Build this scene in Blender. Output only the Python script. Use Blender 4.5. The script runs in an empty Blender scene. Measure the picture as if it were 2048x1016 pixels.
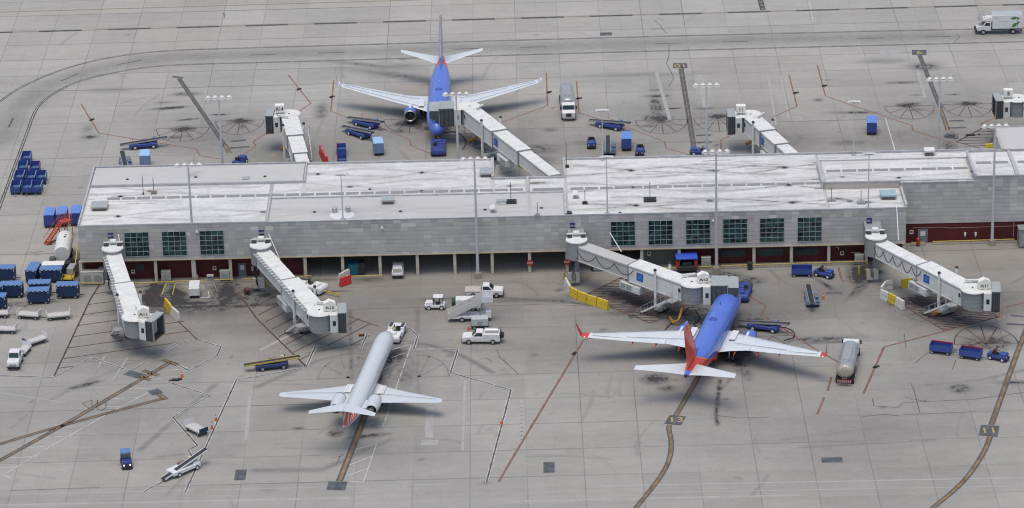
import bpy, math, random
import numpy as np
from mathutils import Vector, Matrix
R = math.radians
random.seed(7)
S = bpy.context.scene
COL = S.collection

# ------------------------------------------------------------------ camera
F, PIT, ROL, YAW, HC = 7151.5, .3938, -.0273, -.0025, 210.34
_f = np.array([math.sin(YAW)*math.cos(PIT), math.cos(YAW)*math.cos(PIT), -math.sin(PIT)])
_r = np.array([math.cos(YAW), -math.sin(YAW), 0.]); _u = np.cross(_r, _f)
_c, _s = math.cos(ROL), math.sin(ROL)
CM = np.stack([_c*_r+_s*_u, -_s*_r+_c*_u, _f])
cam = bpy.data.cameras.new('camera'); camo = bpy.data.objects.new('camera', cam); COL.objects.link(camo)
cam.sensor_width = 36; cam.lens = 36*F/2048; cam.clip_end = 9000; cam.clip_start = 5
camo.matrix_world = Matrix(((CM[0][0], CM[1][0], -CM[2][0], 0), (CM[0][1], CM[1][1], -CM[2][1], 0),
                            (CM[0][2], CM[1][2], -CM[2][2], HC), (0, 0, 0, 1)))
S.camera = camo
S.cycles.filter_width = 1.15
S.render.resolution_x, S.render.resolution_y = 1024, 508

def G(px, py, z=0.):
    d = CM.T @ np.array([(px-1024)/F, (508-py)/F, 1.]); t = (z-HC)/d[2]
    return (float(d[0]*t), float(d[1]*t))
def ZY(px, py, Y):
    d = CM.T @ np.array([(px-1024)/F, (508-py)/F, 1.]); t = Y/d[1]
    return (float(d[0]*t), float(HC+d[2]*t))

# ------------------------------------------------------------------ light
W = bpy.data.worlds.new('World'); S.world = W; W.use_nodes = True
wn = W.node_tree.nodes; wl = W.node_tree.links
bg = wn['Background']; sky = wn.new('ShaderNodeTexSky'); sky.sky_type = 'NISHITA'
SUN_EL, SUN_AZ = 78, 200     # azimuth clockwise from +Y
sky.sun_disc = False; sky.sun_elevation = R(SUN_EL); sky.sun_rotation = R(SUN_AZ)
sky.air_density = 1.0; sky.dust_density = 4.0; sky.ozone_density = 1.0
wl.new(sky.outputs[0], bg.inputs[0]); bg.inputs[1].default_value = .15
sl = bpy.data.lights.new('sun', 'SUN'); sl.energy = 1.05; sl.angle = R(40); sl.color = (1, .95, .82)
so = bpy.data.objects.new('sun', sl); COL.objects.link(so)
so.rotation_euler = Vector((math.sin(R(SUN_AZ))*math.cos(R(SUN_EL)), math.cos(R(SUN_AZ))*math.cos(R(SUN_EL)), math.sin(R(SUN_EL)))).to_track_quat('Z', 'Y').to_euler()
S.view_settings.view_transform = 'Standard'; S.view_settings.look = 'None'
S.view_settings.exposure = .15; S.view_settings.gamma = 1

# ------------------------------------------------------------------ materials
_M = {}
def mat(name, col, rough=.6, metal=0., var=.10, scale=3., emit=None, spec=.5, streak=None):
    """one procedural material: base colour broken up by world-space noise"""
    if name in _M: return _M[name]
    m = bpy.data.materials.new(name); m.use_nodes = True; _M[name] = m
    n, l = m.node_tree.nodes, m.node_tree.links; b = n['Principled BSDF']
    b.inputs['Roughness'].default_value = rough; b.inputs['Metallic'].default_value = metal
    b.inputs['Specular IOR Level'].default_value = spec
    if emit:
        b.inputs['Emission Color'].default_value = (*emit[:3], 1); b.inputs['Emission Strength'].default_value = emit[3]
    tc = n.new('ShaderNodeTexCoord'); mp = n.new('ShaderNodeMapping'); no = n.new('ShaderNodeTexNoise')
    l.new(tc.outputs['Object'], mp.inputs[0]); l.new(mp.outputs[0], no.inputs['Vector'])
    if streak: mp.inputs['Scale'].default_value = streak
    no.inputs['Scale'].default_value = scale; no.inputs['Detail'].default_value = 4; no.inputs['Roughness'].default_value = .65
    r = n.new('ShaderNodeValToRGB'); l.new(no.outputs['Fac'], r.inputs[0])
    lo = [c*(1-var*1.6) for c in col]; hi = [min(1, c*(1+var)) for c in col]
    r.color_ramp.elements[0].position = .3; r.color_ramp.elements[0].color = (*lo, 1)
    r.color_ramp.elements[1].position = .7; r.color_ramp.elements[1].color = (*hi, 1)
    l.new(r.outputs[0], b.inputs['Base Color'])
    return m
WHITE = mat('white_paint', (.66, .67, .67), .45, var=.07)
WHITEB = mat('bridge_white', (.66, .67, .64), .55, var=.08, scale=.9)
GREYB = mat('bridge_grey', (.27, .29, .285), .6, var=.08)
GREYM = mat('grey_metal', (.30, .31, .31), .5, var=.15)
GALV = mat('galvanised', (.42, .43, .43), .45, .3, var=.12)
DARK = mat('dark_rubber', (.018, .018, .02), .8, var=.3)
BLACK = mat('black_trim', (.03, .03, .032), .6, var=.2)
HOOD = mat('hood_fabric', (.075, .085, .09), .75, var=.25)
GLASS = mat('dark_glass', (.02, .045, .05), .15, var=.3, scale=.6)
BLUE = mat('blue_paint', (.035, .065, .27), .45, var=.15)
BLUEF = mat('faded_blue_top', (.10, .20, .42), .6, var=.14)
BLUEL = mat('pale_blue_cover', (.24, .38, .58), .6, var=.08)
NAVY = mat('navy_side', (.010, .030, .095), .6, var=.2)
BEDB = mat('cart_bed', (.07, .15, .28), .6, var=.35, scale=2)
RED = mat('red_paint', (.42, .035, .03), .5, var=.12)
ORANGE = mat('orange_cone', (.62, .12, .03), .55)
YEL = mat('yellow_paint', (.55, .38, .04), .55, var=.15)
OCHRE = mat('ochre_boom', (.42, .20, .03), .6, var=.2)
TEAL = mat('teal_bin', (.01, .12, .17), .5)
ALU = mat('tank_aluminium', (.48, .49, .49), .33, .55, var=.10, scale=1)
CONC = mat('column_concrete', (.52, .48, .40), .85, var=.10, scale=1.2)
CONCB = mat('footing_concrete', (.30, .25, .20), .9, var=.2)
POLE = mat('pole_grey', (.48, .50, .50), .5, var=.05)
REDWALL = mat('dark_red_cladding', (.085, .006, .009), .6, var=.22, scale=.5)
TRIM = mat('parapet_metal', (.42, .43, .44), .5, var=.12, scale=1)
BEIGE = mat('beige_wall', (.46, .42, .38), .8, var=.08, scale=.5)
BROWNW = mat('undercroft_wall', (.30, .26, .20), .9, var=.3, scale=.5)
YRAIL = mat('rail_yellow', (.50, .37, .09), .6, var=.2)
GDOOR = mat('door_grey', (.17, .20, .21), .6)
CABG = mat('cabinet_grey', (.42, .42, .39), .6, var=.12)
SIGNB = mat('sign_blue', (.015, .02, .13), .5)
ADB = mat('poster_blue', (.02, .12, .42), .4, var=.2, scale=2)
LAMP = mat('lamp_housing', (.58, .58, .56), .35, var=.05)
SKIN = mat('skin', (.33, .18, .12), .6)
HIVISO = mat('orange_vest', (.75, .22, .05), .7)
HIVISY = mat('yellow_vest', (.55, .65, .05), .7)
CLOTH = mat('dark_trousers', (.02, .025, .05), .8)
LEAFG = mat('leaf_green', (.06, .22, .04), .6)
LIT = mat('lit_lamp', (.9, .9, .85), .3, emit=(1, .97, .9, 3.0))
LITR = mat('lit_nav_lamp', (.9, .5, .4), .3, emit=(1, .75, .65, 3.0))
# aircraft
AB = mat('aircraft_blue', (.095, .175, .58), .22, var=.05, scale=.5)
AR = mat('aircraft_red', (.60, .055, .03), .3, var=.05, scale=.5)
AO = mat('aircraft_orange', (.75, .25, .03), .35)
AW = mat('wing_grey', (.60, .65, .68), .35, 0., var=.05, scale=.7)
AL = mat('airliner_silver', (.54, .58, .61), .25, .0, var=.018, scale=.4)
AM = mat('engine_metal', (.35, .35, .35), .35, .8, var=.15)

def facade_mat():
    m = bpy.data.materials.new('facade_panels'); m.use_nodes = True
    n, l = m.node_tree.nodes, m.node_tree.links; b = n['Principled BSDF']; b.inputs['Roughness'].default_value = .55
    tc = n.new('ShaderNodeTexCoord'); sp = n.new('ShaderNodeSeparateXYZ'); l.new(tc.outputs['Object'], sp.inputs[0])
    def M_(op, a, c=None, d=None):
        k = n.new('ShaderNodeMath'); k.operation = op
        for i, v in enumerate((a, c, d)):
            if v is None: continue
            if isinstance(v, (int, float)): k.inputs[i].default_value = v
            else: l.new(v, k.inputs[i])
        return k.outputs[0]
    PX, PZ = 1.131, .66
    x = M_('DIVIDE', M_('ADD', sp.outputs[0], 66.5), PX); z = M_('DIVIDE', M_('ADD', sp.outputs[2], M_('MULTIPLY', sp.outputs[0], .0042)), PZ)
    cx, cz = M_('FLOOR', x), M_('FLOOR', z)
    cb = n.new('ShaderNodeCombineXYZ'); l.new(cx, cb.inputs[0]); l.new(cz, cb.inputs[1])
    wnz = n.new('ShaderNodeTexWhiteNoise'); wnz.noise_dimensions = '2D'; l.new(cb.outputs[0], wnz.inputs['Vector'])
    # rows near the top vary more than the rows below; a few lone replaced panels lower down
    top = M_('GREATER_THAN', sp.outputs[2], 7.7)
    amp = M_('ADD', .06, M_('MULTIPLY', top, .09))
    v = M_('MULTIPLY', M_('SUBTRACT', wnz.outputs[0], .5), amp)
    odd = M_('MULTIPLY', M_('GREATER_THAN', wnz.outputs[0], .94), .055)
    fx = M_('SUBTRACT', x, cx); fz = M_('SUBTRACT', z, cz)
    jx = M_('LESS_THAN', fx, .045); jz = M_('LESS_THAN', fz, .09)
    j = M_('MAXIMUM', M_('MULTIPLY', jx, .25), jz)
    no = n.new('ShaderNodeTexNoise'); no.inputs['Scale'].default_value = .18; no.inputs['Detail'].default_value = 5
    l.new(tc.outputs['Object'], no.inputs['Vector'])
    nz2 = n.new('ShaderNodeTexNoise'); nz2.inputs['Scale'].default_value = 1.; nz2.inputs['Detail'].default_value = 3
    mp = n.new('ShaderNodeMapping'); mp.inputs['Scale'].default_value = (.35, 1, 3.5); l.new(tc.outputs['Object'], mp.inputs[0]); l.new(mp.outputs[0], nz2.inputs['Vector'])
    jj = M_('MULTIPLY', j, M_('MULTIPLY', M_('SUBTRACT', nz2.outputs['Fac'], .20), -.46))
    val = M_('ADD', M_('ADD', M_('ADD', .43, v), odd), M_('ADD', jj, M_('MULTIPLY', M_('SUBTRACT', no.outputs['Fac'], .5), .10)))
    cc = n.new('ShaderNodeCombineColor'); l.new(M_('MULTIPLY', val, 1.0), cc.inputs[0]); l.new(val, cc.inputs[1]); l.new(M_('MULTIPLY', val, .95), cc.inputs[2])
    l.new(cc.outputs[0], b.inputs['Base Color']); return m
FAC = facade_mat()

def sheet_mat(name, base, dark, joints=None, streakscale=(.05, .4, 1), var=.1, cell=None, fine=2.5):
    """weathered flat sheet: base tone, slab-to-slab variation, joints, plus the 'stain' attribute for oil, rubber and ponding marks"""
    m = bpy.data.materials.new(name); m.use_nodes = True
    n, l = m.node_tree.nodes, m.node_tree.links; b = n['Principled BSDF']; b.inputs['Roughness'].default_value = .85
    b.inputs['Specular IOR Level'].default_value = .3
    tc = n.new('ShaderNodeTexCoord'); sp = n.new('ShaderNodeSeparateXYZ'); l.new(tc.outputs['Object'], sp.inputs[0])
    def M_(op, a, c=None, clamp=False):
        k = n.new('ShaderNodeMath'); k.operation = op; k.use_clamp = clamp
        for i, v in enumerate((a, c)):
            if v is None: continue
            if isinstance(v, (int, float)): k.inputs[i].default_value = v
            else: l.new(v, k.inputs[i])
        return k.outputs[0]
    def noise(scale, sc=(1, 1, 1), det=4, dist=0, rough=.6):
        mp = n.new('ShaderNodeMapping'); mp.inputs['Scale'].default_value = sc; l.new(tc.outputs['Object'], mp.inputs[0])
        k = n.new('ShaderNodeTexNoise'); k.inputs['Scale'].default_value = scale; k.inputs['Detail'].default_value = det
        k.inputs['Distortion'].default_value = dist; k.inputs['Roughness'].default_value = rough; l.new(mp.outputs[0], k.inputs['Vector'])
        return k.outputs['Fac']
    big = noise(.035, det=5); med = noise(.35, (1, 1.6, 1), 6, rough=.7); fin = noise(fine, det=3, rough=.7)
    st = noise(1, streakscale, 6, 1.2, .7)
    tone = M_('ADD', M_('MULTIPLY', M_('SUBTRACT', big, .5), var*2.2), M_('MULTIPLY', M_('SUBTRACT', med, .5), var*2.4))
    tone = M_('ADD', tone, M_('MULTIPLY', M_('SUBTRACT', fin, .5), var*2.0))
    tone = M_('ADD', tone, M_('MULTIPLY', M_('SUBTRACT', st, .5), var*2.0))
    if cell:
        ox, sx, oy, sy = cell
        x = M_('DIVIDE', M_('SUBTRACT', sp.outputs[0], ox), sx); y = M_('DIVIDE', M_('SUBTRACT', sp.outputs[1], oy), sy)
        fx, fy = M_('FLOOR', x), M_('FLOOR', y)
        cb = n.new('ShaderNodeCombineXYZ'); l.new(fx, cb.inputs[0]); l.new(fy, cb.inputs[1])
        w = n.new('ShaderNodeTexWhiteNoise'); w.noise_dimensions = '2D'; l.new(cb.outputs[0], w.inputs['Vector'])
        tone = M_('ADD', tone, M_('MULTIPLY', M_('SUBTRACT', w.outputs[0], .5), var*.8))
        w1 = n.new('ShaderNodeTexWhiteNoise'); w1.noise_dimensions = '1D'; l.new(M_('FLOOR', M_('DIVIDE', M_('SUBTRACT', sp.outputs[1], oy), sy/2)), w1.inputs['W']); tone = M_('ADD', tone, M_('MULTIPLY', M_('SUBTRACT', w1.outputs[0], .5), var*.45))
        def line(v, fl, size, wid, other):
            d = M_('SUBTRACT', v, fl); d = M_('MINIMUM', d, M_('SUBTRACT', 1, d)); d = M_('MULTIPLY', d, size)
            on = M_('SUBTRACT', 1, M_('DIVIDE', d, wid), True)
            return M_('MULTIPLY', on, M_('ADD', .10, M_('MULTIPLY', M_('SUBTRACT', other, .38, True), 3.2)))
        na = noise(1, (.13, .012, 1), 3); nb = noise(1, (.010, .12, 1), 3)
        jx = line(x, fx, sx, .11, na); jy = line(y, fy, sy, .20, nb)
        # halfway joints, fainter
        x2 = M_('ADD', x, .5); y2 = M_('ADD', y, .5)
        jx2 = M_('MULTIPLY', line(x2, M_('FLOOR', x2), sx, .10, na), .2); jy2 = M_('MULTIPLY', line(y2, M_('FLOOR', y2), sy, .15, nb), .2)
        jo = M_('MAXIMUM', M_('MAXIMUM', jx, jy), M_('MAXIMUM', jx2, jy2))
    at = n.new('ShaderNodeAttribute'); at.attribute_name = 'stain'
    sn = noise(.8, det=6, rough=.75, dist=.6)
    stn = M_('MULTIPLY', at.outputs['Fac'], M_('ADD', .35, M_('MULTIPLY', sn, 1.35)), True)
    rag = M_('MULTIPLY', M_('MULTIPLY', M_('SUBTRACT', M_('ADD', at.outputs['Fac'], M_('MULTIPLY', M_('SUBTRACT', M_('ADD', M_('MULTIPLY', sn, .6), M_('MULTIPLY', noise(.32, det=5, dist=1.2), .4)), .5), 3.0)), .50), 4.0, True), M_('MINIMUM', M_('MULTIPLY', at.outputs['Fac'], 1.35), .93))
    stn = M_('MAXIMUM', M_('MULTIPLY', stn, .85), rag)
    if cell: stn = M_('MAXIMUM', stn, M_('MULTIPLY', jo, .80))
    mul = M_('ADD', 1, tone)
    v1 = n.new('ShaderNodeVectorMath'); v1.operation = 'SCALE'; v1.inputs[0].default_value = base; l.new(mul, v1.inputs['Scale'])
    zt_ = n.new('ShaderNodeAttribute'); zt_.attribute_name = 'zone'; zm = n.new('ShaderNodeMix'); zm.data_type = 'RGBA'; zm.blend_type = 'MULTIPLY'
    l.new(M_('MULTIPLY', zt_.outputs['Fac'], M_('ADD', .55, M_('MULTIPLY', noise(.12, (1, 1.3, 1), 5), .9)), True), zm.inputs[0]); l.new(v1.outputs[0], zm.inputs[6]); zm.inputs[7].default_value = (.34, .31, .28, 1)
    mx = n.new('ShaderNodeMix'); mx.data_type = 'RGBA'; l.new(stn, mx.inputs[0]); l.new(zm.outputs[2], mx.inputs[6]); mx.inputs[7].default_value = (*dark, 1)
    # warm/cool drift
    hue = noise(.02, det=2); mx2 = n.new('ShaderNodeMix'); mx2.data_type = 'RGBA'; mx2.blend_type = 'MULTIPLY'; l.new(hue, mx2.inputs[0])
    l.new(mx.outputs[2], mx2.inputs[6]); mx2.inputs[7].default_value = (1.0, .975, .94, 1); mx2.inputs[7].default_value = (1.02, .985, .95, 1)
    l.new(mx2.outputs[2], b.inputs['Base Color'])
    bp = n.new('ShaderNodeBump'); bp.inputs['Strength'].default_value = .12; bp.inputs['Distance'].default_value = .05
    l.new(fin, bp.inputs['Height']); l.new(bp.outputs[0], b.inputs['Normal'])
    return m
GROUND = sheet_mat('apron_concrete', (.334, .333, .312), (.026, .028, .032), cell=(.17, 7.65, 420.5, 8.25), var=.145, streakscale=(.02, .22, 1))
ROOFM = sheet_mat('roof_membrane', (.56, .575, .575), (.10, .10, .09), var=.22, streakscale=(.035, .55, 1), fine=1.5)
ROOFG = sheet_mat('roof_membrane_grey', (.46, .47, .47), (.10, .10, .095), var=.05, streakscale=(.05, .4, 1), fine=1.5)

# markings
P_WHITE = mat('marking_white', (.48, .48, .47), .8, var=.35, scale=.9)
P_DARK = mat('marking_dark', (.085, .085, .085), .85, var=.45, scale=.5)
P_ASPH = mat('marking_black', (.10, .105, .115), .85, var=.3, scale=.6)
P_RED = mat('marking_red', (.34, .125, .07), .8, var=.35, scale=.8)
P_HATCH = mat('marking_hatch', (.085, .05, .047), .85, var=.45, scale=.8)
P_BROWN = mat('marking_ochre', (.235, .145, .065), .8, var=.35, scale=.6)
P_OCHRE = mat('marking_yellow', (.40, .29, .10), .8, var=.2)
P_TAN = mat('marking_tan', (.24, .20, .15), .85, var=.3)
P_BOX = mat('marking_box', (.085, .095, .105), .85, var=.3, scale=.9)
P_CRACK = mat('crack_dark', (.10, .10, .10), .9, var=.4, scale=.5)

# ------------------------------------------------------------------ mesh helpers
class MB:
    def __init__(s): s.v = []; s.f = []; s.m = []
    def face(s, pts, m=0):
        i = len(s.v); s.v += [tuple(p) for p in pts]; s.f.append(tuple(range(i, i+len(pts)))); s.m.append(m); return s
    def box(s, c, d, m=0, rz=0., ry=0., top=None):
        """centre c, size d, optional rotation about z then tilt; top = (sx, sy) scale of the upper face"""
        x, y, z = d[0]/2, d[1]/2, d[2]/2; t = top or (1, 1)
        P = [(-x, -y, -z), (x, -y, -z), (x, y, -z), (-x, y, -z), (-x*t[0], -y*t[1], z), (x*t[0], -y*t[1], z), (x*t[0], y*t[1], z), (-x*t[0], y*t[1], z)]
        T = Matrix.Translation(c) @ Matrix.Rotation(rz, 4, 'Z') @ Matrix.Rotation(ry, 4, 'Y')
        i = len(s.v); s.v += [tuple(T @ Vector(p)) for p in P]
        for q in ((0, 3, 2, 1), (4, 5, 6, 7), (0, 1, 5, 4), (1, 2, 6, 5), (2, 3, 7, 6), (3, 0, 4, 7)):
            s.f.append(tuple(i+k for k in q)); s.m.append(m)
        return s
    def bar(s, a, b, w, h=None, m=0):
        """rectangular bar from a to b"""
        a, b = Vector(a), Vector(b); d = (b-a); L = d.length; h = h or w
        if L < 1e-6: return s
        q = d.to_track_quat('X', 'Z').to_matrix().to_4x4(); T = Matrix.Translation((a+b)/2) @ q
        x, y, z = L/2, w/2, h/2; i = len(s.v)
        P = [(-x, -y, -z), (x, -y, -z), (x, y, -z), (-x, y, -z), (-x, -y, z), (x, -y, z), (x, y, z), (-x, y, z)]
        s.v += [tuple(T @ Vector(p)) for p in P]
        for q_ in ((0, 3, 2, 1), (4, 5, 6, 7), (0, 1, 5, 4), (1, 2, 6, 5), (2, 3, 7, 6), (3, 0, 4, 7)):
            s.f.append(tuple(i+k for k in q_)); s.m.append(m)
        return s
    def cyl(s, a, b, r0, r1=None, n=16, m=0, caps=True):
        a, b = Vector(a), Vector(b); r1 = r0 if r1 is None else r1
        q = (b-a).to_track_quat('Z', 'Y').to_matrix(); i = len(s.v)
        for p, r in ((a, r0), (b, r1)):
            for k in range(n):
                an = 2*math.pi*k/n; s.v.append(tuple(p + q @ Vector((r*math.cos(an), r*math.sin(an), 0))))
        for k in range(n):
            s.f.append((i+k, i+(k+1) % n, i+n+(k+1) % n, i+n+k)); s.m.append(m)
        if caps:
            s.f.append(tuple(i+n-1-k for k in range(n))); s.m.append(m); s.f.append(tuple(i+n+k for k in range(n))); s.m.append(m)
        return s
    def tube(s, pts, r, n=6, m=0):
        for a, b in zip(pts[:-1], pts[1:]): s.cyl(a, b, r, n=n, m=m)
        return s
    def prism(s, prof, y0, y1, m=0, axis='y'):
        """profile of (x,z) points extruded along y (or (x,y) along z)"""
        n = len(prof); i = len(s.v)
        for y in (y0, y1): s.v += [((p[0], y, p[1]) if axis == 'y' else (p[0], p[1], y)) for p in prof]
        for k in range(n): s.f.append((i+k, i+(k+1) % n, i+n+(k+1) % n, i+n+k)); s.m.append(m)
        s.f.append(tuple(i+n-1-k for k in range(n))); s.m.append(m); s.f.append(tuple(i+n+k for k in range(n))); s.m.append(m)
        return s
    def loft(s, rings, m=0, caps=True, mf=None):
        n = len(rings[0]); i = len(s.v)
        for r in rings: s.v += [tuple(p) for p in r]
        for j in range(len(rings)-1):
            for k in range(n):
                a, b = i+j*n+k, i+j*n+(k+1) % n; f = (a, b, b+n, a+n)
                s.f.append(f); s.m.append(mf(*[sum(s.v[q][t] for q in f)/4 for t in range(3)]) if mf else m)
        if caps:
            s.f.append(tuple(i+n-1-k for k in range(n))); s.m.append(s.m[-1] if mf is None else mf(*rings[0][0]))
            s.f.append(tuple(i+(len(rings)-1)*n+k for k in range(n))); s.m.append(mf(*rings[-1][0]) if mf else m)
        return s
def mesh(name, mb, mats, smooth=True):
    me = bpy.data.meshes.new(name); me.from_pydata(mb.v, [], mb.f)
    mats = mats if isinstance(mats, (list, tuple)) else [mats]
    for m in mats: me.materials.append(m)
    me.polygons.foreach_set('material_index', mb.m)
    import bmesh as _bm
    b = _bm.new(); b.from_mesh(me); _bm.ops.recalc_face_normals(b, faces=b.faces); b.to_mesh(me); b.free()
    if smooth:
        me.polygons.foreach_set('use_smooth', [True]*len(me.polygons)); me.set_sharp_from_angle(angle=R(38))
    me.update(); return me
def props(o, label=None, cat=None, group=None, kind=None):
    if label: o['label'] = label
    if cat: o['category'] = cat
    if group: o['group'] = group
    if kind: o['kind'] = kind
    return o
def thing(name, label, cat, loc=(0, 0, 0), rz=0., group=None):
    o = bpy.data.objects.new(name, None); COL.objects.link(o)
    o.location = loc if len(loc) == 3 else (*loc, 0); o.rotation_euler = (0, 0, rz); o.empty_display_size = .5
    return props(o, label, cat, group)
def part(parent, name, mb, mats, label=None, smooth=True, bevel=0):
    o = bpy.data.objects.new(name, mb if isinstance(mb, bpy.types.Mesh) else mesh(name, mb, mats, smooth)); COL.objects.link(o); o.parent = parent
    if bevel:
        bv = o.modifiers.new('bevel', 'BEVEL'); bv.width = bevel; bv.segments = 2; bv.limit_method = 'ANGLE'; bv.angle_limit = R(40)
    if label: o['label'] = label
    return o
def solo(name, mb, mats, label, cat, group=None, kind=None, smooth=True):
    o = bpy.data.objects.new(name, mesh(name, mb, mats, smooth)); COL.objects.link(o); return props(o, label, cat, group, kind)
def struct(name, mb, mats, smooth=False):
    o = bpy.data.objects.new(name, mesh(name, mb, mats, smooth)); COL.objects.link(o); o['kind'] = 'structure'; return o
def kids(o): return [c for c in list(COL.objects) if c.parent == o]
_kids = {}
def copy_tree(o, parent=None, tree=None):
    if tree is None:
        tree = {}
        for c in COL.objects:
            if c.parent: tree.setdefault(c.parent.name, []).append(c)
    c = o.copy(); COL.objects.link(c); c.parent = parent
    for ch in tree.get(o.name, []): copy_tree(ch, c, tree)
    return c
def put(o, loc, rz, label, group=None):
    o.location = loc if len(loc) == 3 else (*loc, 0); o.rotation_euler = (0, 0, rz); o['label'] = label
    if group: o['group'] = group
    return o
_wm = {}
def wheel(parent, x, y, r, w, rim=None, z=None):
    rim = rim or GALV; k = (round(r, 3), round(w, 3), rim.name)
    if k not in _wm:
        t = MB(); prof = [(-.5, .62), (-.5, .92), (-.38, 1), (.38, 1), (.5, .92), (.5, .62)]
        t.loft([[(r*q*math.cos(2*math.pi*j/16), w*p, r*q*math.sin(2*math.pi*j/16)) for j in range(16)] for p, q in prof], caps=True)
        h = MB(); h.cyl((0, -w*.53, 0), (0, w*.53, 0), r*.58, n=12); h.cyl((0, -w*.6, 0), (0, w*.6, 0), r*.22, n=8)
        _wm[k] = (mesh('tyre', t, DARK), mesh('rim', h, rim))
    a, b = _wm[k]; o = bpy.data.objects.new('wheel', a); COL.objects.link(o); o.parent = parent; o.location = (x, y, r if z is None else z)
    q = bpy.data.objects.new('rim', b); COL.objects.link(q); q.parent = o; return o
_tx = {}
def text_mesh(s, size, m, depth=.01):
    k = (s, size, m.name, depth)
    if k in _tx: return _tx[k]
    cu = bpy.data.curves.new('lettering', 'FONT'); cu.body = s; cu.size = size; cu.align_x = 'CENTER'; cu.align_y = 'CENTER'; cu.extrude = depth
    cu.offset = size*.012
    o = bpy.data.objects.new('tmp_text', cu); COL.objects.link(o); bpy.context.view_layer.update()
    me = bpy.data.meshes.new_from_object(o.evaluated_get(bpy.context.evaluated_depsgraph_get())); me.name = 'lettering'
    me.materials.clear(); me.materials.append(m); bpy.data.objects.remove(o); _tx[k] = me; return me
def text(parent, s, size, m, loc, rot, name='lettering'):
    o = bpy.data.objects.new(name, text_mesh(s, size, m)); COL.objects.link(o); o.parent = parent; o.location = loc; o.rotation_euler = rot; return o
def hd(a, b):   # world heading of the ground pixel a -> b
    A, B = G(*a), G(*b); return math.atan2(B[1]-A[1], B[0]-A[0])

# ------------------------------------------------------------------ ground
def axis(lo, hi, step, far):
    a = list(np.arange(lo, hi+1e-6, step)); k = step*4; x = lo; y = hi; L, H = [], []
    while x > -far: x -= k; L.append(x); y += k; H.append(y); k *= 1.7
    return np.array(L[::-1]+a+H)
class Stain:
    def __init__(s, xs, ys): s.xs, s.ys = xs, ys; s.X, s.Y = np.meshgrid(xs, ys); s.a = np.zeros(s.X.shape)
    def blob(s, c, rx, ry, k, ang=0., p=2.):
        m_ = max(rx, ry)*2.6; w = s.win(c[0]-m_, c[0]+m_, c[1]-m_, c[1]+m_)
        c_, s_ = math.cos(R(ang)), math.sin(R(ang)); dx, dy = s.X[w]-c[0], s.Y[w]-c[1]
        u = (dx*c_+dy*s_)/rx; v = (-dx*s_+dy*c_)/ry
        s.a[w] = np.maximum(s.a[w], k*np.exp(-((u*u+v*v)**(p/2)))) if k > 0 else s.a[w] + k*np.exp(-(u*u+v*v))
    def win(s, x0, x1, y0, y1):
        return (slice(max(0, np.searchsorted(s.ys, y0)-1), np.searchsorted(s.ys, y1)+1), slice(max(0, np.searchsorted(s.xs, x0)-1), np.searchsorted(s.xs, x1)+1))
    def line(s, pts, w, k):
        for (x0, y0), (x1, y1) in zip(pts[:-1], pts[1:]):
            dx, dy = x1-x0, y1-y0; L2 = dx*dx+dy*dy+1e-9
            q = s.win(min(x0, x1)-3*w, max(x0, x1)+3*w, min(y0, y1)-3*w, max(y0, y1)+3*w); X, Y = s.X[q], s.Y[q]
            t = np.clip(((X-x0)*dx+(Y-y0)*dy)/L2, 0, 1); d2 = (X-x0-t*dx)**2+(Y-y0-t*dy)**2
            s.a[q] = np.maximum(s.a[q], k*np.exp(-d2/(w*w)))
def sheet(name, xs, ys, z, m, stain=None, zf=None, parent=None):
    nx, ny = len(xs), len(ys); X, Y = np.meshgrid(xs, ys); Z = np.full(X.shape, z) if zf is None else zf(X, Y)
    co = np.stack([X, Y, Z], -1).reshape(-1, 3)
    i = (np.arange(ny-1)[:, None]*nx+np.arange(nx-1)[None]).ravel(); f = np.stack([i, i+1, i+nx+1, i+nx], 1)
    me = bpy.data.meshes.new(name); me.vertices.add(len(co)); me.vertices.foreach_set('co', co.ravel())
    me.loops.add(f.size); me.loops.foreach_set('vertex_index', f.ravel()); me.polygons.add(len(f))
    me.polygons.foreach_set('loop_start', np.arange(0, f.size, 4)); me.polygons.foreach_set('loop_total', np.full(len(f), 4))
    me.update(); me.validate(); me.materials.append(m)
    at = me.attributes.new('stain', 'FLOAT', 'POINT')
    at.data.foreach_set('value', (stain if stain is not None else np.zeros(len(co))).ravel().astype(np.float32))
    o = bpy.data.objects.new(name, me); COL.objects.link(o); o.parent = parent; return o

gs = Stain(axis(-98, 98, .3, 3200), axis(405, 650, .35, 3600))
B_ = lambda px, py, rx, ry, k, ang=0, p=2.: gs.blob(G(px, py), rx, ry, k, ang, p)
L_ = lambda pts, w, k: gs.line([G(*q) for q in pts], w, k)
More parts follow.
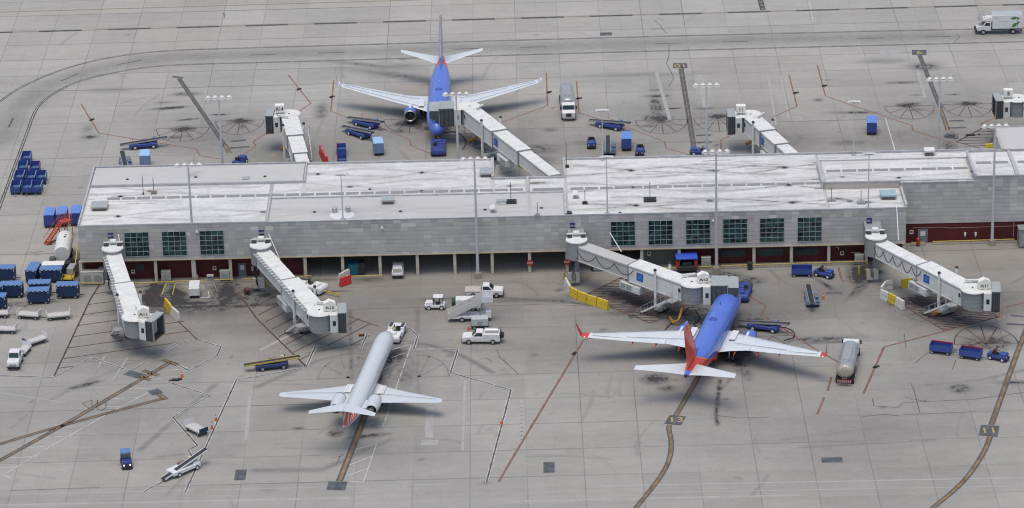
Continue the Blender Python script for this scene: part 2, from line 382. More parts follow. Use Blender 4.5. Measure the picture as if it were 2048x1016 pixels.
# worn, oily stands in front of and behind the concourse
for q in [(250, 690, 12, 14, .16), (330, 700, 9, 12, .16), (600, 660, 13, 12, .20), (380, 620, 12, 4, .30), (470, 600, 5, 3.5, .5), (760, 730, 9, 18, .20),
          (1420, 640, 15, 12, .30), (1340, 600, 7, 4, .45), (1400, 720, 14, 10, .22), (1900, 620, 9, 7, .42), (1930, 600, 7, 5, .35), (1880, 760, 14, 14, .14),
          (1250, 700, 18, 12, .12), (1480, 800, 16, 20, .13), (1700, 850, 18, 18, .12), (760, 880, 9, 10, .12), (420, 270, 13, 12, .20), (870, 240, 14, 12, .24), (980, 285, 8, 7, .35),
          (1360, 235, 15, 13, .18), (1330, 200, 6, 10, .15), (1880, 215, 16, 14, .17), (1850, 275, 18, 7, .22), (560, 300, 14, 8, .2), (1240, 290, 14, 6, .16), (1560, 280, 9, 7, .24),
          (100, 600, 9, 8, .14), (750, 600, 26, 5, .10), (1660, 580, 14, 6, .12), (200, 350, 10, 9, .08), (1500, 610, 10, 8, .14), (100, 790, 14, 14, .08), (300, 820, 13, 10, .13), (500, 850, 12, 12, .07)]: B_(*q)
# oil spots
for q in [(307, 592, 1.0, 2.2, .85), (312, 606, 2.0, 1.3, .8, 20), (330, 603, 4.5, .7, .55), (400, 612, 6, .8, .5), (350, 598, 2, 2, .5), (453, 590, 1.9, 5.2, .62, 0, 6), (510, 583, 3.0, 1.3, .6),
          (545, 585, 3, 1, .45), (1713, 545, 1.2, 3.4, .62, -8), (1735, 560, .7, 5.5, .5, -22), (1722, 572, .6, 5, .45, -28), (1740, 548, 1.4, 1.2, .5), (1652, 570, .6, 4, .35, 28), (1440, 555, 3.0, 2, .6),
          (1494, 562, 2.2, 1.6, .5), (1311, 758, 1.8, 1.6, .62), (1337, 776, 1.5, 1.2, .35), (1351, 760, 1., .5, .3), (1920, 777, 1.6, 1.5, .45), (1905, 700, 1, .7, .4), (1975, 686, 3.5, 2.2, .5), (2030, 765, 3, .8, .35),
          (1635, 678, 5, .9, .38), (1650, 684, 3.5, .5, .4), (738, 872, 2.6, .7, .55, 12), (672, 866, 1., 1.2, .5), (596, 857, .9, .5, .35), (160, 773, 1.6, .6, .5, 20), (178, 767, 1.7, .5, .5, 25),
          (367, 258, 2.0, 1.5, .62), (352, 274, 1.3, .9, .45), (375, 272, 1.2, .8, .4), (480, 243, 1.9, 1.3, .7), (485, 253, 1, 1.5, .35), (820, 250, 2.6, 1.6, .6), (800, 262, 1.6, 1, .5), (860, 255, 3, 1.4, .5),
          (1317, 237, 2.3, 2.2, .6), (1312, 215, 1.1, 5.5, .45), (1315, 192, 2.0, .7, .6), (1298, 252, .9, .6, .5), (1437, 232, 1.8, 1.1, .65), (1345, 217, 1.8, .4, .6), (1407, 217, 1.6, .4, .6), (1313, 180, 1.4, .4, .4),
          (1817, 210, 1.9, 1.0, .68), (1830, 220, 1.6, 1, .35), (1936, 207, 2.0, 1.0, .68), (1806, 165, 2.3, .55, .5), (1782, 165, 1, .3, .4), (1835, 190, 1.3, .3, .5), (1903, 189, 1.3, .3, .5), (1850, 133, 2.5, 1.8, .4), (1765, 122, 4, 1.2, .22),
          (1903, 272, 1.1, 1.5, .7), (1898, 290, 1.4, 2.2, .5), (340, 216, 2.6, .6, .6, 8), (330, 205, 1.8, .4, .35), (372, 188, 2.2, .8, .4), (376, 239, 1.8, .4, .6, 12), (440, 229, 1.6, .3, .6), (180, 274, 1.4, 1, .35), (175, 258, 1, 2, .2),
          (225, 180, 4, 1., .2), (735, 130, 7, .9, .28, -20), (790, 150, 8, 1.4, .3, -25), (765, 140, 2, 5, .16), (643, 220, 1.2, 3.5, .3), (642, 232, 1., 1., .35), (805, 131, 3, 1.2, .2), (1270, 150, 10, 1.1, .2), (1230, 160, 8, 4, .10),
          (30, 607, 1.6, .7, .4, 15), (48, 611, 2, .4, .35), (115, 603, 1, .3, .4), (1100, 260, 1.2, .9, .3), (1700, 285, 4, 1.5, .3), (1710, 225, 4.5, .8, .35, -4), (1636, 200, .9, .9, .3), (1160, 285, 2, 1, .25),
          (1245, 590, 3.5, 2.0, .6), (1275, 592, 4, 2, .65), (1320, 610, 6, 2.2, .6), (1360, 625, 5, 2, .6), (1300, 625, 7, 1.2, .45), (1440, 640, 3, 3, .4), (1460, 700, 4, 3, .5), (1470, 720, 1.2, 6, .55, 14), (1385, 700, 2.5, 2.5, .4),
          (1845, 605, 5, 2.5, .6), (1900, 610, 6, 2.5, .6), (1950, 625, 5, 2, .45), (1960, 610, 3, 2, .5), (790, 710, 2.2, 5, .35), (810, 750, 2, 5, .28), (730, 690, 2, 2, .2), (655, 765, 2, 6, .12),
          (960, 600, 1, .3, .4), (1070, 600, 12, .7, .26), (850, 600, 8, 1.1, .16), (1150, 592, 3, 1, .22), (2025, 280, 5, 4, .45), (1035, 300, 6, 2.5, .5), (1075, 320, 3, 2, .35), (930, 270, 3, 1, .4), (220, 560, 3, 1.2, .3),
          (640, 560, 4, .5, .3), (665, 583, 2.4, .35, .45), (735, 560, 3, 1, .3), (1010, 545, 3, 1, .25), (150, 530, 1.8, 4, .6), (170, 560, 2.2, 3, .4), (1510, 640, 4, 3, .3), (1940, 560, 3, 1, .14)]: gs.blob(G(q[0], q[1]), q[2]*1.15, q[3]*1.15, q[4], q[5] if len(q) > 5 else 0, 2.)
for q in [(305, 588, 1.3, 4.5, .95, -10), (318, 604, 2.4, 2.0, .95, 30), (338, 604, 3.2, .9, .8), (365, 607, 5, .8, .7), (355, 590, 1.3, 4, .8, 20), (453, 588, 1.9, 6.0, .72, 0), (530, 590, 1.5, 1.2, .7), (1255, 592, 3.0, 2.0, .85, 10), (1290, 600, 3.2, 2.2, .85), (1330, 612, 3.5, 1.8, .8),
          (1880, 605, 4, 2.2, .8), (1850, 600, 3, 2, .75), (1925, 618, 4, 1.6, .7), (1455, 690, 2.2, 3.5, .8), (1440, 700, 1.5, 2.5, .7), (825, 246, 2.4, 1.8, .8), (1720, 550, 1.2, 4, .8, -12), (1745, 545, 1.4, 1.3, .8), (150, 535, 1.8, 5, .8)]:
    gs.blob(G(q[0], q[1]), q[2]*1.1, q[3]*1.1, q[4], q[5] if len(q) > 5 else 0, 2.2)
# tyre arcs and scrapes
for pts, w, k in [([(620, 706), (700, 690), (790, 682), (860, 690), (925, 712), (985, 745)], .5, .30), ([(512, 775), (580, 745), (640, 720), (730, 700)], .6, .22), ([(700, 620), (703, 760)], .55, .28), ([(835, 620), (836, 790)], .5, .2),
                  ([(1540, 700), (1500, 720), (1440, 780), (1430, 830)], .4, .3), ([(1440, 760), (1432, 830), (1435, 850)], .5, .35), ([(1850, 770), (1960, 760), (2048, 740)], .6, .22), ([(1560, 880), (1800, 850)], .5, .16),
                  ([(512, 941), (640, 940), (680, 925), (730, 900), (780, 880)], .8, .22), ([(100, 800), (180, 760), (280, 720), (400, 700)], .7, .18), ([(280, 900), (360, 830), (430, 770)], .6, .22), ([(330, 600), (350, 615), (480, 612), (560, 608)], .7, .5),
                  ([(470, 608), (545, 608)], .5, .45), ([(1120, 600), (1175, 610), (1230, 612)], .35, .45), ([(840, 598), (1010, 596), (1130, 604)], .5, .3), ([(1540, 540), (1560, 560), (1640, 600)], .4, .16), ([(1870, 880), (1600, 895)], .4, .22)]: L_(pts, w, k)
# faint random tyre marks and dribbles round the stands
rt = random.Random(5)
for cx, cy, sx, sy, n in [(-58, 470, 18, 14, 26), (-26, 462, 22, 22, 40), (24, 466, 26, 18, 46), (62, 468, 20, 18, 34), (0, 480, 40, 9, 34), (-45, 552, 26, 14, 30), (-10, 558, 22, 14, 30), (35, 558, 26, 16, 36), (68, 556, 16, 12, 20), (0, 440, 70, 16, 40), (-75, 490, 14, 30, 16), (0, 600, 80, 22, 20)]:
    for _ in range(n):
        x, y = rt.gauss(cx, sx*.6), rt.gauss(cy, sy*.6); a = rt.choice([0, math.pi/2, rt.uniform(0, 3.14), rt.uniform(.8, 1.9)])+rt.gauss(0, .15); c = rt.gauss(0, .06); L = rt.uniform(2, 12); P = [(x, y)]
        for _k in range(6): P.append((P[-1][0]+math.cos(a)*L/6, P[-1][1]+math.sin(a)*L/6)); a += c
        gs.line(P, rt.uniform(.2, .42), rt.uniform(.04, .15))
    for _ in range(n):
        gs.blob((rt.gauss(cx, sx*.7), rt.gauss(cy, sy*.7)), rt.uniform(.25, 1.0), rt.uniform(.2, .8), rt.uniform(.06, .36)*(1 if rt.random() < .25 else .5), rt.uniform(0, 180))
# service road: darker, bluish surface between its edge lines
_out = [(-90, 260), (0, 204), (20, 187), (60, 165), (120, 140), (190, 120), (270, 107), (350, 100), (512, 95.5), (1024, 80.5), (1536, 67), (2100, 55)]
_inn = [(-20, 470), (0, 412), (27, 338), (53.5, 267.7), (68.6, 224), (83.7, 204), (114, 182), (157, 162), (207.5, 149), (281, 135.5), (355, 129), (512, 125.5), (1024, 110), (1536, 96), (2100, 82)]
_mid = [(-60, 300), (8, 277), (30, 225), (60, 197), (110, 165), (180, 141), (260, 124), (350, 114), (512, 110), (1024, 95), (1536, 81.5), (2100, 68)]
for pts, w in ((_mid, 3.0),): L_(pts, w, .17)
for px0, px1, px_y in [(-100, 420, 205), (520, 600, 200)]: pass
# wide bands where plane wheels have darkened or lightened the slabs
gs.a += .0
for px, py, rx, ry in [(1352, 170, 1.2, 16), (1410, 180, 1.0, 14), (1560, 200, .6, 16), (500, 820, .8, 14), (880, 780, 1, 16), (1700, 250, .5, 12)]: gs.blob(G(px, py), rx, ry, -.05)
gs.a = np.where(gs.a > 0, np.clip(gs.a*np.where(gs.a < .35, 2.1, 1.5), 0, .95), gs.a); gs.a = np.clip(gs.a, -.1, 1)
ground = sheet('ground', gs.xs, gs.ys, 0., GROUND, gs.a); ground['kind'] = 'structure'

zn = Stain(gs.xs, gs.ys)
def zband(x0, x1, y0, y1, k, soft):
    f = lambda v, a, b: 1/(1+np.exp(-np.clip((v-a)/soft, -40, 40)))*1/(1+np.exp(np.clip((v-b)/soft, -40, 40)))
    zn.a = np.maximum(zn.a, k*f(zn.X, x0, x1)*f(zn.Y, y0, y1))
zband(-60, 58, 477, 499, .50, 3.0); zband(58, 100, 477, 507, .50, 3.0); zband(-60, 90, 461, 480, .24, 4); zband(-55, 95, 522, 566, .20, 5); zband(-120, 120, 400, 464, .17, 7); zband(-110, -60, 455, 520, .12, 5); zband(-30, 10, 480, 499, .5, 1.5)
zband(10, 36, 482, 497, .58, 2.5); zband(52, 74, 466, 488, .42, 3); zband(-34, -26, 470, 560, .2, 2)
za = ground.data.attributes.new('zone', 'FLOAT', 'POINT'); za.data.foreach_set('value', zn.a.ravel().astype(np.float32))
def offset_strip(mb, P, w, z, m=0, off=0.):
    n = len(P); Lp, Rp = [], []
    for i in range(n):
        d0 = Vector(P[i])-Vector(P[i-1]) if i else None; d1 = Vector(P[i+1])-Vector(P[i]) if i < n-1 else None
        d0 = (d0 or d1).normalized(); d1 = (d1 or d0).normalized(); d = (d0+d1)
        d = d.normalized() if d.length > 1e-4 else d1; nn = Vector((-d.y, d.x)); c = max(.35, nn.dot(Vector((-d1.y, d1.x))))
        Lp.append(Vector(P[i])+nn*((off+w/2)/c)); Rp.append(Vector(P[i])+nn*((off-w/2)/c))
    for i in range(n-1): mb.face([(*Rp[i], z), (*Rp[i+1], z), (*Lp[i+1], z), (*Lp[i], z)], m)
def resample(P, step):
    out = []; acc = 0
    for a, b in zip(P[:-1], P[1:]):
        a, b = Vector(a), Vector(b); L = (b-a).length; t = acc
        while t < L: out.append(tuple(a+(b-a)*t/L)); t += step
        acc = t-L
    return out
def smooth_pts(pts, k=3):
    P = [G(*q) for q in pts]
    for _ in range(k):
        Q = [P[0]]
        for a, b in zip(P[:-1], P[1:]): Q += [(a[0]*.75+b[0]*.25, a[1]*.75+b[1]*.25), (a[0]*.25+b[0]*.75, a[1]*.25+b[1]*.75)]
        P = Q+[P[-1]]
    return P
Z1, Z2, Z3 = .008, .016, .024
mk_w, mk_d, mk_r, mk_h, mk_y, mk_b = MB(), MB(), MB(), MB(), MB(), MB()
# double white gate outlines with a dark core
for pts in [[(0, 751.6), (108.6, 755), (182, 715.5), (262, 742.6), (356, 686), (393, 679), (442, 693.4), (434, 711.4), (379, 741.3), (356, 730)],
            [(336, 764), (420, 791.3), (346, 834.7), (395, 891), (376, 900.3), (387, 914.6)], [(345, 953), (289, 983)],
            [(735, 667.6), (723, 694), (631, 692), (612, 735), (512, 753.6), (473, 759.8), (371, 983)],
            [(803, 657), (819, 657), (835.6, 671.7), (827.4, 697.5), (915.5, 699.5), (901, 745.4), (1022, 780), (973, 964.6)]]:
    P = [G(*q) for q in pts]
    offset_strip(mk_w, P, .11, Z2, off=.17); offset_strip(mk_w, P, .11, Z2, off=-.17); offset_strip(mk_d, P, .46, Z1)
# single white keep-clear ladders
for pts in [[(4, 951.5), (100, 893), (213, 829), (309, 778)], [(0, 935), (35, 934)], [(0, 917), (74, 913)], [(59, 895), (104, 892)], [(86, 875), (143, 872)], [(119, 856), (174, 851)], [(223, 798), (279, 794)], [(254, 778), (311, 776)],
            [(207, 813), (242, 813)], [(330, 741), (379, 737)], [(355, 745), (382, 739), (340, 722)], [(300, 760), (356, 752)], [(694, 962.5), (727, 963.4), (753, 888)], [(690, 953), (735, 937)], [(694, 932), (745, 912)], [(711, 899), (753, 887)],
            [(766, 853), (792, 776), (823, 688)], [(774, 685), (823, 686)], [(782, 700), (822, 688)], [(755, 760), (795, 742)], [(765, 740), (801, 722)], [(772, 720), (808, 706)], [(735, 850), (765, 838)], [(20, 955), (8, 950)]]:
    offset_strip(mk_w, [G(*q) for q in pts], .13, Z1)
# old faded white bars
for pts in [[(1616, -8), (1627, 45)], [(1770, 234), (1790, 301)]]: offset_strip(mk_w, [G(*q) for q in pts], .18, Z1)
# red-orange equipment limit lines
_red = [[(162, 207.5), (197.5, 266), (268, 278), (331, 288), (393, 298), (400, 311), (442, 318)], [(576.6, 150), (621.8, 206.8), (594, 225)], [(470, 320), (512, 292), (506, 283), (540, 262)], [(667.6, 160.6), (661.6, 222.6), (703, 238), (763, 256), (820, 279.5), (821.6, 291), (863, 308)],
        [(1092.6, 145.6), (1095, 211), (1000, 246)], [(1153, 162), (1158, 226), (1191, 236), (1258, 256), (1328.6, 283), (1332, 296), (1379, 309.6)], [(1515, 248), (1492.6, 256), (1442, 279.5), (1442, 300)], [(1578.5, 150.6), (1594, 212.5), (1546, 234)],
        [(1634.7, 130.5), (1650.8, 192.4), (1823.8, 251), (1826.5, 261), (1904, 286)], [(2030, 216), (1962.7, 247.7), (1962.7, 257.7), (1911, 284.5)], [(997.5, 963.8), (1024, 917.5), (1167, 680), (1196, 672)],
        [(1488, 586), (1532.5, 612), (1522, 628.7), (1573.6, 661), (1627, 696), (1684, 728)], [(1663, 753.6), (1655, 782)], [(1648.6, 794.6), (1634, 829)], [(1726.5, 788), (1768, 694), (2001, 632.8), (2001, 618), (2055, 603)], [(1677, 535), (1684, 562), (1712, 562)]]
for pts in _red:
    P = [G(*q) for q in pts]; offset_strip(mk_r, P, .13, Z2); offset_strip(mk_d, P, .30 if pts[0][1] > 400 else .22, Z1)
for pts in [[(165, 807), (184, 800), (184, 821), (165, 807)], [(195, 800), (194, 817), (203, 822), (212, 815), (212, 803)]]: offset_strip(mk_h, [G(*q) for q in pts], .12, Z1)
# bridge safety hatching
def clip_hatch(poly, rows, w=.16):
    for (a, b) in rows:      # long pixel lines cut by the polygon
        P = [Vector(G(*q)) for q in poly]; A, B = Vector(G(*a)), Vector(G(*b)); ts = []
        for i in range(len(P)):
            p, q = P[i], P[(i+1) % len(P)]; d, e = B-A, q-p; den = d.x*e.y-d.y*e.x
            if abs(den) < 1e-9: continue
            t = ((p.x-A.x)*e.y-(p.y-A.y)*e.x)/den; u = ((p.x-A.x)*d.y-(p.y-A.y)*d.x)/den
            if 0 <= u <= 1: ts.append(t)
        ts.sort()
        for t0, t1 in zip(ts[::2], ts[1::2]): offset_strip(mk_h, [tuple(A+(B-A)*t0), tuple(A+(B-A)*t1)], w, Z1)
    for i in range(len(poly)): pass
pA = [(200, 560), (318, 570), (393, 678), (182, 716), (108, 752)]
clip_hatch(pA, [((0, y+22), (600, y-62)) for y in (592, 612, 631, 651, 672, 693, 713, 731)], .24)
offset_strip(mk_h, [G(*q) for q in [(205, 560), (180, 600), (108.6, 751.6)]], .26, Z2); offset_strip(mk_h, [G(*q) for q in [(300, 585), (318, 605), (393, 678)]], .2, Z2)
pB = [(475, 585), (560, 570), (758, 653), (720, 690), (631, 692), (612, 733)]
clip_hatch(pB, [((400, y+70), (800, y-135)) for y in (600, 620, 641, 662, 684, 707, 731, 752, 775)], .24)
offset_strip(mk_h, [G(*q) for q in [(475, 585.4), (516, 640), (612, 733)]], .26, Z2); offset_strip(mk_h, [G(*q) for q in [(640, 611), (692, 631), (758, 653)]], .2, Z2); offset_strip(mk_h, [G(*q) for q in [(475, 585), (504, 586), (488, 599)]], .2, Z2)
pC = [(1242, 555), (1340, 592), (1410, 618), (1380, 636), (1336, 634), (1299, 646), (1215, 612), (1176, 588)]
clip_hatch(pC, [((1100, y), (1450, y+3)) for y in np.arange(556, 648, 5.2)], .30)
offset_strip(mk_h, [G(*q) for q in [(1330, 588), (1242, 555), (1176, 588), (1218, 613), (1299, 646), (1340, 633)]], .24, Z2)
pD = [(1800, 600), (1850, 585), (1957, 605), (1997, 633), (1888, 661)]
clip_hatch(pD, [((1700, y-14), (2048, y+14)) for y in np.arange(580, 664, 4.8)], .32)
offset_strip(mk_h, [G(*q) for q in [(1800, 606), (1840, 632), (1888, 661), (1997, 634.5), (1957, 606)]], .2, Z2)
pE = [(1913, 284), (1966, 256), (2060, 258), (2060, 310), (1990, 308)]
clip_hatch(pE, [((1880, y+2), (2080, y-3)) for y in np.arange(258, 306, 5.6)], .3)
offset_strip(mk_h, [G(*q) for q in [(1966, 256), (1913, 284), (1985, 303)]], .2, Z2); offset_strip(mk_h, [G(*q) for q in [(1966, 246), (1966, 256)]], .2, Z2)
# engine sweep fans painted on the slabs
def fan(cx, cy, rx, ry, n, up, w=.14, a0=0, a1=180):
    c = G(cx, cy); ex = abs(G(cx+rx, cy)[0]-c[0]); ey = abs(G(cx, cy+ry)[1]-c[1]); s = 1 if up else -1
    arc = [(c[0]+ex*math.cos(R(t)), c[1]+s*ey*math.sin(R(t))) for t in np.linspace(a0, a1, 19)]
    offset_strip(mk_h, arc, w, Z1)
    if a0 == 0: offset_strip(mk_h, [arc[0], arc[-1]], w, Z1)
    for k in range(1, n): t = R(a0+(a1-a0)*k/n); offset_strip(mk_h, [c, (c[0]+ex*math.cos(t), c[1]+s*ey*math.sin(t))], w, Z1)
for q in [(1973, 688, 64, 38, 6, True, .17), (366, 256, 52, 28, 6, False), (480, 241, 48, 28, 6, False), (820, 238, 52, 28, 6, False), (930, 240, 45, 28, 6, False), (1323, 240, 52, 28, 6, False), (1435, 235, 48, 28, 6, False), (1818, 212, 50, 27, 6, False), (1934, 208, 50, 27, 6, False),
          (1545, 672, 44, 18, 3, False, .14)]: fan(*q)
fk = MB(); mk_h0 = mk_h; mk_h = fk
for q in [(696, 756, 60, 44, 5, True, .3), (838, 754, 60, 44, 5, True, .3)]: fan(*q)
struct('faded_road_markings', fk, mat('marking_faded', (.21, .205, .20), .9, var=.2, scale=.5)); mk_h = mk_h0
# lead-in lines: ochre with dark borders
def leadin(pts, w=.32, k=2, dark=.95, cols=(mk_y,)):
    P = smooth_pts(pts, k) if k else [G(*q) for q in pts]; offset_strip(mk_y, P, w*.9, Z2); offset_strip(mk_b, P, dark*.85, Z1)
leadin([(-20, 932), (127, 850), (340, 725)], k=0); leadin([(-20, 894), (100, 858), (205, 829), (327, 797)], k=2)
for pts in [[(324, 719), (356, 730)], [(286, 741), (317.5, 751)], [(272, 750), (301, 760)], [(313, 785), (332, 799)]]: leadin(pts, .4, 0, 1.0)
for pts in [[(254, 745), (284, 753)], [(305, 780), (316, 788)]]: offset_strip(mk_b, [G(*q) for q in pts], 1.7, Z3)
leadin([(760, 750), (726, 842), (679, 962)], .5, 0, 1.15)
leadin([(1440, 650), (1403, 743), (1352, 831)], .36, 0, .95); leadin([(1339, 850), (1337, 858), (1343, 880), (1342, 911), (1327, 948), (1270, 1018)], .4, 3, .9)
leadin([(2060, 640), (2034, 706), (1982.5, 850)], .42, 0, 1.0); leadin([(1981, 871), (1970, 903), (1929, 964.6), (1860, 1020)], .42, 3, .95)
leadin([(450, 290), (459, 306)], .5, 0, 1.0); leadin([(1362, 137), (1388, 296)], .20, 0, 1.05); leadin([(1880, 215), (1896, 261)], .45, 0, .9)
for pts in [[(358, 157), (450, 291)], [(1839, 110), (1881, 216)]]: offset_strip(mk_b, [G(*q) for q in pts], .78, Z1); offset_strip(mk_y, [G(*q) for q in pts], .10, Z2)
for pts in [[(460.5, 283), (492, 280)], [(460, 296), (499, 293.5)], [(1392, 271), (1422, 270)], [(1393, 285.5), (1424, 284.5)], [(1899, 241.6), (1927.6, 241.6)], [(1891, 256), (1932.6, 255)], [(2021, 631), (2060, 634)], [(2013, 648), (2060, 650)],
            [(1652, 586), (1685, 586)], [(1257, 631), (1265, 637)], [(1264, 629), (1275, 636)], [(345, 153), (366, 156)]]: offset_strip(mk_b, [G(*q) for q in pts], .7 if pts[0][1] < 400 else .6, Z1)
def quad_px(mb, q, z): mb.face([(*G(*p), z) for p in q])
for q in [[(653, 980), (690, 981), (695, 964), (657, 963)], [(1346, 136.5), (1375, 136.5), (1374, 126.5), (1346, 126.5)], [(1824, 110), (1853, 110), (1853, 100), (1824, 100)], [(1957, 871), (1995, 874), (1999, 852), (1962, 850)], [(1328, 848), (1362, 851), (1372, 833), (1340, 830)]]: quad_px(mk_b, q, Z3)
# road edges, taxi line
for pts in (_out, _inn):
    P = smooth_pts(pts, 3); offset_strip(mk_d, P, .55, Z1); offset_strip(mk_w, P, .10, Z2, off=.0)
mk_t = MB()
P = resample([G(-60, 66.7), G(2110, 7.2)], 12.55)
for a in P:
    a = Vector(a); d = (Vector(G(2110, 7.2))-Vector(G(-60, 66.7))).normalized()
    offset_strip(mk_d, [tuple(a), tuple(a+d*7.8)], .78, Z1); offset_strip(mk_t, [tuple(a+d*7.8), tuple(a+d*12.55)], .4, Z1)
offset_strip(mk_t, [G(-20, 25), G(900, -2)], .42, Z1)
offset_strip(mk_d, [G(1518, -8), G(1526, 20)], 1.0, Z1)
for k in range(4): offset_strip(mk_t, [G(1519.3+k*1.9, -4+k*6.5), G(1520.1+k*1.9, -1+k*6.5)], .5, Z2)
P = smooth_pts(_mid, 3); Q = resample(P, 12.)
for i in range(len(Q)):
    if i % 3 == 2: continue
    a = Vector(Q[i]); j = min(range(len(P)), key=lambda t: (Vector(P[t])-a).length); b = Vector(P[min(j+1, len(P)-1)]); d = (b-Vector(P[max(j-1, 0)])).normalized()
    offset_strip(mk_d, [tuple(a), tuple(a+d*4.6)], .28, Z1)
struct('road_markings', mk_d, P_DARK); struct('white_road_markings', mk_w, P_WHITE); struct('red_road_markings', mk_r, P_RED); struct('hatched_road_markings', mk_h, P_HATCH)
struct('yellow_road_markings', mk_y, P_BROWN); struct('black_road_markings', mk_b, P_BOX); struct('tan_road_markings', mk_t, P_TAN)
for s, px, py, sz, up in [('10', 1361, 131.5, 2.3, 0), ('9', 1838.5, 105, 2.3, 0), ('11', 1978, 861.5, 2.3, 1), ('13', 1352, 840, 2.2, 1)]:
    o = bpy.data.objects.new('gate_number_road_marking', text_mesh(s, sz, P_OCHRE, .002)); COL.objects.link(o); o.location = (*G(px, py), .03)
    o.rotation_euler = (0, 0, 0 if up else math.pi); o['kind'] = 'structure'
    if not up: o.scale = (1., 1.0, 1)
# pale scrubbed strips where older paint was blasted off
pl = MB()
for a, b, w in [((1313, 145), (1340, 240), .6), ((1400, 150), (1412, 215), 1.0), ((1536, 150), (1552, 250), .35), ((1562, 150), (1577, 235), .3), ((1835, 140), (1850, 195), .5), ((1760, 105), (1800, 107), 3.6), ((2030, 140), (2050, 190), .4), ((1600, 225), (1660, 240), .15), ((500, 790), (492, 880), .5), ((640, 640), (520, 700), .5),
                ((255, 715), (225, 760), .25), ((210, 712), (195, 735), .25), ((0, 785), (130, 805), .25), ((930, 760), (925, 900), .35), ((1043, 800), (1043, 890), .4), ((1010, 1003), (1600, 990), .4), ((0, 1010), (700, 996), .5), ((1200, 972), (2048, 955), .35), ((0, 12), (80, 14), .6), ((860, 815), (858, 875), 1.1), ((842, 885), (876, 885), 1.6), ((0, 990), (900, 968), .2), ((1300, 985), (2048, 972), .2), ((600, 30), (1300, 10), .25), ((1100, 50), (1900, 30), .2)]:
    offset_strip(pl, [G(*a), G(*b)], w, .004)
for k in range(15): offset_strip(pl, [G(1030-k*1.5, 800+k*8), G(1100-k*5, 799+k*8)], .12, .004)
struct('scrubbed_road_markings', pl, mat('scrubbed_concrete', (.338, .335, .322), .9, var=.10, scale=.6))
# cracks
ck = MB()
for pts in [[(1308, 40), (1320, 50), (1326, 60), (1334, 67)], [(1338, 88), (1338, 112), (1333, 127), (1342, 143), (1347, 156), (1337, 175)], [(1904, 740), (1912, 720)], [(1745, 797), (1748, 812), (1795, 815), (1808, 805), (1944, 799), (2048, 785)], [(1725, 833), (1770, 829), (1800, 832)], [(1807, 830), (1951, 823)],
            [(1809, 794), (1850, 803), (1851, 800)], [(1830, 726), (1855, 706), (1880, 706)], [(994, 700), (1000, 715), (1012, 725), (1036, 748)], [(970, 715), (985, 724)], [(664, 915), (680, 913), (688, 908)], [(680, 913), (672, 930)], [(448, 26), (449, 36)], [(962, 300), (1000, 308)],
            [(1905, 88), (1920, 74), (1912, 69)], [(1808, 668), (1812, 695)], [(1820, 765), (1827, 777), (1836, 812), (1840, 826)], [(1425, 830), (1475, 836), (1540, 834)], [(1120, 610), (1230, 613)], [(50, 507), (90, 502)], [(445, 26), (452, 30)], [(20, 981), (200, 975)]]:
    offset_strip(ck, [G(*q) for q in pts], .13, Z1)
struct('crack_road_markings', ck, P_CRACK)

# ------------------------------------------------------------------ terminal concourse
def ZS(x, z): return z - .0042*(x+4)*min(1., max(0., z/3.))
term = thing('terminal_building', 'long low grey panelled airport concourse with a dirty white flat roof', 'building', (0, 0, 0))
class TB(MB):
    """mesh builder whose heights follow the gentle fall of the apron along x"""
    def vbox(s, x0, x1, y0, y1, z0, z1, m=0):
        n = max(1, int((x1-x0)/12)); xs = [x0+(x1-x0)*k/n for k in range(n+1)]
        for a, b in zip(xs[:-1], xs[1:]):
            i = len(s.v)
            for z in (z0, z1): s.v += [(a, y0, ZS(a, z)), (b, y0, ZS(b, z)), (b, y1, ZS(b, z)), (a, y1, ZS(a, z))]
            fs = [(0, 3, 2, 1), (4, 5, 6, 7), (0, 1, 5, 4), (2, 3, 7, 6)]
            if a == xs[0]: fs.append((3, 0, 4, 7))
            if b == xs[-1]: fs.append((1, 2, 6, 5))
            for f in fs: s.f.append(tuple(i+k for k in f)); s.m.append(m)
        return s
FY = 498.6
ub = TB()
ub.vbox(-66.4, -38., FY, 522.6, 3.45, 9.2); ub.vbox(-38., -33., FY, 522.6, 3.45, 9.2); ub.vbox(-33., -4., FY, 522.6, 3.45, 9.2); ub.vbox(-4, 7.15, FY, 514.3, 3.45, 9.2)
ub.vbox(7.15, 58.2, FY, 522., 3.45, 9.2)
part(term, 'upper_wall', ub, [FAC], smooth=False)
rb = TB(); rb.vbox(58.2, 69.45, 506.3, 516.2, 3.5, 10.25); rb.vbox(69.45, 100, 506.3, 516.6, 3.5, 11.05); rb.vbox(75.0, 100, 516.6, 526.6, 3.5, 11.3); rb.vbox(58.2, 74.9, 516.25, 522., 3.45, 9.2)
part(term, 'end_wing_wall', rb, [FAC], smooth=False)
bb = TB(); bb.vbox(46.6, 58.15, 507.1, 516.2, 9.22, 10.25); part(term, 'raised_roof_wall', bb, [BEIGE], smooth=False)
for xa_, xb_ in ((-66.2, -33.0), (24.3, 58.)): lw = TB(); lw.vbox(xa_, xb_, 500.3, 521.5, 0, 3.5); part(term, 'ground_floor_wall', lw, [REDWALL], smooth=False)
lw = TB(); lw.vbox(58.2, 100, 506.42, 516, 0, 3.5); part(term, 'wing_ground_wall', lw, [REDWALL], smooth=False)
lw = TB(); lw.vbox(-33., 24.3, 514., 514.25, 0, 3.5); lw.vbox(-33, -32.8, 500.3, 514, 0, 3.5); part(term, 'undercroft_wall', lw, [BROWNW], smooth=False)
lw = TB(); lw.vbox(-66.3, 58.1, 498.5, 498.59, 3.42, 3.56); part(term, 'lit_soffit_edge', lw, [mat('soffit_lit_tan', (.50, .42, .28), .7)], smooth=False)  # added tan strip: yellowish light along the soffit edge, put in as colour
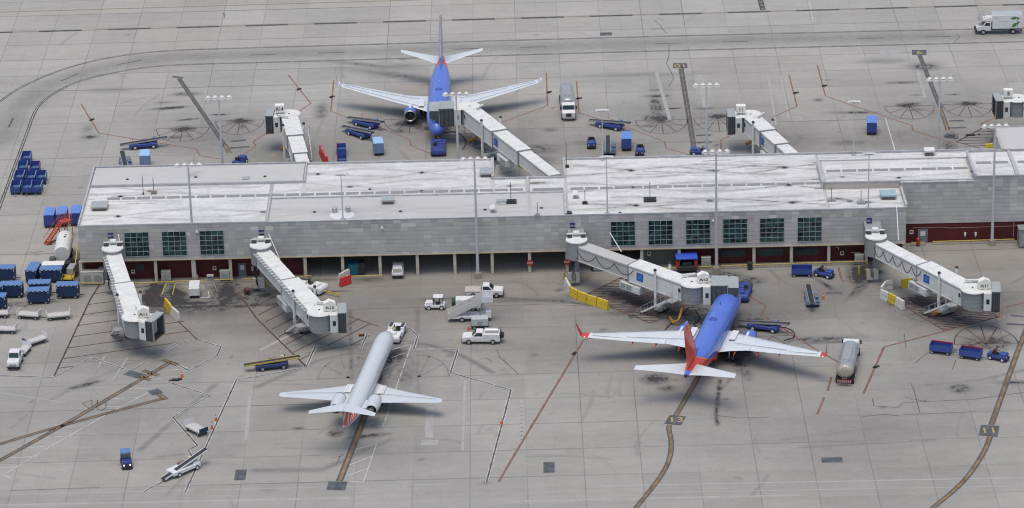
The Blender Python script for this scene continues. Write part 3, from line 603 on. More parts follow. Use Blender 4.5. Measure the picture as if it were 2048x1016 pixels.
lw = TB(); lw.vbox(18.6, 24.28, 500.6, 501, 0, 3.5); part(term, 'grey_shutter', lw, [mat('shutter_grey', (.13, .14, .13), .7)], smooth=False)
# roofs
def ponding(x0, x1, y0, y1, drains, st, seed):
    rr = random.Random(seed)
    for _ in range(int((x1-x0)*(y1-y0)/20)):
        st.blob((rr.uniform(x0, x1), rr.uniform(y0, y1)), rr.uniform(1.2, 5), rr.uniform(.15, .6), rr.uniform(.05, .2), rr.uniform(-3, 3))
    for dx, dy in drains:
        st.blob((dx, dy), .55, .45, .8); st.blob((dx+rr.uniform(-.8, .8), dy+.3), 1.6, .5, .35)
        for sg in (-1, 1):
            for q in (1, -1):
                L = rr.uniform(9, 17); h = rr.uniform(1.2, 2.8)
                pts = [(dx+sg*L*t, dy+q*h*(math.sin(t*math.pi*.55))) for t in np.linspace(0, 1, 9)]
                for i in range(8): st.line(pts[i:i+2], .10+.09*i, rr.uniform(.20, .38)*(1-.07*i))
    for _ in range(int((x1-x0)*(y1-y0)/26)):
        x, y = rr.uniform(x0, x1), rr.uniform(y0, y1); L = rr.uniform(1.5, 7); a = rr.uniform(-.05, .05)
        st.line([(x, y), (x+L*.5, y+a*L), (x+L, y+a*L+rr.uniform(-.2, .2))], rr.uniform(.06, .22), rr.uniform(.12, .36))
def roof(name, x0, x1, y0, y1, z, m=ROOFM, drains=(), seed=1, sc=1., extra=()):
    xs = np.linspace(x0+.25, x1-.25, max(2, int((x1-x0)/.22))); ys = np.linspace(y0+.25, y1-.25, max(2, int((y1-y0)/.16)))
    st = Stain(xs, ys); ponding(x0, x1, y0, y1, drains, st, seed)
    for e in extra: st.blob(*e)
    zz = z+.006
    return sheet(name, xs, ys, zz, m, np.clip(st.a*sc*1.75, 0, 1), lambda X, Y: zz-.0042*(X+4), parent=term)
D = lambda px, py, z=9.2: G(px, py, z)
roof('roof', -66.2, -33.05, 514.7, 522.5, 9.48, ROOFG, (), 3, .35, [(D(386, 356), .9, .9, .8), (D(394, 350), .8, .4, .7)])
roof('roof', -66.2, -38.05, FY+.1, 514.55, 9.21, drains=[D(236, 436), D(241, 396), D(527, 426), D(300, 385)], seed=4, sc=.95)
roof('roof', -32.95, -4.2, 508.3, 522.4, 9.21, drains=[D(636, 350), D(844, 346), D(527, 388), D(843, 383), D(700, 375)], seed=5, sc=.85)
roof('roof', -37.95, -33.1, 508.3, 514.55, 9.21, drains=[D(527, 391)], seed=15, sc=.6)
roof('roof', -37.9, 1.4, FY+.1, 508.1, 9.21, ROOFG, [D(629, 426), D(801, 424), D(970, 420)], 6, .42, [(D(684, 425), 3.2, 1.4, .5), (D(700, 424), 5.5, 1.0, .28), (D(776, 415), 3.0, 1.2, .3)])
roof('roof', 1.6, 7.0, FY+.1, 508.1, 9.21, ROOFG, [D(1083, 416)], 7, .35)
roof('roof', -3.9, 1.3, 508.3, 514.2, 9.21, drains=[D(1020, 372)], seed=8, sc=.9, extra=[(D(1030, 388), 2, .5, .5)])
roof('roof', 1.5, 7.3, 508.3, 514.2, 9.21, drains=[], seed=9, sc=.9, extra=[(D(1080, 386), 2.6, .7, .85, 0, 5), (D(1075, 366), 2, .6, .6)])
roof('roof', 7.25, 46.55, FY+.1, 521.9, 9.21, drains=[D(1262, 340), D(1266, 374), D(1272, 410), D(1569, 333), D(1585, 403), D(1577, 368), D(1420, 400), D(1430, 340)], seed=10, sc=1.35, extra=[(D(1645, 322), 1.6, .25, .6)])
roof('roof', 46.55, 58.1, FY+.1, 507.0, 9.21, drains=[D(1700, 400)], seed=11, sc=1.0, extra=[(D(1670, 395), 1.4, .6, .6), (D(1730, 402), 1.4, .6, .6), (D(1690, 396), 3, .15, .5)])
roof('roof', 46.55, 74.9, 516.35, 521.9, 9.21, drains=[D(1858, 327), D(1700, 330)], seed=12, sc=1.35)
roof('roof', 46.7, 69.4, 507.15, 516.1, 10.26, drains=[D(1798, 353, 10.2), D(1684, 352, 10.2)], seed=13, sc=.7)
roof('roof', 69.55, 75.9, 506.4, 516.5, 11.06, drains=[D(1944, 340, 11)], seed=14, sc=.4); roof('roof', 76.1, 99.8, 506.4, 516.5, 11.06, drains=[], seed=16, sc=.3)
roof('roof', 75.1, 99.8, 516.7, 526.5, 11.31, ROOFG, (), 17, .1)
# parapets, copings and expansion curbs
pp = TB()
for a in [(-66.45, -38, FY-.05, FY+.18, 9.18, 9.40), (-38, 7.2, FY-.05, FY+.16, 9.18, 9.32), (7.2, 58.25, FY-.05, FY+.16, 9.18, 9.38), (-66.45, -66.2, FY+.18, 522.4, 9.18, 9.55), (-66.45, -32.9, 522.4, 522.65, 9.18, 9.66),
          (-32.9, -3.95, 522.4, 522.65, 9.18, 9.50), (-4.2, -3.75, 514.4, 522.4, 9.18, 9.75), (-4.2, 7.4, 514.2, 514.42, 9.18, 9.5), (7.05, 7.35, 514.4, 521.9, 9.18, 9.65), (7.05, 74.9, 521.85, 522.08, 9.18, 9.5), (1.25, 1.6, 508.2, 514.2, 9.18, 9.65),
          (-37.9, 7.1, 508.1, 508.26, 9.18, 9.40), (-38.05, -37.85, FY+.16, 508.1, 9.18, 9.42), (6.85, 7.2, FY+.16, 508.1, 9.18, 9.6), (-66.2, -33.0, 514.55, 514.7, 9.18, 9.56), (-33.15, -32.95, 514.7, 522.4, 9.18, 9.6),
          (58.05, 58.4, FY+.16, 506.2, 9.18, 9.75), (46.5, 69.6, 507.0, 507.14, 10.22, 10.40), (46.5, 46.75, 507.14, 516.2, 10.22, 10.45), (46.5, 69.6, 516.15, 516.35, 10.22, 10.40), (58.3, 69.4, 506.22, 506.36, 10.22, 10.36),
          (69.35, 69.7, 506.36, 516.6, 11.02, 11.4), (69.35, 100, 506.22, 506.38, 11.02, 11.16), (69.35, 75, 516.55, 516.75, 11.02, 11.35), (75.7, 76.15, 506.4, 516.5, 11.02, 11.3), (74.85, 75.2, 516.75, 526.7, 11.28, 11.5), (75.0, 100, 526.5, 526.7, 11.28, 11.45), (75.2, 100, 516.55, 516.7, 11.28, 11.42),
          (46.2, 46.5, 507.0, 516.2, 9.22, 10.42)]: pp.vbox(*a)
part(term, 'parapet', pp, [TRIM], smooth=False)
PADM = mat('pad_grey', (.24, .245, .25), .85, var=.12)
def pads(xa, xb, y, z, n, w=.95):
    p = (xb-xa)/n; pd = TB()
    for k in range(n): pd.vbox(xa+k*p+.14, xa+(k+1)*p-.14, y-w/2, y+w/2, z+.02, z+.05)
    part(term, 'walkway_pads', pd, [PADM], smooth=False)
pads(-63.2, .8, 509.7, 9.2, 28); pads(7.8, 46.2, 509.6, 9.2, 17); pads(47.2, 69.2, 511.9, 10.25, 9); pads(70.2, 75.4, 511.9, 11.05, 2); pads(76.6, 99, 511.9, 11.05, 9); pads(44.9, 46.4, 511.2, 9.2, 1, .5); pads(45.0, 46.3, 507.4, 9.2, 1, .5); pads(2., 7.0, 509.5, 9.2, 1, 1.2)
# columns
cm = MB(); cm.box((0, 0, 1.75), (.46, .5, 3.5)); cme = mesh('column', cm, CONC)
for k in range(-12, 11):
    x = 1.39+5.655*k
    if k in (1, 2): pass
    o = part(term, 'column', cme, None, bevel=.03); o.location = (x, 499.0, 0); o.scale = (1, 1, ZS(x, 3.45)/3.5)
# first-floor windows
wg = MB(); wg.box((0, -.02, 0), (3.62, .06, 3.9)); GLW = mat('window_glass', (.02, .045, .05), .12, var=.3)
def _glass_reflections():  # blotchy pane colour imitates uneven reflections and blinds behind the glass
    n, l = GLW.node_tree.nodes, GLW.node_tree.links; g = n.new('ShaderNodeNewGeometry'); mp = [x for x in n if x.type == 'MAPPING'][0]; no = [x for x in n if x.type == 'TEX_NOISE'][0]; rp = [x for x in n if x.type == 'VALTORGB'][0]
    l.new(g.outputs['Position'], mp.inputs[0]); no.inputs['Scale'].default_value = .55; no.inputs['Distortion'].default_value = 1.5
    rp.color_ramp.elements[0].position = .40; rp.color_ramp.elements[1].position = .62; rp.color_ramp.elements[0].color = (.004, .012, .014, 1); rp.color_ramp.elements[1].color = (.035, .10, .10, 1)
_glass_reflections()
wgm = mesh('window', wg, GLW, False)
wf = MB()
for k in range(5): wf.box((-1.81+k*.905, -.07, 0), (.045, .05, 3.97))
for k in range(6): wf.box((0, -.075, -1.95+k*.78), (3.69, .05, .04))
wfm = mesh('window_frame', wf, mat('mullion', (.40, .44, .43), .5), False)
wi = MB(); wi.box((-.9, .0, -.9), (.8, .05, .3)); 
for i, x in enumerate([-57.7, -52.05, -46.4, 15.55, 21.22, 26.86, 32.45, 38.0, 43.68]):
    o = part(term, 'window', wgm, None); o.location = (x, FY-.02, ZS(x, 6.15)); q = part(o, 'window_frame', wfm, None)
# ground-floor glazing and doors in the red wall
def dark_window(x, w, z, h, y=500.27):
    m = MB(); m.box((0, 0, 0), (w, .06, h)); o = part(term, 'window', m, [GLASS]); o.location = (x, y, ZS(x, z))
    f = MB(); n = max(2, round(w/1.3))
    for k in range(n+1): f.box((-w/2+k*w/n, -.05, 0), (.06, .05, h))
    part(o, 'window_frame', f, [mat('dark_frame', (.05, .05, .05), .6)])
for x, w in [(32.2, 3.6), (37.9, 3.8), (43.4, 3.6), (-57.6, 1.1)]: dark_window(x, w, 1.75, 1.1)
def door(x, y, w=1.1, h=2.15, m=GDOOR):
    a = MB(); a.box((0, 0, h/2), (w, .08, h)); o = part(term, 'door', a, [m]); o.location = (x, y-.05, 0)
    b = MB(); b.box((0, -.05, h*.68), (w*.5, .02, h*.33)); part(o, 'door_sign', b, [WHITE])
    c = MB(); c.box((w*.36, -.09, h*.47), (.08, .08, .12)); part(o, 'handle', c, [BLACK])
door(-42.2, 500.3, 1.15); door(61.7, 506.4, 1.5, 2.3)
# wall signs, boxes and pipes on the red walls
def wall_item(name, label, cat, x, y, z, w, h, m, grp=None, d=.1):
    a = MB(); a.box((0, 0, 0), (w, d, h)); a.box((0, -d*.55, h*.1), (w*.6, .02, h*.5), 1)
    o = solo(name, a, [m, REDWALL], label, cat, grp); o.location = (x, y-d/2, z); return o
for i, (px, py, y, lab) in enumerate([(266, 543, 500.3, 'small white notice on red wall beside the leftmost jet bridge'), (429, 536, 500.3, 'small white notice on red wall left of the grey cabinet with the round lamp'), (1298, 507, 500.6, 'small white notice by the grey shutter behind the middle bridge'),
                                      (1684, 506, 500.3, 'white notice on red wall right of the last green ground-floor window'), (1823, 464, 506.4, 'small white notice on the red wing wall left of the grey door')]):
    x, z = ZY(px, py, y); wall_item('wall_notice', lab, 'sign', x, y, z, .55, .62, WHITE, 'white notices on the red walls')
for px, lab in [(1930, 'left of two white call boxes on the red wing wall'), (1951, 'right of two white call boxes on the red wing wall')]:
    x, z = ZY(px, 467, 506.4); a = MB(); a.box((0, 0, 0), (.3, .2, .5)); a.cyl((0, 0, -.25), (0, 0, -.6), .1, .04, n=8)
    o = solo('call_box', a, [WHITE], lab, 'call box', 'white call boxes'); o.location = (x, 506.3, z)
for px, lab in [(505, 'left of two pale electrical boxes on red wall beside bridge A15'), (513, 'right of two pale electrical boxes on red wall beside bridge A15')]:
    x, z = ZY(px, 536, 500.3); a = MB(); a.box((0, 0, 0), (.35, .2, .7)); a.cyl((0, 0, -.3), (0, 0, -.8), .04, n=6); o = solo('electrical_box', a, [CABG], lab, 'electrical box'); o.location = (x, 500.2, z)
m_ = MB(); m_.tube([(60.2, 506.3, 2.55), (64.5, 506.3, 2.55), (66, 506.3, 2.35), (78, 506.3, 2.45)], .035); m_.tube([(75.6, 506.3, 3.3), (75.6, 506.3, .6)], .07); solo('conduit_pipe', m_, [mat('conduit', (.30, .22, .22), .6)], 'thin grey conduit running along the red wing wall', 'pipe')
m_ = MB(); m_.tube([(47.7, 500.1, 2.3), (48.2, 500.1, 2.3), (48.2, 500.1, 1.8)], .05); m_.tube([(50.2, 500.1, 1.3), (51.6, 500.1, 1.3)], .05); solo('wall_pipe', m_, [WHITE], 'short white pipes on red wall near bridge A11', 'pipe')
# little white facade lamps
for px, py, lab in [(394, 462, 'small white lamp on facade right of the left window trio pole'), (764, 454, 'small white lamp on the windowless middle facade'), (1426, 440, 'small white lamp on facade between windows by the tall pole')]:
    x, z = ZY(px, py, FY); a = MB(); a.cyl((0, -.25, .25), (0, -.25, -.05), .08, .24, n=10); a.cyl((0, -.25, -.05), (0, -.25, -.15), .24, .22, n=10); a.bar((0, 0, .3), (0, -.25, .3), .06)
    o = solo('wall_lamp', a, [LAMP], lab, 'lamp', 'wall lamps on the facade'); o.location = (x, FY, z)
# blue gate signs on the facade
for s, px, py in [('A17', 221, 471), ('A15', 523, 465), ('A13', 1145, 451), ('A11', 1738.5, 441)]:
    x, z = ZY(px, py, FY-.9); t = thing('gate_sign', f'dark blue square sign reading {s} on the facade', 'sign', (x, FY-.95, z), group='blue gate signs')
    a = MB(); a.box((0, 0, 0), (.82, .14, .82)); a.bar((0, 0, 0), (0, .9, 0), .1); part(t, 'sign_panel', a, [SIGNB]); text(t, s, .42, WHITE, (0, -.085, 0), (R(90), 0, 0))

# ------------------------------------------------------------------ yellow guard rails, cabinets
def rail(px0, py0, px1, py1, label, post=3.2, m=YRAIL, h=.55):
    A, B = Vector((*G(px0, py0), 0)), Vector((*G(px1, py1), 0)); L = (B-A).length
    t = thing('guard_rail', label, 'guard rail', tuple(A), math.atan2(B.y-A.y, B.x-A.x), 'yellow pipe rails along the concourse')
    a = MB(); a.cyl((0, 0, h), (L, 0, h), .09, n=8); part(t, 'rail', a, [m]); n = max(1, round(L/post))
    b = MB(); b.cyl((0, 0, 0), (0, 0, h), .07, n=8); me = mesh('post', b, m)
    for k in range(n+1): o = part(t, 'post', me, None); o.location = (L*k/n, 0, 0)
for q in [(157, 573, 203, 573, 'yellow pipe rail in front of the two cream cabinets'), (269, 573, 467, 565, 'long yellow pipe rail below the three left windows'), (487, 565, 512, 564, 'short yellow pipe rail by the grey door at A15'),
          (600, 560, 623, 558, 'short yellow rail behind the parked white tractor'), (703, 559, 766, 557, 'yellow rail beside the red and white barriers'), (1236, 545, 1440, 539, 'yellow rail behind the A13 bridge cab'), (1442, 538, 1700, 530, 'long yellow rail below the right windows'),
          (1700, 530, 1735, 529, 'yellow rail ending at the A11 bridge column'), (1770, 529, 1800, 528, 'short yellow rail right of the A11 bridge column'), (1822, 492, 1850, 491, 'short yellow rail left of the grey wing door'), (1865, 490, 2028, 485, 'yellow rail along the red wing wall'), (1134, 562, 1176, 560, 'yellow rail at the foot of bridge A13')]: rail(*q)
def cabinet(px, py, w, d, h, label, m=CABG, two=False, rz=0):
    t = thing('utility_cabinet', label, 'cabinet', G(px, py), rz, 'ground equipment cabinets')
    a = MB(); a.box((0, 0, h/2+.06), (w, d, h-.12)); a.box((0, 0, h), (w*1.06, d*1.06, .1)); part(t, 'body', a, [m], bevel=.02)
    b = MB()
    for k in ((-.25, .25) if two else (0,)): b.box((k*w, -d/2-.012, h*.45), (w*(.36 if two else .7), .03, h*.62))
    part(t, 'front_panel', b, [GREYM]); return t
cabinet(187, 567, 3.2, 1.2, 2.1, 'cream double cabinet with two grey grilles at left end of concourse', mat('cream_metal', (.50, .49, .44), .6), True)
cabinet(208, 563, 1.2, 1.0, 2.3, 'grey cabinet beside the cream double cabinet under bridge A17', GREYM); cabinet(333, 561, 1.4, .9, 1.6, 'grey slatted cabinet on red wall left of the tall pole', CABG)
cabinet(450, 560, 1.4, .8, 1.6, 'grey cabinet with round lamp on top by the A15 door', CABG); cabinet(1412, 535, 1.4, .8, 1.7, 'pale cabinet on red wall left of the pole at A13', CABG); cabinet(1718, 527, 1.3, .8, 1.5, 'pale cabinet on red wall left of bridge A11', CABG)
cabinet(2050, 491, 2.2, 2.0, 3.0, 'large grey-green cabinet at the right edge of the wing wall', mat('grey_green', (.20, .24, .23), .6))
cabinet(1195, 540, 1.8, 1.2, 1.2, 'dark low cabinet behind the foot of bridge A13', BLACK)
o = thing('waste_bin', 'black bin standing at yellow rail right of the pole at A13', 'bin', G(1500, 539)); a = MB(); a.cyl((0, 0, 0), (0, 0, 1.05), .38, .42, n=14); part(o, 'body', a, [BLACK]); b = MB(); b.cyl((0, 0, 1.05), (0, 0, 1.15), .46, n=14); part(o, 'lid', b, [BLACK])

# ------------------------------------------------------------------ light masts
def mast(x, y, z0, H, label, heads=4, wide=2.2, foot=True, r=.24, grp='tall apron light masts', round_=True, yaw=0):
    t = thing('light_mast', label, 'light mast', (x, y, z0), yaw, grp)
    a = MB(); a.cyl((0, 0, .9 if foot else 0), (0, 0, H), r, r*.5, n=12); part(t, 'pole', a, [POLE])
    if foot: b = MB(); b.box((0, 0, .45), (.95, .95, .9), top=(.9, .9)); part(t, 'footing', b, [CONCB], bevel=.03)
    else: b = MB(); b.cyl((0, 0, 0), (0, 0, .12), .42, n=14); part(t, 'base_plate', b, [GALV])
    b = MB(); b.bar((-wide*.8, 0, H+.05), (wide*.8, 0, H+.05), .12); part(t, 'cross_arm', b, [POLE])
    for k in range(heads):
        x_ = (k-(heads-1)/2)*wide*2/heads; c = MB()
        if round_:
            c.cyl((0, 0, -.05), (0, -.08, .16), .52, .44, n=16); c.cyl((0, -.08, .16), (0, -.12, .46), .44, .18, n=16)
        else: c.box((0, 0, .1), (1.25, .8, .25), top=(.85, .8))
        o = part(t, 'lamp_head', c, [LAMP]); o.location = (x_, .12, H+.12); o.rotation_euler = (R(-18), 0, (k-(heads-1)/2)*-.35)
        d = MB(); d.cyl((0, 0, -.055), (0, 0, -.07), .45, n=16) if round_ else d.box((0, 0, -.04), (1.0, .6, .02)); part(o, 'lens', d, [mat('lens', (.6, .62, .6), .15)])
    return t
for (bx, by, tx, ty, lab) in [(391, 562, 371, 330, 'tall light mast left of the third front window'), (956, 556, 948, 318, 'tall light mast in front of the windowless middle facade'), (1433, 545, 1434.5, 303, 'tall light mast between the front windows right of A13'), (1984, 490, 1992.7, 252, 'tall light mast by the red wing wall')]:
    x, y = G(bx, by); mast(x, y, 0, ZY(tx, ty, y)[1]-.3, lab)
for tx, ty, lab in [(437, 195, 'light mast behind the roof near the old faded lead-in line'), (912, 188, 'light mast standing in front of the far blue jet nose'), (1413, 170, 'light mast behind the roof left of the bridge marked 11'), (1880, 158, 'light mast beside the lead-in line marked 9')]:
    x, y = G(tx, ty, 19.3); mast(x, y, 0, 19.0, lab, grp='light masts behind the concourse')
for px, py, top, lab in [(1205, 312, 17.2, 'roof mast with two flat lamps beside the far belt loader'), (1707, 307, 17.6, 'roof mast with two flat lamps left of the lone blue cart'), (686, 440, 16.4, 'roof mast on the white saucer pad on the middle front roof'), (1215, 430, 18.1, 'roof mast on front roof edge right of the A13 sign'), (1738, 418, 17.5, 'roof mast on front roof edge above the A11 sign')]:
    x, y = G(px, py, 9.2); z = ZS(x, 9.2); mast(x, min(max(y, 499.), 521.6), z, top-z, lab, 2, .95, False, .11, 'slim roof masts with two flat lamps', False)

# ------------------------------------------------------------------ rooftop equipment
def rz_(px, py, z=9.2): x, y = G(px, py, z); return (x, y, ZS(x, z)+.02)
def hvac(px, py, w, d, h, label, z=9.2, m=None, hood=True):
    t = thing('roof_vent_hood', label, 'roof vent', rz_(px, py, z), 0, 'metal vent hoods on the roof')
    a = MB(); a.box((0, 0, h*.3), (w*.8, d*.8, h*.6)); part(t, 'curb', a, [mat('vent_curb', (.16, .13, .12), .7)])
    b = MB(); b.prism([(-d/2, h*.55), (-d/2, h*.8), (0, h), (d/2, h*.8), (d/2, h*.55)], -w/2, w/2)
    b.v = [(v[1], v[0], v[2]) for v in b.v]; part(t, 'hood', b, [m or mat('vent_grey', (.34, .37, .38), .5)])
hvac(200, 420, 2.5, 2.6, .9, 'large grey vent hood on left end of the roof'); hvac(972, 350, 1.9, 2.4, .9, 'vent hood on the roof corner beside the notch'); hvac(776, 406, 1.9, 1.9, .9, 'vent hood on the middle front roof'); hvac(1776, 392, 2.4, 2.4, 1.0, 'pale blue vent hood on the right end roof corner', m=mat('vent_blue', (.30, .42, .48), .5))
hvac(1858, 306, 1.6, 1.6, 1.2, 'white vent hood at the far roof edge right of the slim mast', m=WHITE); hvac(492, 362, 1.1, 1.2, .5, 'small grey vent hood on the far left roof')
def antenna(px, py, h, label, base=.8, m=BLACK, dish=False, z=9.2):
    t = thing('roof_antenna', label, 'antenna', rz_(px, py, z), 0, 'antennas on the roof')
    a = MB(); a.box((0, 0, .15), (base, base*.8, .3)); a.box((0, -.05, .34), (base*.5, base*.4, .12)); part(t, 'ballast', a, [m]); b = MB(); b.cyl((0, 0, .2), (0, 0, h), .045, n=6); part(t, 'rod', b, [BLACK])
for q in [(308, 390, 2.6, 'antenna rod on grey ballast on left roof', .9, mat('ballast_tan', (.20, .18, .15), .8)), (287, 392, 3.0, 'thin antenna rod left of the ballasted one', .25), (1022, 405, 3.2, 'antenna on black slatted frame on the middle roof', 1.7), (1075, 432, 2.2, 'short antenna on grey block near the middle facade', .9, GREYM), (1170, 407, 2.2, 'antenna on dark block right of the roof curb', .8),
          (1300, 400, 3.0, 'antenna on black slatted frame on the right roof', 1.9), (1133, 334, 4.2, 'antenna on dark block at the notch corner', .8), (1722, 404, 2.2, 'antenna on dark roof tray near the pale blue vent', 1.2, GREYM), (1663, 399, 2.0, 'antenna on dark roof tray by the raised roof wall', 1.2, GREYM)]: antenna(*q)
def dish(px, py, label):
    t = thing('satellite_dish', label, 'satellite dish', rz_(px, py), 0, 'small dishes on the roof'); a = MB(); a.box((0, 0, .12), (.9, .8, .24)); part(t, 'ballast', a, [GREYM])
    b = MB(); b.cyl((0, 0, .2), (0, 0, .8), .05, n=6); part(t, 'post', b, [GALV]); c = MB(); c.cyl((-.05, -.15, .8), (-.15, -.35, 1.0), .12, .42, n=14, caps=True); part(t, 'reflector', c, [WHITE])
dish(987, 424, 'small dish on grey block on the middle roof'); dish(1152, 395, 'small dish beside the roof curb above A13')
t = thing('roof_duct', 'white capped roof box beside the black antenna frame', 'roof vent', rz_(1003, 408)); a = MB(); a.box((0, 0, .3), (1.5, .9, .5), top=(.9, .8)); part(t, 'body', a, [WHITE]); a = MB(); a.box((0, 0, .58), (1.6, 1., .08)); part(t, 'cap', a, [GALV])
t = thing('roof_pad', 'white saucer shaped pad with tanks round the foot of a roof mast', 'roof pad', rz_(684, 431)); a = MB(); a.cyl((0, 0, 0), (0, 0, .12), 1.9, 1.6, n=24); part(t, 'pad', a, [WHITE])
for x, y in ((-1.1, .8), (.9, .9)): a = MB(); a.cyl((x, y, .1), (x, y, .9), .4, .4, n=12); a.cyl((x, y, .9), (x, y, 1.0), .45, .3, n=12); part(t, 'vent', a, [GALV])
t = thing('roof_fan', 'dark oval roof fan cowl above the A13 sign', 'roof vent', rz_(1137, 428)); a = MB(); a.cyl((0, 0, .1), (0, 0, .35), .55, .5, n=18); part(t, 'cowl', a, [BLACK]); a = MB(); a.cyl((0, 0, 0), (0, 0, .12), .62, .62, n=18); part(t, 'rim', a, [GREYM])
for i, (px, py, z) in enumerate([(236, 436, 9.2), (241, 396, 9.2), (636, 350, 9.2), (844, 346, 9.2), (843, 383, 9.2), (629, 426, 9.2), (801, 424, 9.2), (970, 420, 9.2), (1083, 416, 9.2), (1262, 340, 9.2), (1266, 374, 9.2), (1272, 410, 9.2), (1569, 333, 9.2), (1585, 403, 9.2), (1577, 368, 9.2), (1858, 327, 9.2), (1798, 353, 10.25), (1944, 340, 11.05), (392, 357, 9.48), (530, 355, 9.48), (255, 362, 9.48), (1240, 425, 9.2), (740, 380, 9.2)]):
    a = MB(); a.cyl((0, 0, 0), (0, 0, .12), .26, .2, n=12); o = solo('roof_drain', a, [BLACK], 'small dark domed drain set in the flat roof', 'roof drain', 'drains in the roof'); x, y = G(px, py, z); o.location = (x, y, ZS(x, z)+.01)

# ------------------------------------------------------------------ passenger boarding bridges
RIBM = mat('bridge_ledge', (.22, .24, .25), .6, var=.15)
def bridge(label, rot, cab, hood_deg, sign=None, zr=7.2, zc=5.9, ad=1, ac=1, hose=False, docked=0., stair=1, sections=2, ledge=False, hidden_rot=False, wall=None, sign_flip=False, tan=False, side=-1):
    """rot, cab: ground-plane (x, y) of the rotunda and of the cab; hood_deg: world heading of the canopy; side: which long side carries the cooler and stair"""
    dx, dy = cab[0]-rot[0], cab[1]-rot[1]; L = math.hypot(dx, dy); rz = math.atan2(dy, dx)
    t = thing('jet_bridge', label, 'jet bridge', (*rot, 0), rz, 'passenger boarding bridges')
    h = R(hood_deg)-rz; ch, sh = math.cos(h), math.sin(h); zf = zc-2.75
    if not hidden_rot:
        a = MB(); a.cyl((0, 0, zr-2.95), (0, 0, zr-.12), 1.55, n=24); part(t, 'rotunda', a, [GREYB]); a = MB(); a.cyl((0, 0, zr-.14), (0, 0, zr+.02), 1.66, 1.6, n=28); part(t, 'rotunda_roof', a, [WHITEB])
        a = MB(); a.cyl((0, 0, 0), (0, 0, zr-2.9), .38, n=14); a.cyl((0, 0, zr-3.2), (0, 0, zr-2.9), .5, 1.3, n=14); a.box((0, 0, .1), (1.3, 1.3, .2)); part(t, 'support_column', a, [GREYM])
        w = R(90)-rz; d = max(1., FY-rot[1]); a = MB(); a.box((math.cos(w)*(d/2+.3), math.sin(w)*(d/2+.3), zr-1.55), (d, 2.5, 2.7), rz=w); part(t, 'wall_link', a, [GREYB])
        a = MB(); a.box((math.cos(w)*1.2, math.sin(w)*1.2, zr+.35), (.3, 2.9, .14), rz=w); a.box((math.cos(w)*1.2, math.sin(w)*1.2, zr+.55), (.9, .9, .3), rz=w)
        for k in (-1, 1): a.box((math.cos(w)*.8-math.sin(w)*k*1.0, math.sin(w)*.8+math.cos(w)*k*1.0, zr+.12), (.9, .7, .22), rz=w, m=1)
        part(t, 'roof_flashing', a, [WHITEB, BLACK])
        a = MB(); b0 = (math.cos(w+2.6)*1.0, math.sin(w+2.6)*1.0); a.box((b0[0], b0[1]-.0, 1.35), (1.7, .5, 1.6), rz=w+math.pi/2); part(t, 'control_box', a, [CABG])
        a = MB()
        for k in range(5):
            o_ = -.5+k*.25; a.tube([(b0[0]+o_, b0[1]-.3, .8+.2*(k % 2)), (b0[0]+o_*1.2+.2, b0[1]-.45, 1.7), (b0[0]*.6+o_, b0[1]-.35, 2.6), (.5*o_, .9*side, 3.6), (.6+o_, 1.2*side, zr-2.4)], .045, m=0)
        part(t, 'cable_bundle', a, [DARK])
    # telescoping tunnels
    s0, s1 = (1.3, L*.60), (L*.50, L-1.2)
    secs = [(s0[0], s0[1], 2.3, 2.35), (s1[0], s1[1], 2.8, 2.75)] if sections == 2 else [(1.0, L*.42, 2.1, 2.2), (L*.36, L*.70, 2.45, 2.5), (L*.64, L-1.2, 2.8, 2.8)]
    zt = lambda x: zr-.35+(zc-zr+.28)*x/L
    for i, (x0, x1, w, hh) in enumerate(secs):
        a = MB(); z0, z1 = zt(x0)-(2.8-hh)*.5, zt(x1)-(2.8-hh)*.5
        a.prism([(x0, z0-hh), (x1, z1-hh), (x1, z1), (x0, z0)], -w/2, w/2)
        o = part(t, 'tunnel', a, [WHITEB if not tan or i else mat('bridge_offwhite', (.46, .46, .44), .6)], bevel=.04)
        r = MB(); n = max(2, int((x1-x0)/1.9))
        for k in range(n+1):
            x = x0+(x1-x0)*k/n; z = z0+(z1-z0)*k/n; r.box((x, 0, z+.015), (.05, w*.96, .04))
        for sg in (-1, 1):
            r.bar((x0, sg*w*.5, z0-.30), (x1, sg*w*.5, z1-.30), .10, .10, 1)
            r.bar((x0, sg*w*.5, z0-hh+.12), (x1, sg*w*.5, z1-hh+.12), .10, .16, 0)
        if ledge:
            for sg in (side,):
                r.bar((x0+.3, sg*(w*.5+.28), z0-.18), (x1-.3, sg*(w*.5+.28), z1-.18), .55, .05, 1)
                for k in range(n*2+1):
                    x = x0+.3+(x1-x0-.6)*k/(2*n); z = z0+(z1-z0)*(x-x0)/(x1-x0); r.box((x, sg*(w*.5+.28), z-.12), (.16, .58, .08), 0)
        part(o, 'roof_trim', r, [WHITEB, RIBM])
        if i: e = MB(); e.box((x0, 0, z0-hh/2), (.16, w+.12, hh+.16)); part(o, 'end_collar', e, [mat('collar', (.25, .26, .26), .6)])
    w2 = secs[-1][2]
    # drive column and wheel bogie
    xc = L*.74; zc_ = zt(xc); a = MB()
    for sg in (-1, 1):
        a.cyl((xc, sg*(w2/2+.28), 1.0), (xc, sg*(w2/2+.28), zc_+.75), .20, n=10); a.cyl((xc, sg*(w2/2+.28), zc_+.75), (xc, sg*(w2/2+.28), zc_+1.0), .27, .18, n=10, m=1)
        a.bar((xc, sg*(w2/2+.2), zc_-2.9), (xc, 0, zc_-2.9), .3, .3)
    a.bar((xc, -w2/2-.3, 1.0), (xc, w2/2+.3, 1.0), .5, .4); part(t, 'lift_column', a, [WHITEB, BLACK])
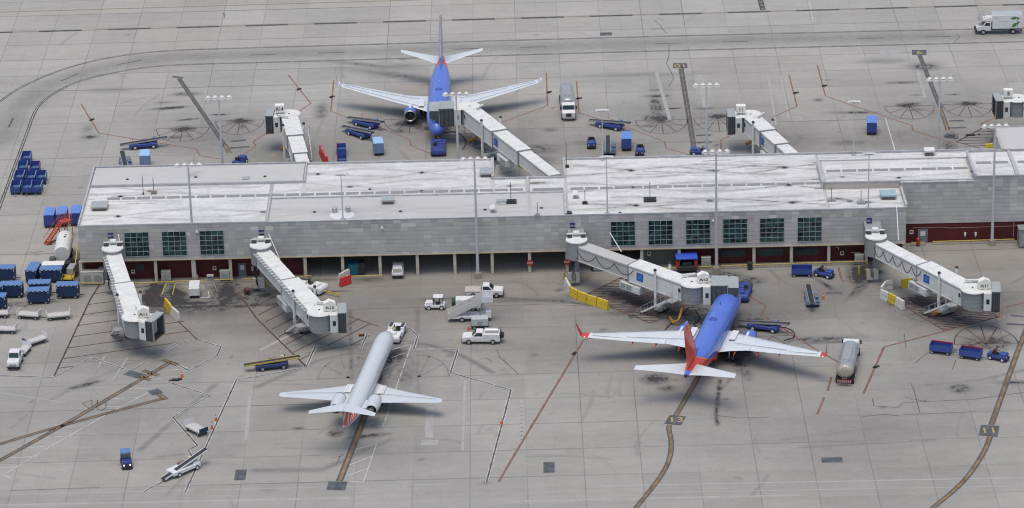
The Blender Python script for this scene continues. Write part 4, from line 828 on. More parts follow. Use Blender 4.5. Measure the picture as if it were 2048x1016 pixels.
    a = MB(); a.box((xc, 0, .75), (1.2, 2.2, .5)); a.bar((xc-1.0, -.6, .9), (xc+1.0, .6, 1.3), .14); a.bar((xc-1.0, .6, 1.4), (xc+1.0, -.6, .8), .14); part(t, 'bogie', a, [GREYM])
    for sg in (-1, 1): wheel(t, xc, sg*.75, .5, .42)
    if ac:
        xa = L*.52; a = MB(); sl_ = (zt(xa+2)-zt(xa-2))/4; za = zt(xa)-3.55; yy = side*(w2/2-.35)
        a.box((xa, yy, za), (3.9, 1.3, 1.15), ry=-math.atan(sl_)); o = part(t, 'air_conditioner', a, [mat('ac_white', (.58, .59, .57), .55)], bevel=.04)
        b = MB()
        for k in (-1.25, -.1): b.box((xa+k, yy+side*.66, za+.05+k*sl_), (.95, .04, .8), ry=-math.atan(sl_))
        b.box((xa+1.25, yy+side*.66, za+.05), (.9, .03, .7), ry=-math.atan(sl_), m=1); part(o, 'grille', b, [GREYM, WHITE])
        c = MB()
        for k in (-1.5, 1.5): c.bar((xa+k, yy, za+.5), (xa+k, yy, za+1.2), .14)
        part(t, 'hanger', c, [WHITEB])
    if ad:
        xa = L*.60; z = zt(xa)-1.35; a = MB(); a.box((0, 0, 0), (1.25, .05, 1.25)); o = part(t, 'blue_poster', a, [ADB]); o.location = (xa, side*(w2/2+.03), z); o.rotation_euler = (0, -math.atan((zt(xa+1)-zt(xa))), 0)
        b = MB(); b.box((0, side*.03, .12), (.7, .02, .18)); b.box((0, side*.03, -.2), (.5, .02, .1)); part(o, 'poster_print', b, [mat('poster_pale', (.10, .28, .55), .5)])
    if hose:
        pts = []; n = hose
        for k in range(n):
            xa = 1.4+(L*.55-1.4)*k/n; xb = 1.4+(L*.55-1.4)*(k+1)/n
            for j in range(9):
                u = j/8; x = xa+(xb-xa)*u; pts.append((x, side*(w2/2+.14), zt(x)-.55-(1.6*(1-(2*u-1)**2)*(.8+.2*math.sin(k*3)))+.0))
        a = MB(); a.tube(pts, .055); part(t, 'power_cable', a, [DARK])
    # cab
    a = MB(); a.cyl((L, 0, zf-.1), (L, 0, zc-.1), 1.62, n=28)
    for k in range(4): a.cyl((L, 0, zf+.5+k*.62), (L, 0, zf+.55+k*.62), 1.66, n=28, m=1)
    part(t, 'cab_rotunda', a, [GREYB, GREYM]); a = MB(); a.cyl((L, 0, zc-.1), (L, 0, zc+.06), 1.95, 1.85, n=32); a.cyl((L-.3, 0, zc+.06), (L-.3, 0, zc+.14), .14, n=8, m=1); part(t, 'cab_roof', a, [WHITEB, BLACK])
    a = MB(); k0 = -1.5; a.bar((L-1.62, side*1.05, zf), (L-1.62, side*1.05, zc-.1), .5, .7)
    part(t, 'cab_corner_post', a, [WHITEB]); a = MB(); a.box((L-1.5, side*1.42, zc-1.2), (.42, .06, .62)); part(t, 'corner_window', a, [GLASS])
    def H(u, v, z): return (L+u*ch-v*sh, u*sh+v*ch, z)
    def obox(mb, u, v, z, su, sv, sz, m=0): mb.box(H(u, v, z), (su, sv, sz), rz=h, m=m)
    a = MB(); obox(a, 1.95, 0, (zf+zc)/2-.05, 1.15, 3.3, zc-zf+.05); part(t, 'cab', a, [WHITEB], bevel=.05)
    a = MB()
    for sg in (-1, 1): obox(a, 1.98, sg*1.66, zc-1.35, .45, .04, .75)
    part(t, 'cab_window', a, [GLASS])
    # canopy: ribbed fabric box, open at the front
    l0, l1 = 2.53, 3.75+docked; a = MB(); tp = zc+.25; hw = 1.75
    for sg in (-1, 1):
        obox(a, (l0+l1)/2, sg*hw, (zf+tp)/2, l1-l0, .14, tp-zf)
        for k in range(4): obox(a, l0+.15+(l1-l0-.25)*k/3, sg*(hw+.06), (zf+tp)/2, .10, .12, tp-zf, 1)
    obox(a, (l0+l1)/2, 0, tp+.02, l1-l0+.05, hw*2+.2, .12, 2); obox(a, (l0+l1)/2, 0, zf-.05, l1-l0, hw*2, .14, 1)
    part(t, 'canopy', a, [HOOD, BLACK, mat('canopy_top', (.32, .36, .36), .7)])
    a = MB()
    for sg in (-1, 1): obox(a, l1, sg*hw, (zf+tp)/2, .12, .26, tp-zf)
    obox(a, l1, 0, tp, .12, hw*2+.26, .2); part(t, 'canopy_rim', a, [GREYM]); a = MB(); obox(a, l1-.05, 0, zf-.16, .2, hw*2, .12); part(t, 'floor_bumper', a, [mat('bumper_tan', (.45, .33, .12), .7)])
    a = MB(); obox(a, 2.5, 0, (zf+zc)/2, .06, 2.2, 2.1); part(t, 'inner_door', a, [mat('inner_beige', (.45, .43, .38), .7)])
    if docked:      # bellows hood bulging over the aircraft door
        rings = []
        for k in range(7):
            u = l1-.2+k*.30; dr = .35*math.sin(k/6*1.6)
            rings.append([H(u, v, z) for v, z in [(-hw+dr*.2, zf+.6+k*.12), (-hw*.98, tp-.35), (-hw*.6, tp+.15+.2*math.sin(k*.5)), (0, tp+.3+.25*math.sin(k*.5)), (hw*.6, tp+.15+.2*math.sin(k*.5)), (hw*.98, tp-.35), (hw-dr*.2, zf+.6+k*.12)]])
        a = MB(); n = 7
        for j in range(6):
            for k in range(6): a.face([rings[j][k], rings[j][k+1], rings[j+1][k+1], rings[j+1][k]], 1 if k in (0, 5) else 0)
        part(t, 'bellows', a, [mat('bellows_grey', (.33, .37, .37), .75), HOOD])
    if sign is not None and sign_flip:
        a = MB(); a.box((0, 0, 0), (1.5, 1.1, 1.2)); a.cyl((0, 0, -1.0), (0, 0, -.6), .12, n=8); o = part(t, 'sign_box', a, [mat('sign_box_white', (.78, .77, .70), .5)]); o.location = H(1.5, 0, zc+1.0); o.rotation_euler = (0, 0, -rz)
        text(o, sign, .95, BLACK, (0, -.57, 0), (R(90), 0, 0))
    elif sign is not None:
        sx = MB(); q = h if not sign_flip else h
        c0 = H(1.75, side*1.0 if False else 0, zc+.75); o = bpy.data.objects.new('sign_box', None)
        a = MB(); a.prism([(-.85, -.6), (.85, -.6), (.85, .55), (0, .95), (-.85, .55)], -.5, .5); o = part(t, 'sign_box', a, [mat('sign_box_white', (.78, .77, .70), .5)])
        p = H(1.4, 0, zc+.75); o.location = p; o.rotation_euler = (0, 0, (R(90)-rz) if sign_flip else (-rz+R(8)))
        if sign_flip: o.rotation_euler = (0, 0, -rz)
        text(o, sign, .92, BLACK, (0, -.52, -.02), (R(78) if not sign_flip else R(90), 0, 0))
    # service stair beside the cab
    if stair:
        xs, ys = L-2.1, side*2.35; zl = zt(xs)-2.7; ln = zl*1.45; a = MB(); a.box((xs, ys, zl), (1.3, 1.4, .1)); part(t, 'stair_platform', a, [GREYM])
        sd = -1
        a = MB()
        for k in range(11):
            f = k/10; a.box((xs-.7-ln*f, ys, zl-zl*.93*f), (.34, .85, .06))
        for sg in (-1, 1): a.bar((xs-.6, ys+sg*.45, zl), (xs-.8-ln, ys+sg*.45, .15), .07, .24, 1)
        part(t, 'stair_flight', a, [GREYM, WHITEB])
        a = MB()
        for sg in (-1, 1):
            a.bar((xs-.6, ys+sg*.45, zl+1.0), (xs-.8-ln, ys+sg*.45, 1.1), .05, .05); 
            for k in range(5): f = k/4; a.bar((xs-.6-ln*f, ys+sg*.45, zl*(1-.95*f)), (xs-.6-ln*f, ys+sg*.45, zl*(1-.95*f)+1.0), .04)
        for x_, y_ in ((-.6, .7), (.6, .7), (.6, -.7), (-.6, -.7)): a.bar((xs+x_, ys+y_*side*-1, zl), (xs+x_, ys+y_*side*-1, zl+1.1), .05)
        a.bar((xs-.6, ys+.7*side, zl+1.1), (xs+.6, ys+.7*side, zl+1.1), .05); part(t, 'handrail', a, [GALV])
        for sg in (-1, 1): wheel(t, xs-.75-ln, ys+sg*.5, .2, .12)
    a = MB(); xb = L-2.4; a.bar((xb, -side*.4, zt(xb)+.35), (xb+1.1, -side*2.0, zt(xb)+.35), .32, .28); a.bar((xb+.2, 0, zt(xb)), (xb+.2, 0, zt(xb)+.3), .1); part(t, 'floodlight', a, [WHITEB])
    return t
ga = lambda p, z: G(p[0], p[1], z)
bridge('white jet bridge marked A17 with its canopy open towards the viewer', ga((225, 495), 7.2), ga((270, 632), 5.9), -22, 'A17', ledge=True, stair=1, ac=0, ad=0)
bridge('white jet bridge marked A15 reaching towards the silver jet', ga((521, 489), 7.2), ga((640, 622), 5.9), 3, 'A15', ledge=True, hose=0, ad=0)
bridge('white jet bridge marked A13 docked at the blue jet below', ga((1153, 478), 7.2), ga((1387, 565), 6.2), -4, 'A13', zc=6.2, hose=3, docked=1.2, tan=True)
bridge('white jet bridge marked A11 at an empty stand with cables looped below', ga((1752, 471), 7.2), ga((1948, 577), 6.1), -6, 'A11', zc=6.1, hose=5)
bridge('white jet bridge behind the roof left of the far blue jet', (-33.2, 524.5), ga((578, 227), 6.2), 178, 'A14', zc=6.2, sections=3, ad=0, hidden_rot=True, sign_flip=True, side=-1, stair=1, ac=1)
bridge('white jet bridge docked at the far blue jet nose', (6.2, 521.5), ga((938, 212), 6.2), 180, None, zc=6.2, sections=3, hidden_rot=True, docked=1.2, side=1, stair=0)
bridge('white jet bridge with blue poster behind the roof marked 11', (44.6, 525.5), ga((1500, 228), 6.2), 180, '11', zc=6.2, sections=3, hidden_rot=True, sign_flip=True, side=1, stair=0)
bridge('white jet bridge cut off by the right picture edge marked 8', (96, 549), ga((2034, 196), 6.2), 182, '8', zc=6.2, sections=2, hidden_rot=True, sign_flip=True, side=1, ad=0, ac=0, stair=0)
# stay rods fixed to the facade beside the bridges
for (ax, ay, az, bx, by, bz, lab) in [(*ga((232, 437), 9.2), 9.5, *ga((247, 540), 5), 5.2, 'thin white stay pole beside bridge A17'), (*ga((538, 480), 7), 8.0, *ga((560, 520), 5), 5.0, 'thin white stay pole beside bridge A15'), (*ga((1220, 473), 7), 7.6, *ga((1243, 506), 6), 6.2, 'white stay rod on the roof of bridge A13'), (*ga((1793, 415), 9.2), 9.7, *ga((1797, 482), 6.5), 6.6, 'white stay rod beside bridge A11')]:
    a = MB(); a.cyl((ax, ay, az), (bx, by, bz), .07, n=6); solo('stay_rod', a, [WHITE], lab, 'stay rod', 'white stay rods by the bridges')

# ------------------------------------------------------------------ aircraft
def airfoil(c, t, n=9):
    up = [(x, t*c*(1.48*math.sqrt(x)-.63*x-1.76*x*x+1.42*x**3-.51*x**4)) for x in [(1-math.cos(math.pi*i/n))/2 for i in range(n+1)]]
    return [(x*c, z*.62) for x, z in up[::-1]]+[(x*c, -z*.38) for x, z in up[1:-1]]
def wing_mb(secs, mf=None):
    """secs: (a_le, b, z, chord, thickness, cant) root to tip; cant tilts the section from flat to upright"""
    rings = []
    for a, b, z, c, t, k in secs:
        ck, sk = math.cos(R(k)), math.sin(R(k)); sg = 1 if b >= 0 else -1
        rings.append([(a+x, b-sg*zz*sk, z+zz*ck) for x, zz in airfoil(c, t)])
    m = MB(); m.loft(rings, mf=mf); return m
def fuselage(L, Rw, Rh, zc0, Ln, La, droop, rise, rend=.18, n=40, k=56, pn=1.75, pt=1.7, st=0.):
    global NST
    NST = st; sh = lambda a: a-st*max(0, (12-a)/12)
    rings = []; A = sorted(set([Ln*(i/16)**1.6 for i in range(17)]+list(np.linspace(Ln, La, 18))+[La+(L-La)*i/20 for i in range(21)]))
    S_ = []
    for a in A:
        if a < Ln: f = max(.012, (1-((Ln-a)/Ln)**pn)**.5 if a > 0 else 0.012); zc = zc0-droop*((Ln-a)/Ln)**2
        elif a > La: q = (a-La)/(L-La); f = 1-(1-rend)*q**pt; zc = zc0+rise*q**1.5
        else: f, zc = 1, zc0
        S_.append((a, f, zc))
        rings.append([(sh(a), Rw*f*math.sin(2*math.pi*j/n), zc+Rh*f*math.cos(2*math.pi*j/n)) for j in range(n)])
    return rings, S_
def surf(S_, Rw, Rh, a, th, k=1.0):
    f = np.interp(a, [s[0] for s in S_], [s[1] for s in S_]); zc = np.interp(a, [s[0] for s in S_], [s[2] for s in S_])
    return (a-NST*max(0, (12-a)/12), Rw*f*math.sin(th)*k, zc+Rh*f*math.cos(th)*k)
def patch(mb, S_, Rw, Rh, a0, a1, t0, t1, m=0, k=1.006, nn=3):
    for i in range(nn):
        ta, tb = t0+(t1-t0)*i/nn, t0+(t1-t0)*(i+1)/nn
        mb.face([surf(S_, Rw, Rh, a0, ta, k), surf(S_, Rw, Rh, a1, ta, k), surf(S_, Rw, Rh, a1, tb, k), surf(S_, Rw, Rh, a0, tb, k)], m)
def gear(t, a, b, r, w, top, pair=True):
    g_ = MB(); g_.cyl((a, b, r), (a, b, top), .13, n=10); g_.bar((a, b-.35, r), (a, b+.35, r), .12); o = part(t, 'landing_gear', g_, [GALV])
    for s in (-.36, .36): wheel(o, a, b+s, r, w) if False else wheel(t, a, b+s, r, w)
def _narrow(o, k): o.scale = (k, 1, 1)
def place_plane(name, label, nose, heading):
    t = thing(name, label, 'airliner', (*nose, 0), heading+math.pi); return t
NST = 0
def jet737(label, nose, heading, st=0., wl=None, far=False):
    t = place_plane('airliner', label, nose, heading); Rw, Rh = 1.88, 2.0
    rings, S_ = fuselage(32.4, Rw, Rh, 3.2, 5.6, 19.5, .5, 1.35, .13, pn=2.05, st=st)
    def mf(x, y, z):      # blue over a red belly that sweeps up to the tail
        if x > 31.1: return 0
        zb = 1.55+max(0, (x-9)/9)*.85 if x < 19 else 2.5+((x-19)/8.4)**2.0*2.85
        d = z-zb
        return 1 if d < 0 else (2 if d < .13 and x > 8 else 0)
    # finer rings so the livery edge is smooth
    fine = []
    for r0, r1 in zip(rings[:-1], rings[1:]):
        for q in range(3): fine.append([tuple(Vector(p)*(1-q/3)+Vector(s)*(q/3)) for p, s in zip(r0, r1)])
    fine.append(rings[-1]); m = MB(); m.loft(fine, mf=mf); part(t, 'fuselage', m, [AB, AR, AO])
    m = MB()
    for t0, t1 in ((.08, .34), (.37, .66), (.70, 1.0)):
        for s in (-1, 1): patch(m, S_, Rw, Rh, 1.55+.25*t0, 2.25+.45*t0, s*t0, s*t1)
    part(t, 'cockpit_window', m, [mat('cockpit_glass', (.05, .06, .07), .12)])
    m = MB()
    for t0 in (.05, .36, .69, 1.02):
        for s in (-1, 1): patch(m, S_, Rw, Rh, 1.42, 2.5, s*t0, s*(t0+.035), k=1.008)
    patch(m, S_, Rw, Rh, 2.5, 2.62, -1.05, 1.05, k=1.008, nn=10); part(t, 'window_frame', m, [WHITE])
    m = MB()
    for k in range(34):
        a = 5.6+k*.62
        if a > 25.5: break
        for s in (-1, 1): patch(m, S_, Rw, Rh, a, a+.24, s*1.33, s*1.50, k=1.004, nn=1)
    part(t, 'cabin_window', m, [mat('cabin_glass', (.04, .05, .09), .2)])
    m = MB()
    for a in (5.1-1.6, 26.2):
        for s in (-1, 1):
            for (u0, u1, v0, v1) in ((a, a+.05, 1.15, 1.95), (a+.85, a+.9, 1.15, 1.95), (a, a+.9, 1.13, 1.16)): patch(m, S_, Rw, Rh, u0, u1, s*v0, s*v1, k=1.005, nn=2)
    part(t, 'door_outline', m, [mat('door_line', (.30, .36, .62), .4)])
    m = MB(); m.cyl((13.8, 0, 5.15), (13.8, 0, 5.28), .62, .55, n=20); part(t, 'antenna_fairing', m, [mat('antenna_blue', (.05, .09, .38), .4)])
    for a in (8.5, 17.4): m = MB(); m.box((a, 0, 5.32), (.35, .05, .3), top=(.5, 1)); part(t, 'blade_antenna', m, [BLACK if a < 10 else WHITE])
    for s in (-1, 1):
        secs = [(10.3, s*1.2, 2.15, 8.3, .12, 0), (11.6, s*3.0, 2.35, 6.6, .12, 0), (13.3, s*5.6, 2.62, 4.75, .115, 0), (16.3, s*11.2, 3.25, 3.3, .11, 0), (19.25, s*16.7, 3.95, 1.75, .10, 0), (19.75, s*17.3, 4.06, 1.5, .10, 22), (20.4, s*17.62, 4.4, 1.25, .09, 60), (21.5, s*17.8, 5.6, .8, .08, 78), (22.3, s*17.95, 6.7, .45, .08, 80)]
        m = wing_mb(secs[:5]); o = part(t, 'wing', m, [AW]); m = wing_mb(secs[4:]); part(t, 'winglet', m, [wl or AR])
        # slat and flap gaps, fuel panel
        m = MB()
        for (p0, p1) in (((12.6, 3.4, 2.68), (19.5, 16.4, 4.04)), ((16.0, 3.4, 2.74), (17.0, 7.0, 2.98)), ((17.0, 7.0, 2.98), (18.6, 11.6, 3.46)), ((19.0, 12.0, 3.42), (20.2, 16.2, 4.0)), ((17.2, 6.1, 2.86), (18.2, 6.1, 2.72))):
            m.bar((p0[0], s*p0[1], p0[2]), (p1[0], s*p1[1], p1[2]), .05, .05)
        part(o, 'panel_line', m, [GREYM]); m = MB(); m.box((13.6, s*3.0, 2.86), (3.2, .9, .03)); part(o, 'wing_walkway', m, [WHITE])
        for b in (4.0, 7.4, 10.6):
            a0 = 17.2+max(0, (b-5.6))*.16; z0 = 2.35+(b-4)*.11; r = []
            for k, f in enumerate((0.02, .6, 1, .85, .5, .02)): r.append([(a0-1.6+k*.72, s*b+.17*f*math.sin(2*math.pi*j/10), z0-.12+.22*f*math.cos(2*math.pi*j/10)-.03*k) for j in range(10)])
            m = MB(); m.loft(r); part(o, 'flap_fairing', m, [AR])
        # engine
        b = s*4.83; r = []; pr = [(10.55, .86), (10.6, .98), (10.85, 1.04), (11.6, 1.09), (12.8, 1.06), (13.9, .93), (14.6, .78)]
        r = [[(a, b+q*math.sin(2*math.pi*j/28), 1.62+q*math.cos(2*math.pi*j/28)) for j in range(28)] for a, q in pr]
        m = MB(); m.loft(r, caps=False); m.loft([[(a, b+q*math.sin(2*math.pi*j/28), 1.62+q*math.cos(2*math.pi*j/28)) for j in range(28)] for a, q in ((14.6, .78), (13.9, .76))], caps=False)
        eng = part(t, 'engine', m, [AB]); m = MB(); m.loft([[(a, b+q*math.sin(2*math.pi*j/28), 1.62+q*math.cos(2*math.pi*j/28)) for j in range(28)] for a, q in ((10.85, 1.045), (10.62, 1.0), (10.52, .90), (10.62, .80), (11.5, .76))], caps=False); part(eng, 'intake_lip', m, [AM])
        m = MB(); m.cyl((11.45, b, 1.62), (11.5, b, 1.62), .77, n=28); part(eng, 'fan', m, [BLACK]); m = MB(); m.cyl((11.1, b, 1.62), (11.5, b, 1.62), .02, .22, n=14); part(eng, 'spinner', m, [GREYM])
        m = MB(); m.cyl((13.8, b, 1.6), (15.4, b, 1.6), .50, .30, n=20); part(eng, 'exhaust_nozzle', m, [AM]); m = MB(); m.prism([(11.4, 2.6), (12.2, 2.9), (15.2, 2.75), (15.6, 2.3), (12, 2.2)], b-.17, b+.17); part(eng, 'pylon', m, [WHITE])
        # tail plane, nav lamp
        m = wing_mb([(28.0, s*.4, 4.55, 4.0, .10, 0), (29.2, s*2.2, 4.8, 3.1, .10, 0), (32.2, s*7.1, 5.45, 1.35, .09, 0)]); part(t, 'tailplane', m, [AW])
        m = MB(); m.cyl((21.1, s*17.15, 4.1), (21.18, s*17.15, 4.1), .05, n=8); part(t, 'navigation_lamp', m, [LITR])
    rg = lambda a, z, c, th: [(a+x, zz, z) for x, zz in [(p, q*1.0) for p, q in airfoil(c, th)]]
    def fin(secs):
        rr = []
        for a, z, c, th in secs:
            up = [(x, .5*th*c*4*(x/c)**.5*(1-x/c)**.8 if 0 < x < c else 0.0) for x in [c*(1-math.cos(math.pi*i/9))/2 for i in range(10)]]
            rr.append([(a+x, y, z) for x, y in up[::-1]]+[(a+x, -y, z) for x, y in up[1:-1]])
        m = MB(); m.loft(rr); return m
    fm = fin([(22.6, 4.9, 8.6, .012), (25.3, 5.6, 6.2, .05), (26.1, 6.4, 5.5, .08), (27.0, 7.5, 5.0, .09), (27.9, 8.5, 4.55, .09), (28.8, 9.6, 4.0, .09), (29.7, 10.7, 3.4, .09), (31.1, 12.35, 2.5, .08)])
    def fc(f):
        x = sum(fm.v[i][0] for i in f)/len(f); z = sum(fm.v[i][2] for i in f)/len(f); u = x-(22.6+(z-4.9)*1.14); return (3 if z > 6.9 else 0) if far else 0 if z > 11.6 or u < .0+.42 or (z < 6.2 and x < 26) else (2 if abs(u-1.0) < .28 or (abs(u-2.9) < .2 and z > 8) else 1)
    fm.m = [fc(f) for f in fm.f]
    part(t, 'tail_fin', fm, [AB, AR, AO, mat('fin_edge', (.36, .36, .42), .4)])
    m = MB(); m.cyl((32.2, 0, 4.55), (32.65, 0, 4.6), .28, .2, n=14); part(t, 'exhaust_outlet', m, [BLACK])
    m = MB(); m.box((15, 0, 1.35), (8, 3.0, .9), top=(1, 1)); part(t, 'belly_fairing', m, [AR], bevel=.3)
    gear(t, 3.9-st*.6, 0, .36, .22, 1.8); gear(t, 16.4, 2.86, .56, .38, 2.1); gear(t, 16.4, -2.86, .56, .38, 2.1)
    return t
jet737('blue and red airliner docked at the bridge marked A13', (30.87, 480.94), 1.3071, 1.5)
jet737('blue airliner nose on behind the concourse roof', (-13.24, 553.19), -1.5884, 0, mat('winglet_pale', (.45, .40, .50), .4), True)

def regional(label, nose, heading):
    t = place_plane('regional_jet', label, nose, heading); Rw = Rh = 1.36; Lf = 34.2
    rings, S_ = fuselage(Lf, Rw, Rh, 2.75, 4.4, 23.0, .35, .75, .14, n=36, pn=1.9, pt=1.5); m = MB(); m.loft(rings); part(t, 'fuselage', m, [AL])
    m = MB()
    for t0, t1 in ((.06, .45), (.5, .95)):
        for s in (-1, 1): patch(m, S_, Rw, Rh, 1.3, 2.05, s*t0, s*t1)
    part(t, 'cockpit_window', m, [GLASS]); m = MB()
    for k in range(30):
        a = 5.2+k*.62
        if a > 23.6: break
        for s in (-1, 1): patch(m, S_, Rw, Rh, a, a+.26, s*1.12, s*1.38, k=1.004, nn=1)
    part(t, 'cabin_window', m, [mat('cabin_glass_grey', (.10, .12, .14), .25)])
    m = MB()
    for k, a in enumerate(np.linspace(11.2, 15.4, 8)):
        for s in (-1, 1): patch(m, S_, Rw, Rh, a, a+.28, s*.93, s*1.07, k=1.003, nn=1)
    part(t, 'fuselage_titles', m, [mat('title_grey', (.36, .38, .40), .4)])
    for s in (-1, 1):
        m = wing_mb([(15.2, s*.9, 1.75, 7.0, .12, 0), (17.1, s*3.4, 1.9, 4.9, .12, 0), (18.9, s*6.6, 2.15, 3.3, .11, 0), (21.0, s*11.0, 2.45, 1.5, .10, 0), (21.5, s*11.45, 2.55, .95, .1, 20)]); o = part(t, 'wing', m, [AL])
        m = MB(); m.box((18.4, s*2.35, 2.2), (2.6, .95, .03)); part(o, 'wing_walkway', m, [WHITE])
        m = MB()
        for k in range(5): m.box((17.5+k*.45, s*2.55, 2.225), (.18, .1, .02))
        part(o, 'walkway_lettering', m, [GREYM]); m = MB()
        for p0, p1 in (((19.8, 2.9, 2.18), (20.6, 6.4, 2.36)), ((20.6, 6.4, 2.36), (21.6, 10.6, 2.6))): m.bar((p0[0], s*p0[1], p0[2]), (p1[0], s*p1[1], p1[2]), .035)
        part(o, 'panel_line', m, [GREYM])
        b = s*2.5; c28 = lambda a, q: [(a+1.4, b+1.17*q*math.sin(2*math.pi*j/24), 3.1+1.17*q*math.cos(2*math.pi*j/24)) for j in range(24)]
        m = MB(); m.loft([c28(a, q) for a, q in ((22.0, .62), (22.05, .70), (22.4, .78), (23.4, .84), (24.8, .76), (25.7, .62))], caps=False); e = part(t, 'engine', m, [AL])
        m = MB(); m.loft([c28(a, q) for a, q in ((25.7, .62), (25.0, .60))], caps=False); m.cyl((26.4, b, 3.1), (27.7, b, 3.1), .50, .30, n=18); part(e, 'exhaust_nozzle', m, [AM])
        m = MB(); m.loft([c28(a, q) for a, q in ((22.4, .785), (22.0, .70), (21.98, .60), (22.5, .56))], caps=False); part(e, 'intake_lip', m, [AM]); m = MB(); m.cyl((23.9, b, 3.1), (23.95, b, 3.1), .66, n=18); part(e, 'fan', m, [BLACK])
        m = MB(); m.box((25.4, s*1.45, 3.1), (2.6, 1.2, .22)); part(e, 'pylon', m, [AL])
        m = wing_mb([(31.6, s*.1, 6.25, 2.8, .09, 0), (32.3, s*1.4, 6.2, 2.3, .09, 0), (34.1, s*4.55, 6.05, 1.05, .09, 0)]); part(t, 'tailplane', m, [AL])
    # fin with slanted red and white stripes
    rr = []
    for z in np.linspace(3.4, 6.2, 20):
        f = (z-3.4)/2.8; a = 28.0+3.7*f; c = 5.6-2.8*f; up = [(x, .09*c*2*(x/c)**.5*(1-x/c)**.8 if 0 < x < c else 0.) for x in [c*i/26 for i in range(27)]]
        rr.append([(a+x, y, z) for x, y in up[::-1]]+[(a+x, -y, z) for x, y in up[1:-1]])
    def stripe(x, y, z): q = ((x-28)*.75+(z-3.4)*.55)/.62; return 1 if int(math.floor(q)) % 3 != 2 and x-28.0-1.3*(z-3.4) > .6 else (2 if False and x-28.0-1.3*(z-3.4) > .6 and z < 5.2 else 0)
    m = MB(); m.loft(rr, mf=stripe); part(t, 'tail_fin', m, [AL, AR, mat('livery_navy', (.03, .05, .18), .4)])
    # striped rear fuselage band
    m = MB()
    for k in range(7):
        for s in (-1, 1):
            for q in range(6): a = 28.0+k*.80+q*.22; patch(m, S_, Rw, Rh, a, a+.5, s*(.35+q*.2), s*(.35+q*.2+.21), m=0, k=1.012, nn=1)
    part(t, 'tail_stripes', m, [AR]); m = MB(); m.cyl((34.1, 0, 3.5), (34.8, 0, 3.52), .3, .2, n=14); part(t, 'exhaust_outlet', m, [AM]); m = MB(); m.cyl((31.2, 0, 6.28), (34.5, 0, 6.28), .22, .12, n=12); part(t, 'tail_bullet', m, [AL])
    gear(t, 3.2, 0, .28, .18, 1.6); gear(t, 18.8, 2.0, .45, .3, 1.7); gear(t, 18.8, -2.0, .45, .3, 1.7); return t
regional('silver regional jet with striped red tail at the lower middle', (-19.3, 471.5), R(81.2))

